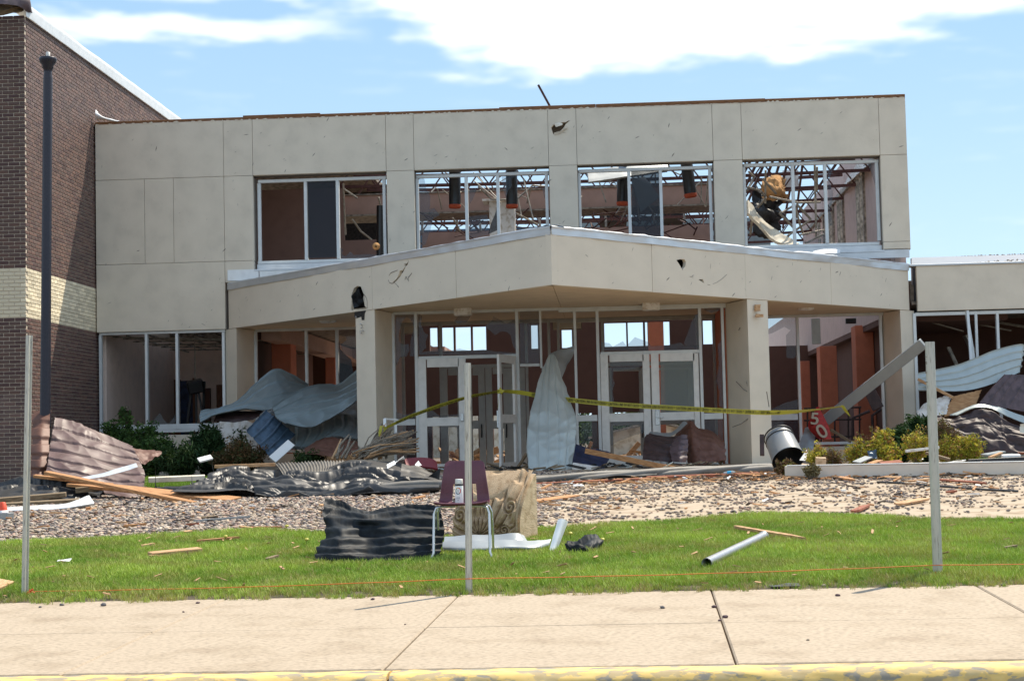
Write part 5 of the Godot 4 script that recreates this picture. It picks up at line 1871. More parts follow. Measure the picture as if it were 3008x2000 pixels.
	for d in ducts:
		var a := P(d[0], d[1] - 40, d[4])
		var b := P(d[2], d[3], d[4])
		var o := thing("hanging_duct", d[6], "duct", a, "black ducts hanging inside the upper floor")
		var rad: float = d[5] / 2.0 * 0.0070
		st = nb()
		var pts := []
		for k in 7:
			pts.append(a.lerp(b, k / 6.0))
		tube(st, pts, [rad, rad * 1.02, rad, rad * 1.03, rad, rad * 1.04, rad], 20)
		obj("pipe", fin(st), M["duct"], o)
		if d[2] != 1118:
			st = nb()
			var dd := (b - a).normalized()
			var B := Basis(Quaternion(Vector3.UP, -dd))
			lathe(st, Transform3D(B, b + dd * 0.055), [[0.0, 0.05], [rad * 0.5, 0.02], [rad * 0.95, 0.0], [rad * 1.08, 0.03], [rad * 1.06, 0.07]], 18)
			obj("lining", fin(st), M["insul_red"], o)
	st = nb()
	var bell := P(1106, 723, -0.5)
	lathe(st, Transform3D(Basis(Vector3.RIGHT, PI / 2 + 0.2), bell), [[0.0, 0.0], [0.03, -0.01], [0.072, 0.02], [0.075, 0.05], [0.02, 0.09]], 18)
	single("hanging_disc_lamp", fin(st), M["insul_tan"], "small tan disc dangling in the right pane of the first upper window", "lamp")

# ---------------------------------------------------------------- builders for loose things
func board_at(called: String, a: Vector3, b: Vector3, w: float, h: float, m: String, label: String, category: String, roll := 0.0, group := "", tip := 0.0) -> MeshInstance3D:
	var d := b - a
	var l := d.length()
	var x := d / l
	var up := Vector3.UP if absf(x.y) < 0.95 else Vector3.BACK
	var z := x.cross(up).normalized()
	var y := z.cross(x)
	var st := nb()
	if tip > 0.0:
		var r := RandomNumberGenerator.new()
		r.seed = int(absf(a.x * 1000.0 + a.z * 777.0))
		var k := l / 2
		prism(st, PackedVector2Array([Vector2(-k, -w * 0.1), Vector2(-k * (1.0 - tip), -w * 0.5), Vector2(k * r.randf_range(0.2, 0.5), -w * r.randf_range(0.35, 0.5)), Vector2(k * 0.8, -w * 0.28), Vector2(k, -w * 0.05), Vector2(k * 0.86, w * 0.12), Vector2(k * 0.6, w * 0.5), Vector2(-k * 0.4, w * r.randf_range(0.35, 0.5)), Vector2(-k * 0.9, w * 0.4)]), h, Transform3D(Basis(Vector3.RIGHT, -PI / 2), Vector3(0, h / 2, 0)))
	else:
		bx(st, Transform3D(), Vector3(l, h, w), 0.004)
	var o := obj(called, fin(st), M[m])
	o.transform = Transform3D(Basis(x, y, z) * Basis(Vector3.RIGHT, roll), (a + b) / 2)
	if label != "":
		tag(o, label, category, group)
	return o

func on_ground(u, v, lift := 0.0) -> Vector3:
	return G(u, v) + Vector3(0, lift, 0)

func sheet_thing(called: String, g: Array, opt: Dictionary, m: String, label: String, category: String, group := "") -> MeshInstance3D:
	var st := nb()
	sheet(st, rows(g), opt)
	return single(called, fin(st), M[m], label, category, group)

func leaf_mesh(size: float, seed_n: int, long := 1.0) -> ArrayMesh:
	var r := RandomNumberGenerator.new()
	r.seed = seed_n
	var st := nb()
	for k in 7:
		var o := Vector3(r.randf_range(-1, 1), r.randf_range(-1, 1), r.randf_range(-1, 1)) * size * 1.3
		var B := Basis.from_euler(Vector3(r.randf() * TAU, r.randf() * TAU, r.randf() * TAU)) * size * r.randf_range(0.6, 1.2)
		st.set_color(Color(1, 1, 1) * r.randf_range(0.6, 1.35))
		var a := o + B * Vector3(0, 0, -long)
		var b := o + B * Vector3(0.42, 0.1, 0)
		var c := o + B * Vector3(0, 0, long)
		var d := o + B * Vector3(-0.42, 0.1, 0)
		quad(st, a, b, c, d)
	return fin(st)

func bush(called: String, at: Vector3, rad: Vector3, n: int, size: float, tones: Array, m: String, label: String, long := 1.0, seed_n := 1, group := "") -> void:
	var r := RandomNumberGenerator.new()
	r.seed = seed_n
	var o := thing(called, label, "shrub", at, group)
	var xfs := []
	var cols := []
	var tips := []
	for k in 16:
		var a := r.randf() * TAU
		var q := sqrt(r.randf())
		tips.append(Vector3(cos(a) * rad.x * q * 0.85, rad.y * r.randf_range(0.55, 1.0) * (1.0 - 0.35 * q * q), sin(a) * rad.z * q * 0.85))
	for i in n:
		var t: Vector3 = tips[r.randi() % tips.size()]
		var f := pow(r.randf(), 0.5)
		var p := t * f + Vector3(r.randf_range(-1, 1) * rad.x, r.randf_range(-1, 1) * rad.y * 0.6, r.randf_range(-1, 1) * rad.z) * 0.2
		p.y = maxf(p.y, 0.02)
		xfs.append(Transform3D(Basis.from_euler(Vector3(r.randf() * TAU, r.randf() * TAU, r.randf() * TAU)).scaled(Vector3.ONE * r.randf_range(0.6, 1.3)), p))
		var c: Vector3 = tones[r.randi() % tones.size()] * r.randf_range(0.7, 1.3)
		cols.append(Color(c.x, c.y, c.z))
	many("foliage", leaf_mesh(size, seed_n + 100, long), M["grass"], xfs, cols, o)
	var st := nb()
	for t in tips:
		tube(st, [Vector3(0, -0.03, 0) + Vector3(t.x, 0, t.z) * 0.1, t * 0.5 + Vector3(0, t.y * 0.1, 0), t], [0.008, 0.006, 0.003], 5)
	var s := obj("stem", fin(st), M[m], o)
	s.position = Vector3.ZERO

func stone_at(u, v, s: float, m: String, label: String, seed_n: int) -> void:
	var p := G(u, v)
	var o := obj("stone", pebble_mesh(seed_n), M[m])
	o.transform = Transform3D(Basis.from_euler(Vector3(0.1, seed_n * 1.7, 0.15)).scaled(Vector3.ONE * s), p + Vector3(0, s * 0.3, 0))
	tag(o, label, "stone", "stones dropped on the sidewalk")

func build_debris() -> void:
	build_near()
	build_left_pile()
	build_centre_pile()
	build_entrance_pile()
	build_right_pile()
	build_scraps()

# ---------------------------------------------------------------- along the street
func channel_post(called: String, base: Vector3, top: Vector3, w: float, label: String) -> Node3D:
	var o := thing(called, label, "post", base, "")
	var d := (top - base).normalized()
	var z := Vector3.RIGHT.cross(d).normalized()
	var B := Basis(d.cross(z), d, z)
	var st := nb()
	var l := (top - base).length() + 0.1
	var p := PackedVector2Array([Vector2(-w, -0.012), Vector2(-w, -0.016), Vector2(-w * 0.55, -0.016), Vector2(-w * 0.4, 0.016), Vector2(w * 0.4, 0.016), Vector2(w * 0.55, -0.016), Vector2(w, -0.016), Vector2(w, -0.012), Vector2(w * 0.62, -0.011), Vector2(w * 0.46, 0.021), Vector2(-w * 0.46, 0.021), Vector2(-w * 0.62, -0.011)])
	prism(st, p, l, Transform3D(Basis(B.x, B.z, -B.y), base - d * 0.1))
	obj("rail", fin(st), M["post"], o)
	return o

func build_near() -> void:
	var r := RandomNumberGenerator.new()
	r.seed = 12
	var b1 := G(71, 1748)
	var b2 := G(1377, 1740)
	var b3 := G(2755, 1690)
	channel_post("sign_post", b1, P(84, 985, b1.z), 0.024, "slim grey steel sign post at the left edge of the lawn")
	channel_post("sign_post", b2, P(1373, 1066, b2.z), 0.0225, "bare grey channel sign post in front of the maroon chair")
	var post := thing("sign_post", "round scratched metal sign post at the right of the lawn", "post", b3)
	var top := P(2731, 1004, b3.z + 0.02)
	var st := nb()
	tube(st, [b3 - Vector3(0, 0.1, 0), b3.lerp(top, 0.5), top], [0.033, 0.0325, 0.032], 24)
	obj("pipe", fin(st), M["post"], post)
	st = nb()
	for q in [[2723, 1122, 0.03, 0.006], [2730, 1128, 0.022, 0.02], [2737, 1121, 0.02, 0.012], [2728, 1136, 0.016, 0.02], [2733, 1044, 0.008, 0.01], [2720, 1048, 0.014, 0.006], [2721, 1066, 0.006, 0.02], [2720, 1094, 0.008, 0.014], [2730, 1068, 0.005, 0.005], [2733, 1140, 0.01, 0.02]]:
		bx(st, Transform3D(Basis(), P(q[0], q[1], b3.z + 0.032)), Vector3(q[2], q[3], 0.004), 0.001)
	obj("tar_smears", fin(st), M["joint"], post)
	# orange string line
	st = nb()
	var s1 := P(80, 1737, b1.z + 0.03)
	var s2 := P(1377, 1699, b2.z + 0.03)
	var s3 := P(2756, 1659, b3.z + 0.04)
	var pts := []
	for seg in [[s1, s2], [s2, s3], [s3, s3 + (s3 - s2) * 0.5]]:
		for k in 12:
			var t := k / 12.0
			pts.append((seg[0] as Vector3).lerp(seg[1], t) + Vector3(0, -0.012 * sin(t * PI) + 0.0015 * sin(k * 2.3), 0))
	tube(st, pts, 0.0028, 5)
	single("string_line", fin(st), M["cord_orange"], "thin orange string stretched low over the grass between the posts", "string")
	for q in [[s1 + Vector3(0.03, 0.0, 0.02), "orange string knot on the left sign post"], [P(2742, 1687, b3.z + 0.04), "orange string knot at the foot of the round post"]]:
		st = nb()
		for k in 7:
			var a := k * 0.9
			tube(st, [q[0], q[0] + Vector3(cos(a) * 0.02, sin(a * 1.3) * 0.018, 0.01), q[0] + Vector3(cos(a) * 0.03, sin(a * 1.3) * 0.028 - 0.008, 0.004)], 0.004, 5)
		single("string_knot", fin(st), M["cone_orange"], q[1], "string")
	# stones on the pavement
	var sts := [[1095, 1761, 0.018, "pebble_plum", "small reddish stone at the tip of the centre post's shadow"], [1946, 1786, 0.021, "pebble_grey", "dark grey stone alone left of the joint right of centre"], [2098, 1784, 0.022, "pebble_plum", "purplish stone lying on the joint, topmost of three"], [2130, 1814, 0.023, "pebble_plum", "larger dark stone just right of the joint"], [2115, 1823, 0.016, "pebble_plum", "smallest dark stone touching the joint, lowest of three"], [2461, 1750, 0.02, "pebble_plum", "dark red stone near the right post's shadow"], [2374, 1881, 0.014, "pebble_tan", "pale chip alone on the near right slab"], [2946, 1721, 0.024, "pebble_grey", "grey stone by the grass at the right edge"], [305, 1779, 0.03, "pebble_grey", "largest grey stone on the left slab"], [182, 1778, 0.02, "pebble_grey", "light grey stone right of the left post"], [118, 1784, 0.016, "pebble_grey", "flat dark stone nearest the left post"], [581, 1772, 0.018, "pebble_plum", "dark stone at the grass edge by the faint joint"], [539, 1798, 0.012, "pebble_plum", "tiny dark stone left of the faint joint"], [208, 1751, 0.03, "pebble_tan", "pale round stone in the grass edge right of the left post"], [2420, 1722, 0.022, "pebble_tan", "white stone in the worn grass left of the round post"], [1190, 1834, 0.008, "pebble_plum", "speck of dark stone on the middle slab"]]
	for i in sts.size():
		stone_at(sts[i][0], sts[i][1], sts[i][2], sts[i][3], sts[i][4], 200 + i)
	# a scrap of felt and a wood offcut at the grass edge
	st = nb()
	var f := G(2305, 1726)
	sheet(st, [[f + Vector3(-0.1, 0.012, -0.05), f + Vector3(0.08, 0.02, -0.06)], [f + Vector3(-0.08, 0.01, 0.05), f + Vector3(0.11, 0.01, 0.04)]], {"nu": 10, "nv": 8, "dent": 0.01, "ragged": 0.1, "scale": 4})
	single("felt_scrap", fin(st), M["membrane"], "small dark felt scrap on the worn grass edge", "scrap")
	board_at("wood_offcut", on_ground(-30, 1745, 0.03), on_ground(16, 1724, 0.03), 0.12, 0.05, "wood_pale", "tan wood end cut off by the left edge of the picture", "wood", 0.2)
	# ---- chair
	var c0 := G(1363, 1640)
	var chair := thing("school_chair", "maroon plastic school chair with chrome legs on the lawn", "chair", c0)
	var zs := c0.z
	st = nb()
	var shell := []
	# rows from the front lip of the seat back and up the backrest
	var sec := [[0.20, 0.425, 0.205, 0.0], [0.215, 0.438, 0.208, 0.0], [0.19, 0.447, 0.208, 0.004], [0.05, 0.436, 0.208, 0.012], [-0.10, 0.428, 0.206, 0.018], [-0.165, 0.44, 0.203, 0.022], [-0.195, 0.49, 0.196, 0.028], [-0.205, 0.56, 0.186, 0.03], [-0.215, 0.64, 0.175, 0.028], [-0.235, 0.72, 0.163, 0.02], [-0.25, 0.755, 0.155, 0.015], [-0.26, 0.772, 0.13, 0.008]]
	for s in sec:
		var row := []
		for k in 13:
			var t := k / 6.0 - 1.0
			var edge := pow(absf(t), 4.0)
			row.append(c0 + Vector3(t * s[2], s[1] + edge * (0.014 if s[1] < 0.46 else 0.0), s[0] + s[3] * edge * 1.2))
		shell.append(row)
	var sh_opt := {"nu": 48, "nv": 60, "dent": 0.0, "thick": 0.007}
	# leave the two slots open: build the shell in strips
	var cut := func(x_from: float, x_to: float, v_from: float, v_to: float) -> void:
		var g2 := []
		var nrow := 14
		for j in nrow + 1:
			var v := lerpf(v_from, v_to, float(j) / nrow)
			var row := []
			for k in 9:
				var tt := lerpf(x_from, x_to, k / 8.0)
				var colp := []
				for rr in shell:
					colp.append(along(rr, (tt + 1.0) / 2.0))
				row.append(along(colp, v))
			g2.append(row)
		sheet(st, g2, {"nu": 14, "nv": 26, "dent": 0.0, "thick": 0.007})
	var va := 0.47
	var vb := 0.665
	cut.call(-1.0, 1.0, 0.0, va)
	cut.call(-1.0, 1.0, vb, 1.0)
	for q in [[-1.0, -0.50], [-0.34, 0.34], [0.50, 1.0]]:
		cut.call(q[0], q[1], va, vb)
	var mesh_shell := fin(st)
	obj("seat_shell", mesh_shell, M["maroon"], chair)
	st = nb()
	var sp := P(1330, 1397, zs - 0.22)
	lathe(st, Transform3D(Basis(Vector3.RIGHT, PI / 2), sp), [[0.008, 0.0], [0.007, 0.004], [0.0, 0.005]], 10)
	obj("rivet", fin(st), M["chrome"], chair)
	for sx in [-1, 1]:
		for fb in [0, 1]:
			st = nb()
			var zt := 0.12 if fb == 0 else -0.13
			var zb := 0.20 if fb == 0 else -0.22
			var xt := 0.155
			var leg := [c0 + Vector3(sx * 0.05, 0.418, zt), c0 + Vector3(sx * xt, 0.418, zt), c0 + Vector3(sx * (xt + 0.045), 0.405, zt + (zb - zt) * 0.05), c0 + Vector3(sx * (xt + 0.062), 0.36, zt + (zb - zt) * 0.15), c0 + Vector3(sx * (xt + 0.066), 0.20, lerpf(zt, zb, 0.5)), c0 + Vector3(sx * (xt + 0.066), 0.06, lerpf(zt, zb, 0.85)), c0 + Vector3(sx * (xt + 0.085), 0.012, zb)]
			tube(st, leg, 0.0105, 12)
			obj("leg", fin(st), M["chrome"], chair)
	# ---- spray can
	var cx := P(1350, 1500, zs + 0.02)
	var cb := Vector3(cx.x, c0.y + 0.439, zs + 0.02)
	var can := thing("spray_can", "white spray can with a round coloured logo standing on the maroon chair", "spray can", cb)
	st = nb()
	lathe(st, Transform3D(Basis(), cb), [[0.0, 0.0], [0.031, 0.0], [0.0325, 0.004], [0.0325, 0.140], [0.029, 0.147]], 28)
	obj("body", fin(st), M["paper"], can)
	st = nb()
	lathe(st, Transform3D(Basis(), cb), [[0.0328, 0.137], [0.0328, 0.151], [0.030, 0.152]], 28)
	obj("band", fin(st), M["black"], can)
	st = nb()
	lathe(st, Transform3D(Basis(), cb), [[0.031, 0.1525], [0.0315, 0.155], [0.0305, 0.188], [0.027, 0.191], [0.0, 0.192]], 28)
	obj("cap", fin(st), M["white_paint"], can)
	var ringc := [Color(0.8, 0.1, 0.05), Color(0.85, 0.25, 0.05), Color(0.9, 0.65, 0.05), Color(0.15, 0.5, 0.15), Color(0.02, 0.35, 0.4), Color(0.02, 0.3, 0.45), Color(0.05, 0.4, 0.4), Color(0.8, 0.12, 0.08)]
	for k in 8:
		var cm := StandardMaterial3D.new()
		cm.resource_name = "label_ink"
		cm.albedo_color = ringc[k]
		st = nb()
		for j in 3:
			var a := TAU * (k + j / 3.0) / 8.0
			var off := Vector2(cos(a) * 0.020 - 0.006, sin(a) * 0.024 + 0.098)
			var ph := off.x / 0.0326
			bx(st, Transform3D(Basis(Vector3.UP, ph), cb + Vector3(sin(ph) * 0.0327, off.y, cos(ph) * 0.0327)) * Transform3D(Basis(Vector3.BACK, a), Vector3.ZERO), Vector3(0.006, 0.0085, 0.0012), 0.0)
		obj("logo_ring", fin(st), cm, can)
	st = nb()
	for q in [[0.098, 0.012], [0.107, 0.010], [0.09, 0.012], [0.045, 0.03], [0.037, 0.032], [0.024, 0.014]]:
		for j in 6:
			var x: float = -0.006 - q[1] / 2.0 + q[1] * (j + 0.5) / 6.0
			var ph: float = x / 0.0326
			bx(st, Transform3D(Basis(Vector3.UP, ph), cb + Vector3(sin(ph) * 0.0327, q[0], cos(ph) * 0.0327)), Vector3(q[1] / 6.6, 0.0035, 0.001), 0.0)
	obj("label_print", fin(st), M["grey_plastic"], can)
	# ---- carved stone block
	var sb := G(1420, 1597)
	var block := thing("carved_stone_block", "tan carved stone block with leaf scrolls behind the maroon chair", "stone block", sb)
	var fw := 0.62
	var hh := P(1480, 1389, sb.z).y - sb.y
	var yaw := Basis(Vector3.UP, -0.36)
	var corner := P(1516, 1500, sb.z + 0.05)
	corner.y = sb.y - 0.02
	var bt := Transform3D(yaw, corner)
	var back := func(t: float) -> float: return -0.36 * pow(maxf(0.0, (t - 0.32) / 0.68), 1.7)
	st = nb()
	var pr := PackedVector2Array([Vector2(-0.46, 0.0), Vector2(-0.079, 0.0)])
	for k in 21:
		pr.append(Vector2(-0.079 + back.call(k / 20.0), hh * k / 20.0 - 0.002))
	pr.append(Vector2(-0.46, hh))
	# the profile is drawn in (depth, height) and pulled out along the block's width
	prism(st, pr, fw, bt * Transform3D(Basis(Vector3.BACK, Vector3.UP, Vector3.RIGHT), Vector3.ZERO))
	obj("body", fin(st), M["stone"], block)
	st = nb()
	st.set_smooth_group(1)
	var nx := 170
	var ny := 170
	var hf := []
	for j in ny + 1:
		var row := []
		for i in nx + 1:
			var s := float(i) / nx
			var t := float(j) / ny
			var zz: float = back.call(t)
			var dz: float = (back.call(minf(t + 0.01, 1.0)) - back.call(t - 0.01)) / 0.02
			var nrm := Vector3(0, -dz, hh).normalized()
			row.append(bt * (Vector3(-fw + 0.002 + (fw - 0.004) * s, hh * t, -0.078 + zz) + nrm * carve(s, t)))
		hf.append(row)
	for j in ny:
		for i in nx:
			quad(st, hf[j][i], hf[j + 1][i], hf[j + 1][i + 1], hf[j][i + 1])
	obj("carving", fin(st), M["stone_shade_dark"], block)  # darker stone here carries the shade of the street-facing side
	# ---- crumpled black corrugated sheet
	sheet_thing("corrugated_sheet", [
		[[953, 1464, 19.3], [1000, 1470, 19.25], [1070, 1500, 19.3], [1130, 1490, 19.3], [1205, 1482, 19.3], [1292, 1484, 19.35]],
		[[948, 1505, 19.5], [1000, 1515, 19.45], [1070, 1522, 19.55], [1140, 1520, 19.5], [1210, 1512, 19.5], [1300, 1518, 19.5]],
		[[952, 1565, 19.6], [1000, 1560, 19.75], [1080, 1562, 19.6], [1150, 1560, 19.7], [1220, 1560, 19.65], [1306, 1560, 19.6]],
		[[930, 1605, 19.8], [990, 1605, 19.95], [1080, 1606, 19.8], [1150, 1602, 19.85], [1220, 1600, 19.8], [1300, 1598, 19.7]],
		[[924, 1638, 20.0], [990, 1640, 20.05], [1080, 1644, 20.0], [1150, 1640, 20.0], [1220, 1636, 19.95], [1290, 1626, 19.85]]],
		{"nu": 110, "nv": 90, "ribs": 6.5, "rib_h": 0.024, "wave": true, "dent": 0.006, "fold": 0.014, "scale": 2.0, "ragged": 0.018, "seed": 2}, "black_metal", "crumpled black corrugated sheet standing on the grass left of the chair", "metal sheet")
	# bright bent flashing and trough beside the block
	sheet_thing("bent_flashing", [[[1613, 1618, 19.5], [1640, 1526, 19.3]], [[1622, 1626, 19.52], [1654, 1524, 19.32]], [[1634, 1618, 19.45], [1668, 1531, 19.25]]], {"nu": 14, "nv": 8, "dent": 0.004, "thick": 0.004}, "white_metal", "bright white metal strip standing up at the end of the trough", "flashing")
	sheet_thing("metal_trough", [[[1300, 1592, 19.40], [1400, 1590, 19.40], [1500, 1586, 19.35], [1560, 1590, 19.30], [1618, 1584, 19.10]], [[1300, 1612, 19.50], [1400, 1612, 19.55], [1500, 1606, 19.50], [1570, 1608, 19.45], [1614, 1598, 19.20]], [[1300, 1622, 19.45], [1400, 1624, 19.50], [1500, 1618, 19.45], [1575, 1618, 19.40], [1616, 1612, 19.18]]], {"nu": 36, "nv": 10, "dent": 0.008, "thick": 0.004}, "galv", "grey bent metal trough lying in the grass at the block's foot", "flashing")
	sheet_thing("bent_flashing", [[[1306, 1574, 18.85], [1420, 1571, 18.85], [1506, 1568, 18.85], [1538, 1574, 18.8]], [[1304, 1592, 19.0], [1420, 1591, 19.0], [1510, 1590, 18.98], [1552, 1594, 18.9]], [[1304, 1600, 18.95], [1420, 1598, 18.95], [1512, 1599, 18.9], [1556, 1600, 18.85]]], {"nu": 24, "nv": 10, "dent": 0.006, "kink": 0.02, "thick": 0.004}, "galv", "shiny folded flashing leaning on the foot of the carved block", "flashing")
	board_at("wood_splinter", on_ground(1505, 1622, 0.05), on_ground(1563, 1611, 0.05), 0.03, 0.02, "wood_new", "orange splinter in the grass below the trough", "wood", 0.0, "", 0.3)
	# pipe with a splinter across it
	var pipe := thing("metal_pipe", "shiny metal pipe lying aslant on the lawn", "pipe", G(2160, 1640))
	var pa := on_ground(2076, 1672, 0.045)
	var pb := on_ground(2244, 1590, 0.045)
	st = nb()
	tube(st, [pa, pa.lerp(pb, 0.5), pb], 0.038, 24, false)
	tube(st, [pb, pa.lerp(pb, 0.5), pa], 0.035, 24, false)
	obj("tube", fin(st), M["steel"], pipe)
	st = nb()
	var ax := (pb - pa).normalized()
	lathe(st, Transform3D(Basis(Quaternion(Vector3.UP, ax)), pa), [[0.038, 0.0], [0.0385, 0.001], [0.034, 0.001], [0.034, 0.2]], 24)
	lathe(st, Transform3D(Basis(Quaternion(Vector3.UP, ax)), pb - ax * 0.03), [[0.038, 0.0], [0.044, 0.01], [0.044, 0.03], [0.036, 0.035]], 24)
	obj("collar", fin(st), M["galv"], pipe)
	board_at("wood_splinter", on_ground(2157, 1566, 0.06), on_ground(2369, 1600, 0.05), 0.035, 0.025, "wood_pale", "long pale splinter resting across the end of the pipe", "wood", 0.2, "", 0.2)
	# dark lump
	sheet_thing("rubber_lump", [[[1672, 1612, 19.30], [1705, 1598, 19.20], [1738, 1586, 19.10], [1757, 1598, 19.20]], [[1668, 1622, 19.60], [1708, 1606, 19.60], [1742, 1602, 19.50], [1762, 1612, 19.40]], [[1674, 1628, 19.70], [1708, 1622, 19.75], [1740, 1622, 19.65], [1758, 1626, 19.50]]], {"nu": 34, "nv": 22, "dent": 0.03, "kink": 0.10, "fold": 0.03, "scale": 4.0, "ragged": 0.05, "thick": 0.03, "seed": 14}, "black_metal", "crumpled dark lump lying in the grass right of the white strip", "scrap")
	# dandelions
	for q in [[1675, 1592, "dandelion right of the bright white strip"], [1769, 1611, "dandelion right of the dark lump"], [662, 1600, "dandelion left of centre below the gravel"], [900, 1610, "dandelion left of the black corrugated sheet"], [842, 1568, "dandelion at the gravel edge"]]:
		var d := G(q[0], q[1])
		var dn := thing("dandelion", "yellow " + q[2], "flower", d, "dandelions in the lawn")
		st = nb()
		tube(st, [d, d + Vector3(0.003, 0.07, 0)], 0.002, 5)
		obj("stem", fin(st), M["leaf_mid"], dn)
		st = nb()
		lathe(st, Transform3D(Basis(Vector3.RIGHT, 0.5), d + Vector3(0.003, 0.07, 0)), [[0.0, 0.0], [0.018, 0.004], [0.021, 0.01], [0.012, 0.017], [0.0, 0.018]], 12)
		obj("bloom", fin(st), M["tape_yellow"], dn)
	# wood bits on the lawn
	var bits := [[440, 1645, 588, 1632, 0.09, 0.05, "wood_pale", "pale wood block lying in the grass at the left", 0.0], [578, 1602, 704, 1592, 0.03, 0.02, "wood_new", "thin orange stick in the grass left of centre", 0.3], [540, 1577, 565, 1575, 0.06, 0.03, "wood_pale", "short pale chip at the top of the lawn", 0.3], [415, 1617, 455, 1612, 0.03, 0.02, "wood_pale", "small pale chip left of the orange stick", 0.3], [780, 1658, 820, 1648, 0.03, 0.02, "wood_grey", "brown dry twig bit in the grass left of the black sheet", 0.3], [2950, 1625, 2990, 1620, 0.02, 0.02, "wood_grey", "dry stalk in the grass at the far right", 0.3]]
	for q in bits:
		board_at("wood_scrap", on_ground(q[0], q[1], 0.04), on_ground(q[2], q[3], 0.045), q[4], q[5], q[6], q[7], "wood", 0.1, "", q[8])
	st = nb()
	var wp := G(190, 1660)
	sheet(st, [[wp + Vector3(-0.05, 0.04, 0), wp + Vector3(0.06, 0.05, 0)], [wp + Vector3(-0.05, 0.03, 0.04), wp + Vector3(0.05, 0.035, 0.05)]], {"nu": 8, "nv": 6, "dent": 0.01, "scale": 5})
	single("paper_scrap", fin(st), M["paper"], "small pale wrapper in the grass near the left post", "scrap")

func box_at(st: SurfaceTool, xf: Transform3D, lo: Vector3, hi: Vector3, bev: float) -> void:
	bx(st, xf * Transform3D(Basis(), (lo + hi) / 2), hi - lo, bev)

# depth of the carving over the block's face: a shield above, fronds sweeping out from below it
func carve(s: float, t: float) -> float:
	if s > 0.97 or t < 0.02:
		return 0.05
	var e := Vector2((s - 0.40) / 0.43, (t - 1.02) / 0.46)
	var el := e.length()
	if el < 1.0:
		var rim := smoothstep(0.80, 0.83, el) - 0.4 * smoothstep(0.93, 1.0, el)
		return 0.034 + 0.02 * sqrt(1.0 - el * el) + 0.016 * rim - 0.02 * exp(-pow((e.x - 0.1) * 5.0, 2.0) - pow((e.y + 0.1) * 16.0, 2.0))
	var c := Vector2(s - 0.42, (t - 0.16) * 0.95)
	var rr := c.length()
	var th := atan2(c.y, c.x)
	var sweep := th - 1.1 * rr * (1.0 if c.x > 0 else -1.0)
	var lobes := absf(sin(sweep * 8.5))
	var fine := absf(sin(sweep * 25.0))
	var tier := fposmod(rr * 3.6 + 0.22 * lobes, 1.0)
	var h := 0.008 + 0.040 * pow(lobes, 0.6) * (0.35 + 0.65 * smoothstep(0.0, 0.35, tier) * (1.0 - smoothstep(0.82, 1.0, tier))) + 0.008 * fine
	for q in [Vector3(0.86, 0.50, 0.085), Vector3(0.80, 0.22, 0.07), Vector3(0.1, 0.4, 0.08), Vector3(0.62, 0.12, 0.06)]:
		var d := Vector2(s - q.x, t - q.y)
		var l: float = d.length() / q.z
		if l < 1.25:
			var w := absf(sin(atan2(d.y, d.x) * 0.5 + l * 5.0))
			h = lerpf(0.012 + 0.034 * w * clampf(1.5 - l * 0.6, 0, 1), h, smoothstep(1.0, 1.25, l))
	h *= 1.0 - smoothstep(0.93, 0.97, s) * 0.4
	return clampf(h * 1.5, 0.0, 0.078)

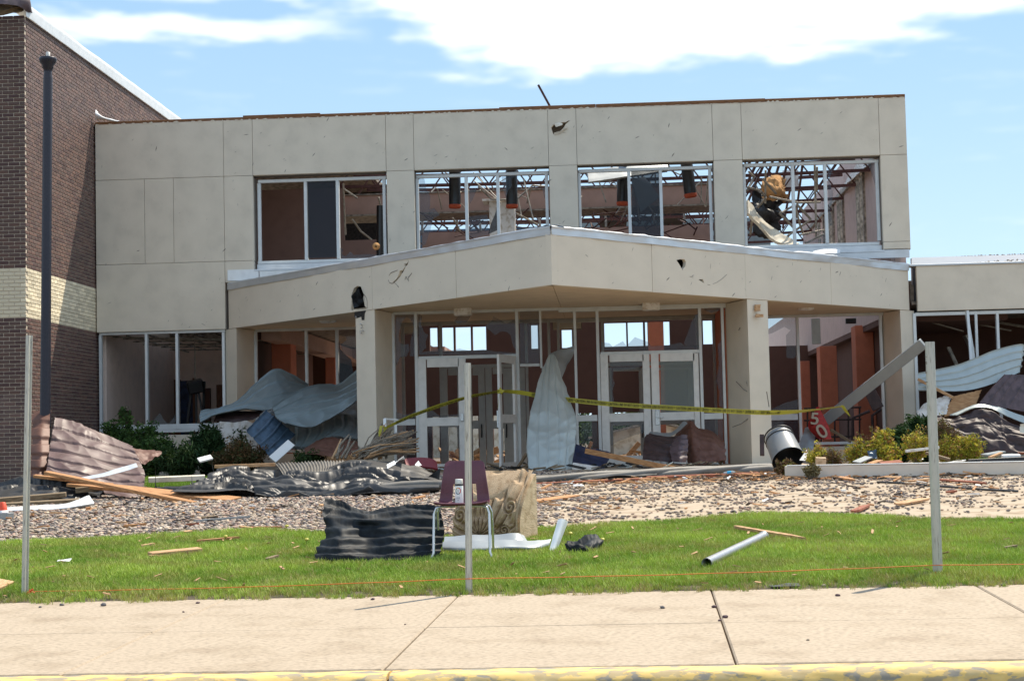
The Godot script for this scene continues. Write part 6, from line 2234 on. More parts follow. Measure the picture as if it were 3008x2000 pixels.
# ---------------------------------------------------------------- the pile by the brick wall
func build_left_pile() -> void:
	# black lamp pole with the lantern gone
	var zb := 8.8
	var pb := P(131, 1400, zb)
	pb.y = gh(zb)
	var pt := P(141, 172, zb)
	var pole := thing("lamp_pole", "tall dark pole with flared cap and its lantern missing", "lamp post", pb)
	var ax := (pt - pb).normalized()
	var B := Basis(Quaternion(Vector3.UP, ax))
	var H := (pt - pb).length()
	var st := nb()
	lathe(st, Transform3D(B, pb), [[0.085, 0.0], [0.080, 0.3], [0.072, 2.5], [0.068, H - 0.3], [0.060, H - 0.24]], 24)
	obj("shaft", fin(st), M["pole_dark"], pole)
	st = nb()
	lathe(st, Transform3D(B, pb), [[0.058, H - 0.25], [0.062, H - 0.235], [0.056, H - 0.22], [0.066, H - 0.17], [0.078, H - 0.155], [0.082, H - 0.11], [0.112, H - 0.07], [0.116, H - 0.055], [0.128, H - 0.03], [0.13, H], [0.12, H + 0.01], [0.0, H + 0.012]], 24)
	obj("cap", fin(st), M["pole_dark"], pole)
	st = nb()
	lathe(st, Transform3D(B, pb), [[0.032, H + 0.0], [0.030, H + 0.09], [0.0, H + 0.1]], 14)
	obj("lamp_stub", fin(st), M["white_paint"], pole)
	sheet_thing("corrugated_sheet", [[[96, 1206, 8.6], [120, 1194, 8.6], [147, 1198, 8.7]], [[92, 1270, 9.2], [118, 1268, 9.3], [146, 1270, 9.2]], [[89, 1340, 9.7], [116, 1340, 9.8], [143, 1340, 9.7]], [[86, 1400, 10.0], [112, 1402, 10.1], [136, 1402, 10.0]]], {"nu": 24, "nv": 80, "ribs": 4.5, "rib_h": 0.04, "rib_w": 0.3, "dent": 0.008, "scale": 1.6, "seed": 3}, "sheet_rust", "narrow upright rust brown ribbed sheet beside the dark pole", "metal sheet")
	sheet_thing("corrugated_sheet", [
		[[163, 1218, 8.7], [212, 1232, 8.6], [262, 1252, 8.6], [320, 1278, 8.5], [388, 1308, 8.6]],
		[[150, 1290, 9.3], [210, 1300, 9.25], [270, 1316, 9.2], [340, 1336, 9.1], [410, 1352, 9.0]],
		[[142, 1345, 9.8], [205, 1358, 9.8], [275, 1372, 9.7], [350, 1388, 9.6], [426, 1395, 9.5]],
		[[134, 1392, 10.2], [200, 1408, 10.2], [280, 1424, 10.15], [350, 1440, 10.1], [420, 1440, 10.0]]],
		{"nu": 100, "nv": 100, "ribs": 6.0, "rib_h": 0.028, "rib_w": 0.13, "dent": 0.006, "kink": 0.024, "scale": 0.9, "ragged": 0.014, "seed": 9}, "sheet_brown", "large brown ribbed roof sheet leaning in the pile at the left", "metal sheet")
	sheet_thing("torn_sheet", [[[380, 1312, 8.3], [430, 1322, 8.2], [476, 1324, 8.2]], [[396, 1335, 8.5], [440, 1338, 8.4], [472, 1336, 8.3]], [[414, 1360, 8.7], [428, 1362, 8.7], [450, 1346, 8.5]]], {"nu": 24, "nv": 20, "dent": 0.03, "ragged": 0.08, "scale": 3, "seed": 5}, "sheet_rust", "torn rust brown scrap sticking out right of the large brown sheet", "metal sheet")
	sheet_thing("metal_strip", [[[232, 1404, 10.45], [300, 1390, 10.4], [350, 1374, 10.3], [400, 1360, 10.2]], [[252, 1409, 10.5], [310, 1399, 10.45], [362, 1385, 10.35], [405, 1372, 10.25]]], {"nu": 26, "nv": 5, "dent": 0.012, "thick": 0.004}, "white_metal", "bright white metal strip across the large brown sheet", "flashing")
	sheet_thing("torn_sheet", [[[300, 1436, 10.5], [360, 1444, 10.6], [418, 1458, 10.5]], [[310, 1448, 10.8], [370, 1462, 10.9], [414, 1470, 10.7]]], {"nu": 20, "nv": 10, "dent": 0.03, "scale": 2}, "sheet_brown", "bent lower flap of brown sheet under the planks", "metal sheet")
	# planks
	var pl := [
		[136, 1388, 10.6, 572, 1478, 12.1, 0.09, 0.045, "wood_new", "long orange plank running down from the brown sheet to the gravel"],
		[216, 1420, 10.6, 690, 1468, 11.75, 0.28, 0.04, "wood_new", "wide orange board lying right of the long plank"],
		[101, 1398, 10.5, 330, 1424, 10.8, 0.07, 0.04, "wood_new", "short orange plank under the top end of the long plank"],
		[578, 1484, 12.4, 754, 1478, 12.35, 0.05, 0.03, "wood_new", "thin orange lath at the end of the wide board"],
		[508, 1474, 12.1, 560, 1489, 12.6, 0.04, 0.02, "wood_pale", "pale splinter under the long plank's lower end"],
		[-40, 1472, 11.6, 194, 1452, 11.4, 0.10, 0.06, "wood_grey", "weathered grey plank at the far left of the pile"],
		[-40, 1486, 12.0, 232, 1470, 11.8, 0.12, 0.05, "wood_grey", "lower weathered grey plank at the far left"],
		[222, 1440, 10.9, 316, 1430, 10.8, 0.08, 0.07, "wood_grey", "brown grey block end below the brown sheet"],
		[-30, 1524, 13.45, 140, 1514, 13.2, 0.07, 0.03, "wood_new", "orange lath lying under the metal strips at the left edge"],
		[436, 1409, 9.2, 602, 1402, 9.0, 0.12, 0.07, "cream_wall", "pale concrete edging length on the little lawn behind"],
		[282, 1520, 13.55, 368, 1518, 13.55, 0.10, 0.075, "wood_pale", "tan wooden block alone on the gravel"]]
	for q in pl:
		board_at("plank" if q[8] != "cream_wall" else "concrete_edging", P(q[0], q[1], q[2]), P(q[3], q[4], q[5]), q[6], q[7], q[8], q[9], "plank" if q[8] != "cream_wall" else "edging", 0.12)
	sheet_thing("metal_channel", [[[-40, 1494, 12.95], [80, 1486, 12.85], [190, 1478, 12.75], [262, 1456, 12.45]], [[-40, 1504, 13.15], [80, 1498, 13.05], [186, 1492, 12.95], [276, 1474, 12.65]], [[-40, 1508, 13.05], [80, 1502, 12.95], [186, 1497, 12.85], [274, 1484, 12.65]]], {"nu": 40, "nv": 10, "dent": 0.012, "scale": 2, "thick": 0.004}, "white_metal", "shiny white metal channel at the bottom of the left pile", "flashing")
	sheet_thing("torn_sheet", [[[24, 1512, 13.10], [120, 1500, 13.00], [210, 1496, 12.90]], [[26, 1522, 13.50], [120, 1514, 13.40], [190, 1510, 13.20]]], {"nu": 30, "nv": 10, "dent": 0.02, "ragged": 0.05, "scale": 2}, "sheet_brown", "flat dark brown scrap under the white channel", "metal sheet")
	sheet_thing("torn_sheet", [[[184, 1508, 13.20], [240, 1496, 13.00], [286, 1488, 12.90]], [[196, 1516, 13.40], [240, 1508, 13.20], [280, 1497, 13.00]]], {"nu": 20, "nv": 8, "dent": 0.02, "ragged": 0.08, "scale": 3}, "ply", "orange brown splintered board end beside the white channel", "wood")
	sheet_thing("roof_membrane", [
		[[-60, 1432, 9.4], [20, 1412, 9.3], [80, 1394, 9.3], [140, 1398, 9.4], [230, 1412, 9.5], [300, 1430, 9.7]],
		[[-60, 1452, 10.4], [20, 1432, 10.4], [80, 1420, 10.4], [150, 1420, 10.4], [220, 1432, 10.4], [300, 1444, 10.4]],
		[[-60, 1476, 11.2], [20, 1462, 11.2], [90, 1452, 11.2], [160, 1448, 11.2], [230, 1462, 11.1], [290, 1466, 11.0]],
		[[-60, 1490, 11.7], [20, 1484, 11.7], [90, 1480, 11.7], [160, 1478, 11.6], [240, 1484, 11.5], [300, 1478, 11.3]]],
		{"nu": 90, "nv": 60, "dent": 0.008, "pleats": 20, "pleat_h": 0.24, "pleat_w": 1.3, "scale": 1.1, "ragged": 0.02, "seed": 21, "thick": 0.006}, "membrane", "rumpled black roofing membrane under the left pile", "roofing")
	# cone and grey block cut by the frame
	var cb := G(8, 1512)
	var cone := thing("traffic_cone", "small orange cone at the left edge of the gravel", "cone", cb)
	st = nb()
	lathe(st, Transform3D(Basis(), cb), [[0.066, 0.02], [0.034, 0.145], [0.028, 0.15], [0.0, 0.152]], 20)
	obj("body", fin(st), M["cone_orange"], cone)
	st = nb()
	lathe(st, Transform3D(Basis(), cb), [[0.075, 0.012], [0.067, 0.02], [0.059, 0.055], [0.055, 0.055]], 20)
	obj("collar", fin(st), M["paper"], cone)
	st = nb()
	box(st, cb + Vector3(-0.1, 0.0, -0.1), cb + Vector3(0.1, 0.014, 0.1), 0.004)
	obj("base", fin(st), M["cone_orange"], cone)
	board_at("metal_box", on_ground(-60, 1526, 0.04), on_ground(32, 1526, 0.04), 0.12, 0.08, "galv", "grey metal box end in front of the orange cone", "box")
	var rk := G(458, 1404)
	var rock := obj("boulder", pebble_mesh(77), M["stone_shade_dark"])
	rock.transform = Transform3D(Basis.from_euler(Vector3(0.1, 0.4, 0.0)).scaled(Vector3(0.14, 0.16, 0.14)), Vector3(rk.x, 0.6, 7.0))
	tag(rock, "rounded grey boulder behind the brown sheet", "boulder")
	# little lawn behind the planks
	var xfs := []
	var cols := []
	var r := RandomNumberGenerator.new()
	r.seed = 3
	var tuft := nb()
	for b in 10:
		var a := r.randf() * TAU
		var o := Vector3(r.randf_range(-0.04, 0.04), -0.01, r.randf_range(-0.04, 0.04))
		var h := r.randf_range(0.04, 0.075)
		var w := Vector3(-sin(a), 0, cos(a)) * 0.003
		tri(tuft, o - w, o + Vector3.UP * h + Vector3(cos(a), 0, sin(a)) * h * 0.5, o + w)
	var tm := fin(tuft)
	for area in [[430, 660, 1406, 1436, 4200], [2860, 3100, 1352, 1372, 2600]]:
		for n in area[4]:
			var p := G(r.randf_range(area[0], area[1]), r.randf_range(area[2], area[3]))
			xfs.append(Transform3D(Basis(Vector3.UP, r.randf() * TAU).scaled(Vector3.ONE * r.randf_range(0.8, 1.3)), p))
			var c := Vector3(0.17, 0.28, 0.04) * r.randf_range(0.8, 1.3)
			cols.append(Color(c.x, c.y, c.z))
	many("grass", tm, M["grass"], xfs, cols).set_meta("label", "small patches of lawn behind the debris")
	# shrubs under the left window
	var green := [Vector3(0.035, 0.075, 0.02), Vector3(0.05, 0.10, 0.025), Vector3(0.07, 0.13, 0.03)]
	var deep := [Vector3(0.02, 0.05, 0.018), Vector3(0.03, 0.065, 0.02), Vector3(0.045, 0.08, 0.025)]
	var russet := [Vector3(0.12, 0.075, 0.035), Vector3(0.09, 0.08, 0.03), Vector3(0.06, 0.075, 0.025), Vector3(0.16, 0.09, 0.04)]
	var at := func(u: float, z: float) -> Vector3:
		var p := P(u, 1390, z)
		return Vector3(p.x, gh(z), p.z)
	bush("shrub", at.call(375, 2.2), Vector3(0.62, 1.25, 0.5), 1500, 0.045, green, "twig_dark", "tall leafy green shrub under the left ground floor window", 1.0, 1)
	bush("shrub", at.call(440, 2.8), Vector3(0.5, 0.95, 0.45), 1000, 0.04, green, "twig_dark", "lower leafy shrub right of the tall one by the window", 1.0, 2)
	bush("juniper", at.call(530, 3.4), Vector3(0.55, 0.62, 0.5), 1500, 0.035, deep, "twig_dark", "low dark juniper left of the upright one", 2.0, 3)
	bush("juniper", at.call(612, 2.8), Vector3(0.34, 0.98, 0.34), 1500, 0.035, deep, "twig_dark", "upright dark juniper before the pier", 2.0, 4)
	bush("shrub", at.call(706, 3.6), Vector3(0.55, 0.72, 0.45), 1200, 0.03, russet, "twig_dark", "brownish half bare shrub in front of the blue panel", 1.2, 5)
	bush("shrub", at.call(893, 4.0), Vector3(0.42, 0.48, 0.4), 800, 0.03, [Vector3(0.03, 0.06, 0.02), Vector3(0.05, 0.09, 0.025)], "twig_dark", "low dark shrub under the fallen grey sheets", 1.0, 6)
	bush("shrub", at.call(705, 2.2), Vector3(0.16, 1.02, 0.15), 90, 0.03, green, "twig_dark", "thin green sprig rising behind the brownish shrub", 1.2, 7)

# ---------------------------------------------------------------- grey sheets, black membrane, brush
func build_centre_pile() -> void:
	var gl := "grey metal roof sheets heaped left of the doors"
	sheet_thing("metal_roof_sheet", [
		[[589, 1208, 2.6], [650, 1199, 2.2], [704, 1176, 1.8], [752, 1126, 1.2], [806, 1087, 0.9], [855, 1100, 0.8], [905, 1132, 0.6]],
		[[586, 1226, 2.9], [648, 1208, 2.6], [712, 1190, 2.3], [765, 1160, 1.9], [818, 1138, 1.6], [862, 1138, 1.3], [908, 1146, 1.0]],
		[[590, 1244, 3.1], [646, 1216, 2.9], [718, 1204, 2.7], [784, 1206, 2.5], [838, 1194, 2.2], [872, 1180, 1.9], [910, 1164, 1.4]]],
		{"nu": 80, "nv": 90, "ribs": 3.0, "rib_h": -0.022, "rib_w": 0.07, "dent": 0.008, "kink": 0.02, "scale": 0.8, "seed": 4}, "sheet_blue", "wavy grey metal sheet draped highest at the left of the heap", "metal sheet", gl)
	sheet_thing("metal_roof_sheet", [[[640, 1208, 2.4], [710, 1206, 2.3], [776, 1206, 2.2]], [[632, 1226, 2.7], [700, 1226, 2.6], [760, 1222, 2.5]], [[628, 1238, 2.8], [690, 1240, 2.7], [742, 1232, 2.6]]], {"nu": 20, "nv": 10, "dent": 0.03}, "sheet_dark", "dark underside flap of the left grey sheet", "metal sheet")
	sheet_thing("metal_roof_sheet", [
		[[800, 1198, 2.9], [850, 1165, 2.4], [904, 1138, 1.9], [964, 1130, 1.5], [1002, 1128, 1.5], [1060, 1078, 1.7]],
		[[806, 1212, 3.1], [866, 1188, 2.7], [920, 1170, 2.4], [980, 1160, 2.2], [1020, 1144, 2.1], [1064, 1120, 2.1]],
		[[812, 1226, 3.3], [880, 1208, 3.0], [930, 1196, 2.8], [990, 1182, 2.6], [1030, 1162, 2.5], [1066, 1144, 2.4]],
		[[842, 1246, 3.5], [908, 1258, 3.4], [960, 1236, 3.1], [1000, 1214, 2.9], [1034, 1190, 2.8], [1066, 1168, 2.7]]],
		{"nu": 80, "nv": 110, "ribs": 4.0, "rib_h": -0.022, "rib_w": 0.07, "dent": 0.008, "kink": 0.02, "scale": 0.8, "seed": 7}, "sheet_blue", "broad grey ribbed sheet filling the bay beside the left pier", "metal sheet", gl)
	sheet_thing("metal_roof_sheet", [[[866, 1252, 2.4], [944, 1238, 2.2], [1010, 1214, 2.0], [1070, 1238, 2.0]], [[866, 1280, 2.9], [940, 1270, 2.8], [1010, 1256, 2.6], [1070, 1268, 2.5]], [[866, 1310, 3.3], [905, 1310, 3.2], [966, 1282, 3.0], [1070, 1292, 2.9]]], {"nu": 70, "nv": 40, "ribs": 6, "across": true, "rib_h": 0.02, "rib_w": 0.2, "dent": 0.02, "scale": 1.2, "seed": 8}, "sheet_blue", "lower grey sheet under the broad one with slanting ribs", "metal sheet", gl)
	sheet_thing("metal_roof_sheet", [[[782, 1206, 2.9], [826, 1242, 3.0], [868, 1278, 3.1]], [[752, 1236, 3.2], [800, 1275, 3.3], [832, 1312, 3.4]], [[722, 1266, 3.5], [762, 1308, 3.6], [796, 1346, 3.7]]], {"nu": 60, "nv": 60, "ribs": 4, "rib_h": -0.02, "rib_w": 0.16, "dent": 0.01, "across": true, "seed": 9}, "sheet_deep", "deep blue square panel tilted on its corner behind the shrubs", "metal sheet")
	sheet_thing("torn_sheet", [[[894, 1312, 3.4], [966, 1284, 3.1], [1050, 1296, 3.0]], [[896, 1325, 3.9], [966, 1314, 3.8], [1052, 1318, 3.7]], [[904, 1336, 4.3], [966, 1336, 4.2], [1052, 1336, 4.1]]], {"nu": 30, "nv": 20, "dent": 0.04, "scale": 1.6}, "sheet_rust", "rust brown sheet low beside the left pier", "metal sheet")
	sheet_thing("metal_roof_sheet", [[[770, 1180, 0.5], [860, 1150, 0.4], [950, 1140, 0.4], [1060, 1130, 0.5]], [[760, 1240, 1.0], [860, 1225, 1.0], [950, 1215, 1.0], [1060, 1200, 1.0]], [[760, 1310, 1.6], [860, 1320, 1.7], [950, 1320, 1.7], [1060, 1310, 1.6]]], {"nu": 60, "nv": 50, "ribs": 5, "rib_h": -0.02, "rib_w": 0.08, "kink": 0.04, "dent": 0.02, "seed": 61}, "galv", "darker grey sheet at the back of the heap under the bay window", "metal sheet", gl)
	# white pieces under the heap
	board_at("white_board", P(640, 1250, 1.0), P(760, 1300, 1.4), 0.6, 0.03, "white_paint", "white board half hidden under the left grey sheet", "board", 1.2)
	board_at("white_board", P(800, 1350, 3.9), P(856, 1300, 3.6), 0.16, 0.03, "paper", "white torn panel at the lower edge of the blue panel", "board", 0.9)
	board_at("white_board", P(583, 1352, 4.6), P(622, 1342, 4.5), 0.16, 0.03, "paper", "pale blue white scrap below the upright juniper", "board", 0.4)
	# black membrane heap
	sheet_thing("roof_membrane", [
		[[640, 1376, 8.2], [700, 1368, 8.2], [790, 1380, 8.1], [880, 1378, 8.1], [960, 1374, 8.1], [1030, 1352, 8.0], [1100, 1354, 8.0], [1180, 1362, 8.0], [1290, 1398, 8.2]],
		[[600, 1400, 9.2], [700, 1382, 9.2], [780, 1398, 9.1], [850, 1384, 9.1], [950, 1396, 9.1], [1030, 1372, 9.0], [1100, 1370, 9.0], [1180, 1384, 9.0], [1290, 1412, 9.2]],
		[[560, 1424, 10.0], [680, 1406, 9.9], [770, 1414, 9.9], [860, 1402, 9.9], [950, 1410, 9.9], [1030, 1396, 9.8], [1100, 1396, 9.8], [1190, 1410, 9.8], [1290, 1424, 9.9]],
		[[470, 1430, 10.4], [620, 1432, 10.6], [740, 1426, 10.6], [860, 1420, 10.6], [960, 1428, 10.6], [1040, 1420, 10.6], [1110, 1420, 10.6], [1190, 1426, 10.6], [1290, 1430, 10.6]],
		[[450, 1440, 10.8], [600, 1446, 11.1], [740, 1446, 11.2], [860, 1446, 11.2], [960, 1448, 11.2], [1040, 1446, 11.2], [1110, 1442, 11.1], [1190, 1440, 11.1], [1290, 1438, 11.0]]],
		{"nu": 260, "nv": 120, "dent": 0.008, "pleats": 70, "pleat_h": 0.3, "pleat_w": 1.5, "scale": 1.0, "ragged": 0.012, "seed": 33, "thick": 0.006}, "membrane", "great rumpled black roofing membrane across the gravel before the entrance", "roofing")
	sheet_thing("roof_membrane", [
		[[742, 1412, 10.6], [860, 1408, 10.5], [980, 1418, 10.5], [1080, 1402, 10.5], [1140, 1420, 10.5], [1290, 1416, 10.5]],
		[[745, 1428, 11.2], [860, 1424, 11.3], [980, 1434, 11.3], [1080, 1420, 11.3], [1140, 1430, 11.3], [1290, 1428, 11.3]],
		[[752, 1452, 11.5], [860, 1454, 11.6], [980, 1452, 11.6], [1080, 1448, 11.5], [1140, 1444, 11.5], [1290, 1440, 11.4]]],
		{"nu": 200, "nv": 60, "dent": 0.006, "pleats": 26, "pleat_h": 0.15, "pleat_w": 1.4, "scale": 1.0, "seed": 41, "thick": 0.006}, "membrane", "front roll of black membrane along the gravel edge", "roofing")
	sheet_thing("roof_membrane", [
		[[600, 1412, 9.8], [650, 1398, 9.6], [672, 1392, 9.6], [720, 1398, 9.7], [735, 1424, 10.0]],
		[[540, 1426, 10.8], [620, 1420, 10.7], [680, 1410, 10.6], [730, 1416, 10.7], [745, 1432, 10.8]],
		[[500, 1444, 11.6], [600, 1446, 11.6], [680, 1440, 11.5], [720, 1440, 11.4], [748, 1446, 11.4]]],
		{"nu": 90, "nv": 40, "dent": 0.008, "pleats": 20, "pleat_h": 0.24, "pleat_w": 1.3, "scale": 1.1, "ragged": 0.03, "seed": 45, "thick": 0.006}, "membrane", "torn left flap of black membrane by the planks", "roofing")
	sheet_thing("pleated_membrane", [[[808, 1360, 8.0], [880, 1355, 7.9], [950, 1352, 7.8], [1016, 1350, 7.7]], [[822, 1378, 8.4], [890, 1374, 8.3], [955, 1372, 8.2], [1004, 1370, 8.1]], [[832, 1394, 8.9], [895, 1394, 8.8], [950, 1394, 8.7], [985, 1390, 8.6]]], {"nu": 130, "nv": 16, "ribs": 22, "across": true, "wave": true, "rib_h": 0.025, "dent": 0.015, "seed": 3}, "membrane_dust", "grey pleated strip of membrane laid behind the black heap", "roofing")
	var st := nb()
	tube(st, [P(1120, 1432, 11.0), P(1180, 1426, 10.9), P(1240, 1423, 10.8), P(1300, 1423, 10.8)], [0.05, 0.06, 0.062, 0.06], 14)
	single("rubber_roll", fin(st), M["membrane_dust"], "grey dusty roll end left of the chair back", "roofing")
	sheet_thing("roofing_board", [[[1180, 1360, 9.4], [1230, 1372, 9.3], [1290, 1394, 9.2]], [[1176, 1400, 10.2], [1230, 1408, 10.1], [1290, 1416, 10.0]]], {"nu": 20, "nv": 12, "dent": 0.02, "fold": 0.03, "seed": 6}, "membrane", "stiff black panel sloping down left of the chair", "roofing")
	board_at("plank", P(630, 1370, 7.6), P(809, 1364, 7.4), 0.09, 0.05, "wood_pale", "pale plank behind the black membrane heap", "plank")
	sheet_thing("white_sheet_scrap", [[[1136, 1376, 9.8], [1156, 1362, 9.7], [1186, 1340, 9.5]], [[1140, 1370, 9.6], [1164, 1356, 9.5], [1191, 1348, 9.4]]], {"nu": 10, "nv": 6, "dent": 0.01}, "paper", "bent white metal scrap standing out of the black heap", "scrap")
	sheet_thing("white_sheet_scrap", [[[1136, 1364, 9.75], [1158, 1354, 9.65]], [[1138, 1376, 9.8], [1162, 1364, 9.7]]], {"nu": 6, "nv": 6, "dent": 0.01}, "white_metal", "lower folded half of the white scrap on the black heap", "scrap")
	sheet_thing("paper_scrap", [[[1219, 1362, 9.2], [1229, 1352, 9.1]], [[1222, 1372, 9.3], [1239, 1364, 9.2]]], {"nu": 6, "nv": 6, "dent": 0.02}, "paper", "crumpled white paper beside the red seat", "scrap")
	sheet_thing("red_seat_back", [[[1188, 1352, 8.6], [1230, 1348, 8.5], [1268, 1352, 8.5], [1280, 1362, 8.5]], [[1192, 1372, 8.8], [1230, 1374, 8.7], [1268, 1378, 8.7], [1285, 1382, 8.7]]], {"nu": 16, "nv": 8, "dent": 0.004, "thick": 0.03}, "red_seat", "dark red rounded seat back behind the black heap", "seat")
	# brush pile
	var pile := thing("brush_pile", "pile of bare grey sticks heaped before the left door", "brush", Vector3(P(1150, 1300, 5.2).x, 0.53, 5.2))
	var r := RandomNumberGenerator.new()
	r.seed = 8
	var ends := []
	for k in 90:
		var a := P(r.randf_range(1030, 1090), r.randf_range(1325, 1350), r.randf_range(5.0, 6.4))
		var b := P(r.randf_range(1170, 1232), r.randf_range(1262, 1335), r.randf_range(4.4, 5.8))
		ends.append([a, b])
	for k in 40:
		ends.append([P(r.randf_range(1050, 1140), r.randf_range(1330, 1350), 5.6), P(r.randf_range(1110, 1160), r.randf_range(1240, 1290), r.randf_range(4.6, 5.4))])
	for q in [[[976, 1348], [1002, 1290]], [[990, 1348], [1026, 1276]], [[1002, 1345], [1030, 1282]], [[1014, 1346], [1042, 1296]], [[985, 1340], [1010, 1308]], [[1030, 1342], [1070, 1315]]]:
		ends.append([P(q[0][0], q[0][1], 5.6), P(q[1][0], q[1][1], 5.3)])
	for i in ends.size():
		var a: Vector3 = ends[i][0]
		var b: Vector3 = ends[i][1]
		var m := a.lerp(b, 0.5) + Vector3(r.randf_range(-0.06, 0.06), r.randf_range(-0.02, 0.07), r.randf_range(-0.05, 0.05))
		st = nb()
		var w := r.randf_range(0.007, 0.019) if i < 130 else 0.024
		tube(st, [a, m, b], [w, w * 0.9, w * 0.6], 6)
		obj("stick", fin(st), M["twig"] if r.randf() < 0.75 else M["wood_pale"], pile)
	st = nb()
	bar(st, P(1132, 1310, 4.6), P(1130, 1230, 4.4), 0.05, 0.04)
	bar(st, P(1130, 1230, 4.4), P(1168, 1233, 4.2), 0.03, 0.03)
	bar(st, P(1162, 1232, 4.2), P(1164, 1285, 4.2), 0.04, 0.03)
	single("bent_door_frame", fin(st), M["white_metal"], "white bent metal frame behind the brush pile", "frame")
	# caution tape
	var tape := thing("caution_tape", "yellow caution tape strung across the entrance", "tape", P(1470, 1148, 5.2))
	var seg := func(pts: Array, w0: float, tw: Array) -> void:
		var g := [[], []]
		for i in pts.size():
			var a: float = tw[i]
			var dv := Vector3(0, cos(a), sin(a)) * w0 / 2
			g[0].append(pts[i] + dv)
			g[1].append(pts[i] - dv)
		var s := nb()
		sheet(s, g, {"nu": 60, "nv": 3, "dent": 0.003, "scale": 1.5, "thick": 0.0015})
		obj("strip", fin(s), M["tape_yellow"], tape)
	var zt := 4.4
	seg.call([P(1130, 1258, 5.4), P(1200, 1225, 5.0), P(1290, 1192, 4.7), P(1380, 1165, 4.5), P(1468, 1149, zt)], 0.068, [1.0, 0.7, 0.5, 0.8, 1.1])
	var right_pts := [P(1472, 1148, zt), P(1530, 1153, 4.5), P(1620, 1168, 4.6), P(1800, 1187, 4.7), P(2000, 1199, 4.7), P(2200, 1210, 4.7), P(2300, 1211, 4.4), P(2390, 1204, 3.6), P(2472, 1194, 2.9)]
	seg.call(right_pts, 0.08, [1.0, 0.5, 0.1, 0.0, 0.0, 0.1, 0.5, 1.2, 1.3])
	seg.call([P(1470, 1146, zt + 0.05), P(1466, 1170, zt + 0.05), P(1463, 1198, zt + 0.05)], 0.05, [1.5, 1.3, 1.5])
	for q in [[[1468, 1140], [1478, 1150], [1462, 1154]], [[1462, 1146], [1482, 1148], [1472, 1156]]]:
		var s := nb()
		tube(s, [P(q[0][0], q[0][1], zt + 0.07), P(q[1][0], q[1][1], zt + 0.1), P(q[2][0], q[2][1], zt + 0.07)], 0.018, 6)
		obj("knot", fin(s), M["tape_yellow"], tape)
	for q in [[[1120, 1250, 5.5], [1116, 1268, 5.5], [1114, 1282, 5.5]], [[1128, 1252, 5.45], [1132, 1260, 5.45], [1127, 1268, 5.45]], [[2474, 1190, 2.95], [2482, 1205, 2.95], [2497, 1222, 2.95]]]:
		var s := nb()
		sheet(s, [[P(q[0][0] - 4, q[0][1], q[0][2]), P(q[1][0] - 4, q[1][1], q[1][2]), P(q[2][0] - 1, q[2][1], q[2][2])], [P(q[0][0] + 4, q[0][1], q[0][2] + 0.03), P(q[1][0] + 5, q[1][1] - 2, q[1][2] + 0.03), P(q[2][0] + 1, q[2][1], q[2][2])]], {"nu": 16, "nv": 4, "dent": 0.01, "scale": 4, "thick": 0.0015})
		obj("loose_end", fin(s), M["tape_yellow"], tape)
	# lettering along the flat right-hand run
	var font := SystemFont.new()
	font.font_names = PackedStringArray(["Droid Sans"])
	font.font_weight = 700
	var lm := StandardMaterial3D.new()
	lm.resource_name = "tape_ink"
	lm.albedo_color = Color(0.23, 0.22, 0.03)
	lm.roughness = 0.6
	for run in [[right_pts, 0.18, 0.74, 9], [[P(1130, 1258, 5.4), P(1200, 1225, 5.0), P(1290, 1192, 4.7), P(1380, 1165, 4.5), P(1468, 1149, zt)], 0.12, 0.98, 4]]:
		for k in run[3]:
			var t0 := lerpf(run[1], run[2], float(k) / run[3])
			var t1 := lerpf(run[1], run[2], float(k + 0.97) / run[3])
			var a := along(run[0], t0)
			var b := along(run[0], t1)
			var tm := TextMesh.new()
			tm.text = "CAUTION LINE DO NOT CROSS *"
			tm.font = font
			tm.font_size = 16
			tm.pixel_size = 0.01
			tm.depth = 0.002
			var box_w: float = tm.get_aabb().size.x
			var box_h: float = tm.get_aabb().size.y
			var x := (b - a).normalized()
			var y := Vector3(0, 1, 0.1 if run[3] == 9 else 0.8).normalized()
			y = (y - x * y.dot(x)).normalized()
			var z := x.cross(y)
			var o := MeshInstance3D.new()
			o.mesh = tm
			o.material_override = lm
			o.name = "lettering" if not tape.has_node("lettering") else "lettering_%03d" % tape.get_child_count()
			tape.add_child(o, true)
			o.transform = Transform3D(Basis(x * (b - a).length() / maxf(box_w, 0.01), y * 0.048 / maxf(box_h, 0.01), z), (a + b) / 2 + z * 0.012 - tape.position)

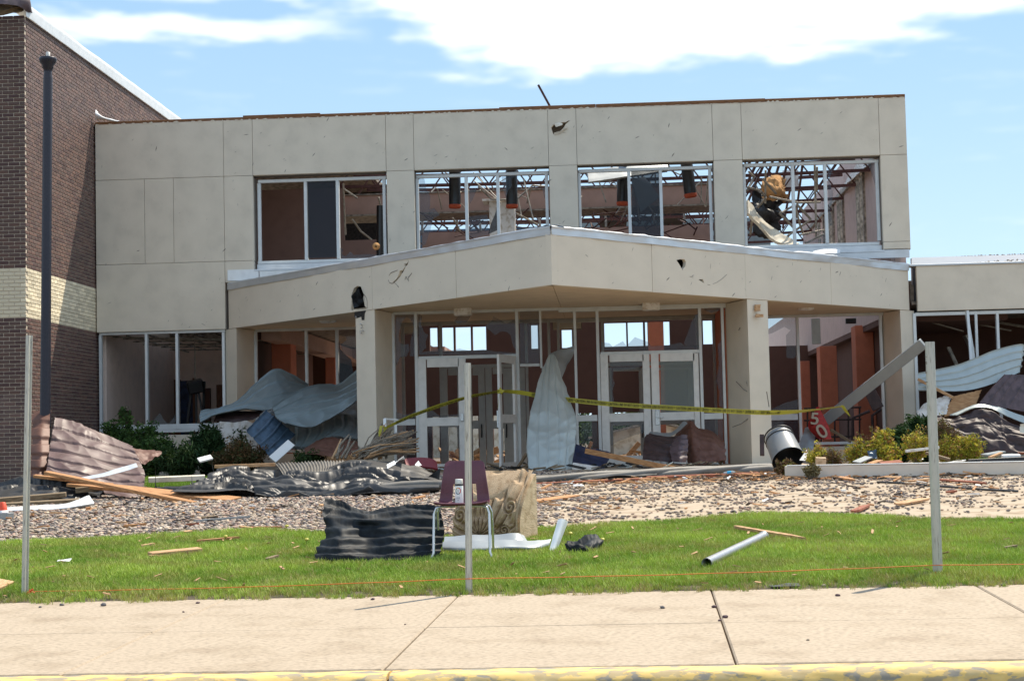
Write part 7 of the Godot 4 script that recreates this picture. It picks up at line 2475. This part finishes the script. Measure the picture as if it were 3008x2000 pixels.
# ---------------------------------------------------------------- right before the doors
func build_entrance_pile() -> void:
	var st: SurfaceTool
	sheet_thing("metal_roof_sheet", [
		[[1597, 1078, 4.3], [1614, 1042, 4.1], [1632, 1046, 4.1], [1650, 1108, 4.2]],
		[[1572, 1145, 4.6], [1604, 1140, 4.7], [1640, 1140, 4.7], [1676, 1176, 4.5]],
		[[1552, 1236, 5.0], [1600, 1234, 5.15], [1650, 1234, 5.15], [1696, 1236, 4.95]],
		[[1545, 1300, 5.3], [1600, 1302, 5.45], [1650, 1302, 5.45], [1692, 1296, 5.2]],
		[[1551, 1376, 5.6], [1600, 1384, 5.75], [1650, 1382, 5.75], [1684, 1376, 5.5]]],
		{"nu": 80, "nv": 80, "ribs": 5, "across": true, "rib_h": 0.016, "rib_w": 0.10, "dent": 0.006, "kink": 0.03, "scale": 0.9, "ragged": 0.01, "seed": 15}, "sheet_pale", "tall pale grey ribbed sheet standing upright between the doors", "metal sheet")
	sheet_thing("folded_sheet_end", [[[1614, 1040, 4.0], [1650, 1026, 3.9], [1688, 1016, 3.9]], [[1626, 1062, 4.15], [1656, 1052, 4.0], [1684, 1042, 3.95]], [[1650, 1110, 4.25], [1660, 1088, 4.15], [1668, 1070, 4.1]]], {"nu": 20, "nv": 20, "dent": 0.02, "seed": 2}, "galv", "folded top corner of the tall pale sheet", "metal sheet")
	sheet_thing("navy_board", [[[1688, 1305, 4.6], [1740, 1316, 4.5], [1796, 1328, 4.4]], [[1684, 1336, 5.0], [1736, 1346, 4.9], [1788, 1352, 4.8]], [[1680, 1362, 5.4], [1730, 1376, 5.3], [1772, 1380, 5.2]]], {"nu": 24, "nv": 20, "dent": 0.03, "seed": 6}, "blue_tarp", "navy blue panel leaning right of the tall pale sheet", "panel")
	board_at("plank", P(1720, 1324, 5.3), P(2004, 1382, 6.0), 0.05, 0.085, "wood_new", "brown plank sloping down across the navy panel", "plank")
	board_at("foam_block", P(1682, 1368, 5.7), P(1756, 1380, 5.7), 0.14, 0.09, "white_paint", "pale foam block at the foot of the tall sheet", "box", 0.2)
	board_at("plank", P(1518, 1378, 4.2), P(1547, 1332, 4.0), 0.05, 0.04, "wood_grey", "short grey stick leaning left of the tall pale sheet", "plank")
	sheet_thing("torn_sheet", [[[1910, 1270, 4.3], [1960, 1281, 4.3], [2018, 1276, 4.4]], [[1894, 1284, 4.7], [1952, 1300, 4.9], [2014, 1300, 4.9]], [[1887, 1344, 5.4], [1950, 1350, 5.5], [2012, 1364, 5.4]]], {"nu": 50, "nv": 50, "ribs": 5, "rib_h": 0.03, "rib_w": 0.35, "dent": 0.02, "seed": 7}, "sheet_dark", "dark brown ribbed sheet curled before the right doors", "metal sheet")
	sheet_thing("torn_sheet", [[[1978, 1290, 4.9], [2000, 1278, 5.0], [2019, 1278, 4.9]], [[1968, 1320, 5.3], [1996, 1318, 5.5], [2022, 1314, 5.3]], [[1976, 1366, 5.6], [2000, 1368, 5.7], [2017, 1364, 5.6]]], {"nu": 24, "nv": 40, "ribs": 5, "rib_h": 0.02, "wave": true, "dent": 0.02, "seed": 17}, "sheet_plum", "plum coloured curled end of the dark sheet before the doors", "metal sheet")
	sheet_thing("torn_sheet", [[[1972, 1282, 3.7], [2024, 1231, 3.6], [2048, 1252, 3.6], [2088, 1260, 3.6], [2128, 1298, 3.7]], [[2000, 1300, 4.1], [2030, 1270, 4.2], [2056, 1284, 4.2], [2094, 1296, 4.2], [2132, 1322, 4.2]], [[2022, 1366, 4.7], [2040, 1366, 4.8], [2070, 1362, 4.8], [2100, 1352, 4.7], [2134, 1350, 4.6]]], {"nu": 60, "nv": 40, "ribs": 3, "rib_h": 0.03, "rib_w": 0.3, "dent": 0.03, "seed": 19, "ragged": 0.015}, "sheet_rust", "rust brown sheet arched behind the curled dark one", "metal sheet")
	sheet_thing("metal_strip", [[[1908, 1268, 4.2], [1970, 1270, 4.1], [2010, 1236, 3.9]], [[1910, 1277, 4.25], [1972, 1281, 4.2], [2020, 1244, 3.95]]], {"nu": 24, "nv": 6, "dent": 0.015}, "galv", "grey bent strip over the top of the brown sheets", "flashing")
	# long twisted grey membrane and battens
	st = nb()
	var n := 60
	for strand in 3:
		var pts := []
		var rad := []
		for k in n + 1:
			var t := float(k) / n
			var c := P(lerpf(1556, 2262, t), lerpf(1416, 1379, t), lerpf(9.3, 8.0, t))
			var a := t * 6.0 + strand * TAU / 3.0
			pts.append(c + Vector3(0.01, 0.03 * sin(a) + 0.02, 0.10 * cos(a)))
			rad.append(0.045 + 0.02 * sin(t * PI) + (0.02 * smoothstep(0.5, 0.8, t) if strand == 0 else 0.0))
		tube(st, pts, rad, 10)
	single("twisted_membrane", fin(st), M["membrane_dust"], "long twisted grey membrane lying before the right doors", "roofing")
	sheet_thing("roof_membrane", [[[1560, 1404, 8.6], [1660, 1394, 8.5], [1780, 1390, 8.4], [1930, 1384, 8.2]], [[1556, 1416, 9.2], [1660, 1408, 9.1], [1780, 1402, 9.0], [1930, 1392, 8.7]], [[1562, 1424, 9.6], [1660, 1418, 9.5], [1780, 1408, 9.2], [1930, 1398, 8.9]]], {"nu": 80, "nv": 20, "dent": 0.02, "fold": 0.06, "scale": 0.7, "seed": 52, "thick": 0.006}, "membrane", "black fold of membrane right of the carved block", "roofing")
	for q in [[1561, 1424, 9.8, 1900, 1408, 9.3, 0.06, 0.05, "wood_red", "reddish batten along the edge of the concrete path"], [1728, 1414, 9.5, 1960, 1404, 9.1, 0.05, 0.04, "wood_new", "orange batten lying on the reddish one"], [1900, 1404, 9.1, 2230, 1392, 8.6, 0.07, 0.05, "wood_red", "reddish batten below the water bottle"], [1770, 1396, 8.0, 1990, 1392, 7.8, 0.10, 0.03, "wood_dark", "dark board behind the twisted membrane"]]:
		board_at("batten", P(q[0], q[1], q[2]), P(q[3], q[4], q[5]), q[6], q[7], q[8], q[9], "plank", 0.1)
	for q in [[2126, 1392, 2160, 1386, 8.75, "crushed water bottle with a blue label on the batten"], [2299, 1400, 2326, 1391, 9.0, "clear crushed bottle by the end of the white beam"]]:
		var a := P(q[0], q[1], q[4])
		var b := P(q[2], q[3], q[4])
		var bt := thing("water_bottle", q[5], "bottle", a)
		st = nb()
		tube(st, [a, a.lerp(b, 0.1), a.lerp(b, 0.5), a.lerp(b, 0.8), a.lerp(b, 0.92), b], [0.026, 0.031, 0.029, 0.03, 0.014, 0.013], 14)
		obj("body", fin(st), M["clear"], bt)
		st = nb()
		tube(st, [a.lerp(b, 0.3), a.lerp(b, 0.65)], 0.0315, 14, false)
		var lm := StandardMaterial3D.new()
		lm.resource_name = "label_blue"
		lm.albedo_color = Color(0.25, 0.62, 0.78) if q[0] < 2200 else Color(0.8, 0.84, 0.86)
		obj("label", fin(st), lm, bt)

# ---------------------------------------------------------------- right-hand heap
func build_right_pile() -> void:
	var st: SurfaceTool
	var r := RandomNumberGenerator.new()
	r.seed = 77
	# overturned bin
	var a := P(2287, 1282, 6.1)
	var b := P(2316, 1350, 6.5)
	var bin := thing("trash_bin", "grey overturned trash bin against the right pier", "trash bin", b)
	var ax := (a - b).normalized()
	var B := Basis(Quaternion(Vector3.UP, ax))
	var L0 := (a - b).length()
	st = nb()
	lathe(st, Transform3D(B, b), [[0.26, 0.0], [0.265, 0.01], [0.252, 0.03], [0.232, L0 * 0.75], [0.232, L0 * 0.80], [0.222, L0 * 0.81], [0.225, L0 * 0.93], [0.21, L0 * 0.99], [0.0, L0]], 32)
	obj("body", fin(st), M["grey_plastic"], bin)
	st = nb()
	lathe(st, Transform3D(B, b), [[0.255, 0.004], [0.23, 0.12], [0.21, L0 * 0.7], [0.0, L0 * 0.72]], 32)
	obj("inside", fin(st), M["black"], bin)
	st = nb()
	for h in [0.78, 0.97]:
		lathe(st, Transform3D(B, b), [[0.226, L0 * h], [0.243, L0 * h + 0.006], [0.243, L0 * h + 0.018], [0.226, L0 * h + 0.024]], 32)
	obj("rim", fin(st), M["black"], bin)
	board_at("steel_stub", P(2239, 1338, 5.0), P(2238, 1276, 4.9), 0.07, 0.05, "sheet_dark", "dark rusty post stub left of the trash bin", "post")
	sheet_thing("white_card", [[[2349, 1352, 7.0], [2368, 1322, 6.8]], [[2368, 1353, 7.15], [2369, 1321, 6.85]], [[2386, 1350, 6.9], [2370, 1322, 6.8]]], {"nu": 8, "nv": 8, "dent": 0.004}, "paper", "folded white card standing right of the bin", "card")
	sheet_thing("metal_duct_piece", [[[2366, 1262, 1.6], [2378, 1260, 1.6], [2392, 1272, 1.6]], [[2352, 1300, 2.1], [2372, 1300, 2.2], [2392, 1300, 2.1]], [[2342, 1338, 2.6], [2362, 1340, 2.7], [2380, 1338, 2.6]]], {"nu": 14, "nv": 20, "dent": 0.02, "thick": 0.03}, "galv", "grey flat duct piece leaning behind the folded card", "duct")
	# leaning beam
	var beam := thing("leaning_beam", "grey aluminium beam leaning up across the right bay", "beam", P(2428, 1232, 1.4))
	st = nb()
	var c0 := P(2426, 1234, 1.2)
	var c1 := P(2713, 1008, 2.2)
	bar(st, c0, c1, 0.12, 0.20, 0.35, 0.008)
	obj("body", fin(st), M["galv"], beam)
	# banner wrapped at its foot
	sheet_thing("red_banner", [[[2398, 1197, 1.55], [2406, 1197, 1.55], [2412, 1210, 1.55]], [[2384, 1226, 1.75], [2404, 1230, 1.85], [2424, 1232, 1.75]], [[2375, 1256, 1.85], [2404, 1258, 1.98], [2436, 1262, 1.85]], [[2402, 1288, 1.9], [2422, 1290, 2.0], [2442, 1290, 1.9]]], {"nu": 24, "nv": 30, "dent": 0.012, "scale": 1.5, "thick": 0.006, "seed": 4}, "red_cloth", "red banner with tan letters wrapped round the foot of the beam", "banner")
	var font := SystemFont.new()
	font.font_names = PackedStringArray(["Droid Sans"])
	font.font_weight = 700
	var ban := get_node("red_banner")
	for q in [["O", 2414, 1267, 2.03, 0.26, 0.62, 0.55], ["5", 2394, 1230, 1.92, 0.22, 0.5, -0.1]]:
		var tm := TextMesh.new()
		tm.text = q[0]
		tm.font = font
		tm.font_size = 32
		tm.pixel_size = 0.01
		tm.depth = 0.06
		var o := MeshInstance3D.new()
		o.mesh = tm
		o.material_override = M["letter"]
		o.name = "letter" if not ban.has_node("letter") else "letter_001"
		ban.add_child(o, true)
		var sz := tm.get_aabb().size
		o.transform = Transform3D(Basis(Vector3.BACK, q[6]).scaled(Vector3.ONE) * Basis.from_scale(Vector3(q[4] * 0.62 / maxf(sz.x, 0.01), q[4] / maxf(sz.y, 0.01), 1.0)), P(q[1], q[2], q[3]) - ban.position)
	board_at("plank", P(2440, 1262, 0.6), P(2500, 1298, 0.7), 0.08, 0.05, "wood_grey", "grey brown board behind the red banner", "plank")
	board_at("torn_board", P(2556, 1150, 0.4), P(2580, 1200, 0.5), 0.22, 0.05, "sheet_dark", "dark torn board hanging behind the leaning beam", "board", 1.2)
	# heap at the right edge
	sheet_thing("corrugated_sheet", [
		[[2697, 1098, 0.88], [2804, 1076, 0.80], [2870, 1052, 0.76], [2930, 1028, 0.72], [2998, 1013, 0.68], [3006, 1030, 0.68]],
		[[2697, 1125, 1.04], [2804, 1114, 1.00], [2870, 1096, 0.96], [2930, 1072, 0.92], [2994, 1054, 0.88], [3000, 1062, 0.88]],
		[[2697, 1148, 1.20], [2810, 1151, 1.16], [2880, 1140, 1.12], [2940, 1120, 1.08], [2990, 1097, 1.00], [2994, 1096, 1.00]]],
		{"nu": 90, "nv": 110, "ribs": 4, "rib_h": -0.03, "rib_w": 0.06, "dent": 0.006, "kink": 0.016, "scale": 0.9, "seed": 25}, "sheet_pale", "pale ribbed wall sheet bent across the low wing window", "metal sheet")
	sheet_thing("corrugated_sheet", [[[2950, 1100, 1.16], [3020, 1102, 1.12], [3140, 1112, 1.08]], [[2910, 1142, 1.32], [2990, 1150, 1.32], [3140, 1160, 1.28]], [[2873, 1188, 1.48], [2960, 1200, 1.52], [3140, 1236, 1.48]]], {"nu": 80, "nv": 50, "ribs": 6, "across": true, "rib_h": -0.02, "rib_w": 0.08, "dent": 0.01, "seed": 26}, "sheet_plum", "plum brown ribbed sheet sloping at the right edge", "metal sheet")
	sheet_thing("plywood_piece", [[[2797, 1168, 1.28], [2840, 1156, 1.24], [2884, 1146, 1.20]], [[2784, 1196, 1.40], [2830, 1186, 1.36], [2872, 1176, 1.32]], [[2774, 1224, 1.52], [2824, 1214, 1.52], [2868, 1194, 1.44]]], {"nu": 24, "nv": 20, "dent": 0.03, "ragged": 0.07, "scale": 2.5, "thick": 0.02}, "ply", "broken tan plywood under the pale ribbed sheet", "board")
	sheet_thing("insulation_board", [[[2697, 1212, 1.24], [2722, 1186, 1.20], [2760, 1172, 1.20], [2795, 1164, 1.20]], [[2699, 1222, 1.36], [2728, 1202, 1.36], [2760, 1196, 1.36], [2788, 1190, 1.36]], [[2703, 1240, 1.48], [2736, 1226, 1.48], [2760, 1222, 1.48], [2780, 1220, 1.48]]], {"nu": 28, "nv": 18, "dent": 0.03, "ragged": 0.09, "scale": 3, "thick": 0.03}, "white_paint", "torn white insulation board behind the round post", "board")
	board_at("plank", P(2697, 1114, 1.1), P(2800, 1168, 1.4), 0.06, 0.05, "wood_pale", "tan wooden rod sticking out under the pale sheet", "plank")
	sheet_thing("ridge_flashing", [[[2790, 1222, 1.60], [2830, 1204, 1.56], [2868, 1190, 1.52], [2920, 1195, 1.52], [2964, 1208, 1.56], [3100, 1260, 1.60]], [[2812, 1222, 1.68], [2850, 1204, 1.64], [2880, 1198, 1.60], [2914, 1202, 1.60], [2958, 1222, 1.64], [3100, 1286, 1.68]]], {"nu": 60, "nv": 8, "dent": 0.02, "scale": 1.6, "thick": 0.015, "ragged": 0.01}, "sheet_pale", "arched pale ridge flashing over the dark brown sheet", "flashing")
	sheet_thing("corrugated_sheet", [[[2750, 1218, 1.68], [2810, 1224, 1.68], [2866, 1204, 1.60], [2920, 1214, 1.64], [2970, 1240, 1.68], [3110, 1270, 1.72]], [[2752, 1240, 1.88], [2816, 1252, 1.92], [2880, 1240, 1.88], [2930, 1256, 1.92], [2980, 1276, 1.96], [3110, 1300, 2.00]], [[2758, 1262, 2.08], [2830, 1296, 2.16], [2890, 1326, 2.24], [2940, 1330, 2.24], [3000, 1330, 2.24], [3110, 1334, 2.24]]], {"nu": 110, "nv": 60, "dent": 0.01, "kink": 0.05, "fold": 0.06, "ribs": 4, "rib_h": 0.02, "rib_w": 0.12, "scale": 1.0, "seed": 29}, "sheet_dark", "dark brown crumpled roofing sheet filling the right corner", "metal sheet")
	sheet_thing("insulation_scrap", [[[2995, 1246, 2.00], [3040, 1240, 2.00]], [[2996, 1270, 2.08], [3040, 1275, 2.08]]], {"nu": 10, "nv": 10, "dent": 0.05, "ragged": 0.1, "scale": 3}, "cream_wall", "cream insulation scrap at the right edge of the dark sheet", "insulation")
	# long pale beam on the ground
	var wb := thing("fallen_beam", "long pale metal beam lying on the ground at the right", "beam", G(2400, 1400))
	st = nb()
	var g0 := P(2305, 1374, 9.6)
	var g1 := P(3130, 1396, 9.9)
	g0.y = gh(9.6) + 0.09
	g1.y = gh(9.9) + 0.09
	bar(st, g0, g1, 0.13, 0.175, 0.0, 0.012)
	obj("body", fin(st), M["beam_shade_beige"], wb)
	st = nb()
	bar(st, g0 + Vector3(0.03, 0.091, 0), g1 + Vector3(0, 0.091, 0), 0.15, 0.012, 0.0, 0.004)
	obj("lit_top", fin(st), M["white_metal"], wb)  # whiter strip along the top: sunlight painted in as colour
	# shrubs
	var gold := [Vector3(0.52, 0.45, 0.05), Vector3(0.40, 0.40, 0.045), Vector3(0.62, 0.52, 0.08), Vector3(0.22, 0.25, 0.04), Vector3(0.42, 0.22, 0.08)]
	var dry := [Vector3(0.16, 0.09, 0.05), Vector3(0.22, 0.13, 0.07), Vector3(0.12, 0.08, 0.04), Vector3(0.22, 0.2, 0.05)]
	var deep := [Vector3(0.02, 0.05, 0.018), Vector3(0.03, 0.065, 0.02), Vector3(0.045, 0.09, 0.025)]
	var at := func(u: float, z: float) -> Vector3:
		var p := P(u, 1340, z)
		return Vector3(p.x, gh(z), p.z)
	bush("gold_shrub", at.call(2400, 7.2), Vector3(0.2, 0.42, 0.2), 675, 0.018, gold, "twig", "small yellow leaved shrub right of the folded card", 1.0, 21, "yellow shrubs under the right windows")
	bush("dry_shrub", at.call(2445, 7.4), Vector3(0.22, 0.32, 0.2), 500, 0.018, dry, "twig", "dry brown shrub between the first two yellow shrubs", 1.2, 22)
	bush("gold_shrub", at.call(2520, 7.0), Vector3(0.26, 0.44, 0.24), 675, 0.018, gold, "twig", "yellow shrub left of the largest one", 1.0, 23, "yellow shrubs under the right windows")
	bush("gold_shrub", at.call(2602, 7.1), Vector3(0.34, 0.60, 0.32), 1425, 0.018, gold, "twig", "largest yellow shrub left of the round post", 1.0, 24, "yellow shrubs under the right windows")
	bush("gold_shrub", at.call(2692, 6.6), Vector3(0.26, 0.60, 0.26), 825, 0.018, gold, "twig", "tall yellow shrub just left of the round post", 1.0, 25, "yellow shrubs under the right windows")
	bush("gold_shrub", at.call(2780, 6.9), Vector3(0.2, 0.48, 0.2), 600, 0.018, gold, "twig", "yellow shrub just right of the round post", 1.0, 26, "yellow shrubs under the right windows")
	bush("gold_shrub", at.call(2842, 7.0), Vector3(0.3, 0.50, 0.26), 975, 0.018, gold, "twig", "yellow shrub furthest right before the dark sheet", 1.0, 27, "yellow shrubs under the right windows")
	bush("dry_shrub", at.call(2555, 6.3), Vector3(0.3, 0.66, 0.2), 600, 0.018, dry, "twig", "reddish dry stems behind the large yellow shrub", 1.2, 28)
	bush("dry_shrub", at.call(2770, 6.2), Vector3(0.42, 0.74, 0.2), 700, 0.018, dry, "twig", "reddish dry stems right of the round post", 1.2, 29)
	bush("juniper", at.call(2640, 4.6), Vector3(0.5, 0.62, 0.4), 1700, 0.032, deep, "twig_dark", "spreading dark juniper at the foot of the right pier", 2.0, 30)
	bush("juniper", at.call(2705, 4.2), Vector3(0.34, 0.80, 0.34), 1000, 0.032, deep, "twig_dark", "dark juniper tip rising behind the round post", 2.0, 31)
	bush("uprooted_weed", at.call(2310, 9.3), Vector3(0.24, 0.26, 0.15), 420, 0.02, dry, "twig", "withered weeds tangled over the left end of the pale beam", 1.6, 32)
	bush("uprooted_weed", at.call(2385, 9.9), Vector3(0.12, 0.22, 0.08), 200, 0.018, [Vector3(0.2, 0.17, 0.09)], "twig", "thin withered weeds hanging over the beam below the card", 1.6, 33)
	# planting-bed litter
	for q in [[2660, 1325, 7.6, 2758, 1314, 7.5, 0.05, 0.04, "white_paint", "white lath crossing behind the round post"], [2700, 1372, 8.9, 2826, 1352, 8.4, 0.16, 0.012, "white_metal", "flat white strip on the bed right of the post"], [2760, 1374, 9.0, 2830, 1356, 8.6, 0.10, 0.03, "black", "black strip beside the flat white one"], [2842, 1356, 8.4, 3080, 1344, 8.2, 0.07, 0.06, "black", "long black edging before the small lawn at the right"], [2890, 1336, 7.6, 2945, 1326, 7.4, 0.14, 0.02, "galv", "grey flat strip below the dark sheet"], [2906, 1344, 8.0, 2942, 1330, 7.8, 0.05, 0.03, "wood_pale", "pale stick pointing at the white box"], [2944, 1342, 8.2, 2996, 1340, 8.2, 0.12, 0.06, "paper", "white box lid lying before the dark sheet"], [2990, 1330, 7.6, 3060, 1334, 7.6, 0.06, 0.03, "wood_red", "reddish stick at the right edge by the white box"], [2882, 1360, 9.0, 2928, 1362, 9.1, 0.08, 0.03, "wood_new", "orange wood piece on the small lawn"], [2882, 1356, 8.9, 2896, 1368, 9.2, 0.03, 0.02, "wood_new", "thin orange splinter crossing the piece on the small lawn"], [2515, 1358, 8.4, 2552, 1342, 8.0, 0.12, 0.02, "galv", "grey scrap leaning by the largest yellow shrub"], [2555, 1362, 8.9, 2585, 1352, 8.6, 0.10, 0.02, "wood_new", "orange shingle scrap before the largest yellow shrub"], [2585, 1362, 8.8, 2648, 1356, 8.7, 0.12, 0.03, "wood_red", "reddish board end right of the orange scrap"], [2396, 1353, 8.3, 2426, 1354, 8.3, 0.08, 0.10, "stone", "tan block behind the pale beam near its left end"], [2720, 1330, 7.8, 2790, 1350, 8.0, 0.05, 0.04, "wood_grey", "grey stick slanting right of the post"]]:
		board_at("scrap_piece", P(q[0], q[1], q[2]), P(q[3], q[4], q[5]), q[6], q[7], q[8], q[9], "scrap", r.randf_range(-0.2, 0.3))
	st = nb()
	var bp := P(2562, 1336, 7.9)
	sheet(st, [[bp + Vector3(-0.07, 0.06, 0), bp + Vector3(0.06, 0.08, 0)], [bp + Vector3(-0.05, -0.06, 0.06), bp + Vector3(0.07, -0.05, 0.05)]], {"nu": 12, "nv": 12, "dent": 0.05, "scale": 5})
	single("blue_rag", fin(st), M["sheet_deep"], "crumpled blue rag before the largest yellow shrub", "rag")

# ---------------------------------------------------------------- scattered splinters
func build_scraps() -> void:
	var r := RandomNumberGenerator.new()
	r.seed = 99
	var list := [[1563, 1478, 1702, 1461, 0.11, "wood_new", "long orange splinter on the path right of the block"], [1583, 1452, 1646, 1448, 0.06, "wood_new", "short orange splinter above the long one"], [1590, 1440, 1622, 1426, 0.03, "wood_new", "thin orange sliver at the top left of the path"], [2396, 1393, 2514, 1416, 0.14, "wood_new", "wide tan splinter just below the pale beam"], [2668, 1418, 2732, 1413, 0.05, "wood_pale", "pale splinter left of the round post below the beam"], [2756, 1413, 2892, 1424, 0.07, "wood_red", "reddish splinter right of the round post"], [2840, 1418, 2900, 1426, 0.06, "wood_red", "darker end of wood beyond the reddish splinter"], [2631, 1486, 2730, 1471, 0.10, "wood_pale", "pale tan strip left of the round post on the path"], [2506, 1508, 2553, 1490, 0.09, "wood_red", "dark red shingle piece on the lower path"], [2600, 1406, 2650, 1408, 0.10, "wood_pale", "pale flat chip under the beam"], [362, 1550, 430, 1546, 0.05, "wood_new", "small orange chip on the gravel left of centre"], [108, 1554, 146, 1552, 0.06, "wood_new", "orange chip on the gravel near the left post"], [568, 1536, 735, 1524, 0.04, "galv", "dark metal rod lying on the gravel"], [545, 1546, 585, 1544, 0.06, "wood_red", "reddish brown chip beside the metal rod"], [590, 1526, 640, 1523, 0.06, "wood_grey", "grey chip above the metal rod"], [705, 1556, 830, 1556, 0.04, "wood_red", "reddish stick at the lower edge of the gravel"], [706, 1552, 742, 1560, 0.06, "wood_pale", "tan chip at the left end of the reddish stick"], [1210, 1470, 1250, 1462, 0.06, "wood_new", "orange chip on the gravel left of the chair"], [940, 1490, 952, 1488, 0.05, "wood_pale", "pale chip left of the black corrugated sheet"], [2780, 1450, 2812, 1448, 0.06, "wood_red", "small dark red chip right of the round post"]]
	for q in list:
		board_at("wood_splinter", on_ground(q[0], q[1], 0.02), on_ground(q[2], q[3], 0.025), q[4], 0.022, q[5], q[6], "wood", r.randf_range(-0.1, 0.2), "", 0.25)
	var st := nb()
	var cp := []
	for q in [[2577, 1419], [2650, 1422], [2740, 1430], [2820, 1436], [2900, 1442], [2990, 1446]]:
		cp.append(on_ground(q[0], q[1], 0.015))
	tube(st, cp, 0.014, 8)
	single("black_cable", fin(st), M["membrane"], "black cable lying across the path right of centre", "cable")
	sheet_thing("rubber_lump", [[[2966, 1442, 10.6], [2990, 1434, 10.5], [3030, 1438, 10.5]], [[2968, 1448, 11.0], [2992, 1444, 11.0], [3030, 1448, 11.0]]], {"nu": 16, "nv": 10, "dent": 0.03, "scale": 3, "thick": 0.03}, "membrane", "black lump at the end of the cable by the right edge", "scrap")
	sheet_thing("rubber_lump", [[[2528, 1408, 9.6], [2550, 1404, 9.5]], [[2530, 1414, 9.8], [2552, 1410, 9.7]]], {"nu": 12, "nv": 10, "dent": 0.04, "scale": 4, "thick": 0.03}, "membrane", "small dark lump below the beam right of the wide splinter", "scrap")
	for q in [[1684, 1432, 1716, 1436, "white plastic scrap on the path below the tall sheet"], [2240, 1480, 2258, 1478, "small white chip in the middle of the path"], [2136, 1412, 2146, 1408, "small crumpled white paper under the water bottle"], [2700, 1358, 2712, 1354, "round white cup left of the flat white strip"], [2380, 1404, 2390, 1402, "white pebble sized scrap below the beam end"]]:
		var a := on_ground(q[0], q[1], 0.02)
		var b := on_ground(q[2], q[3], 0.03)
		st = nb()
		sheet(st, [[a + Vector3(0, 0.02, -0.05), b + Vector3(0, 0.02, -0.05)], [a + Vector3(0, 0.0, 0.05), b + Vector3(0, 0.01, 0.05)]], {"nu": 10, "nv": 8, "dent": 0.02, "ragged": 0.08, "scale": 5})
		single("white_scrap", fin(st), M["paper"], q[4], "scrap")
	# fine litter nobody could count
	for kind in [["wood_chips", "wood_new", 560], ["dark_litter", "twig_dark", 560], ["pale_litter", "wood_pale", 260], ["white_litter", "paper", 70]]:
		st = nb()
		for k in kind[2]:
			var p: Vector3
			if k % 3 == 0:
				p = P(r.randf_range(1560, 2900), 1500, r.randf_range(8.0, 10.2))
			elif k % 3 == 1:
				p = P(r.randf_range(2200, 2990), 1500, r.randf_range(7.4, 10.0))
			else:
				p = P(r.randf_range(-40, 2950), 1500, r.randf_range(8.5, 15.5))
			p.y = gh(p.z) + 0.012 + r.randf() * 0.03
			if p.z > lawn_far(p.x) + 0.3:
				continue
			var l := (0.03 + 0.32 * pow(r.randf(), 2.0)) * (1.0 if p.z < 11.0 else 0.6)
			bx(st, Transform3D(Basis.from_euler(Vector3(r.randf_range(-0.3, 0.3), r.randf() * TAU, r.randf_range(-0.2, 0.2))), p), Vector3(l, r.randf_range(0.005, 0.02), r.randf_range(0.008, 0.035)), 0.0)
		var o := obj(kind[0], fin(st), M[kind[1]])
		o.set_meta("kind", "stuff")
	# litter in the entrance
	for kind in [["doorway_litter", "wood_grey", 60], ["doorway_litter", "lath", 60], ["doorway_litter", "sheet_pale", 25]]:
		st = nb()
		for k in kind[2]:
			var p := P(r.randf_range(1240, 2130), 1400, r.randf_range(3.0, 6.5))
			p.y = 0.54 + r.randf() * 0.06
			bx(st, Transform3D(Basis.from_euler(Vector3(r.randf_range(-0.4, 0.4), r.randf() * TAU, r.randf_range(-0.3, 0.3))), p), Vector3(r.randf_range(0.05, 0.4), 0.015, r.randf_range(0.02, 0.09)), 0.0)
		var o := obj(kind[0], fin(st), M[kind[1]])
		o.set_meta("kind", "stuff")
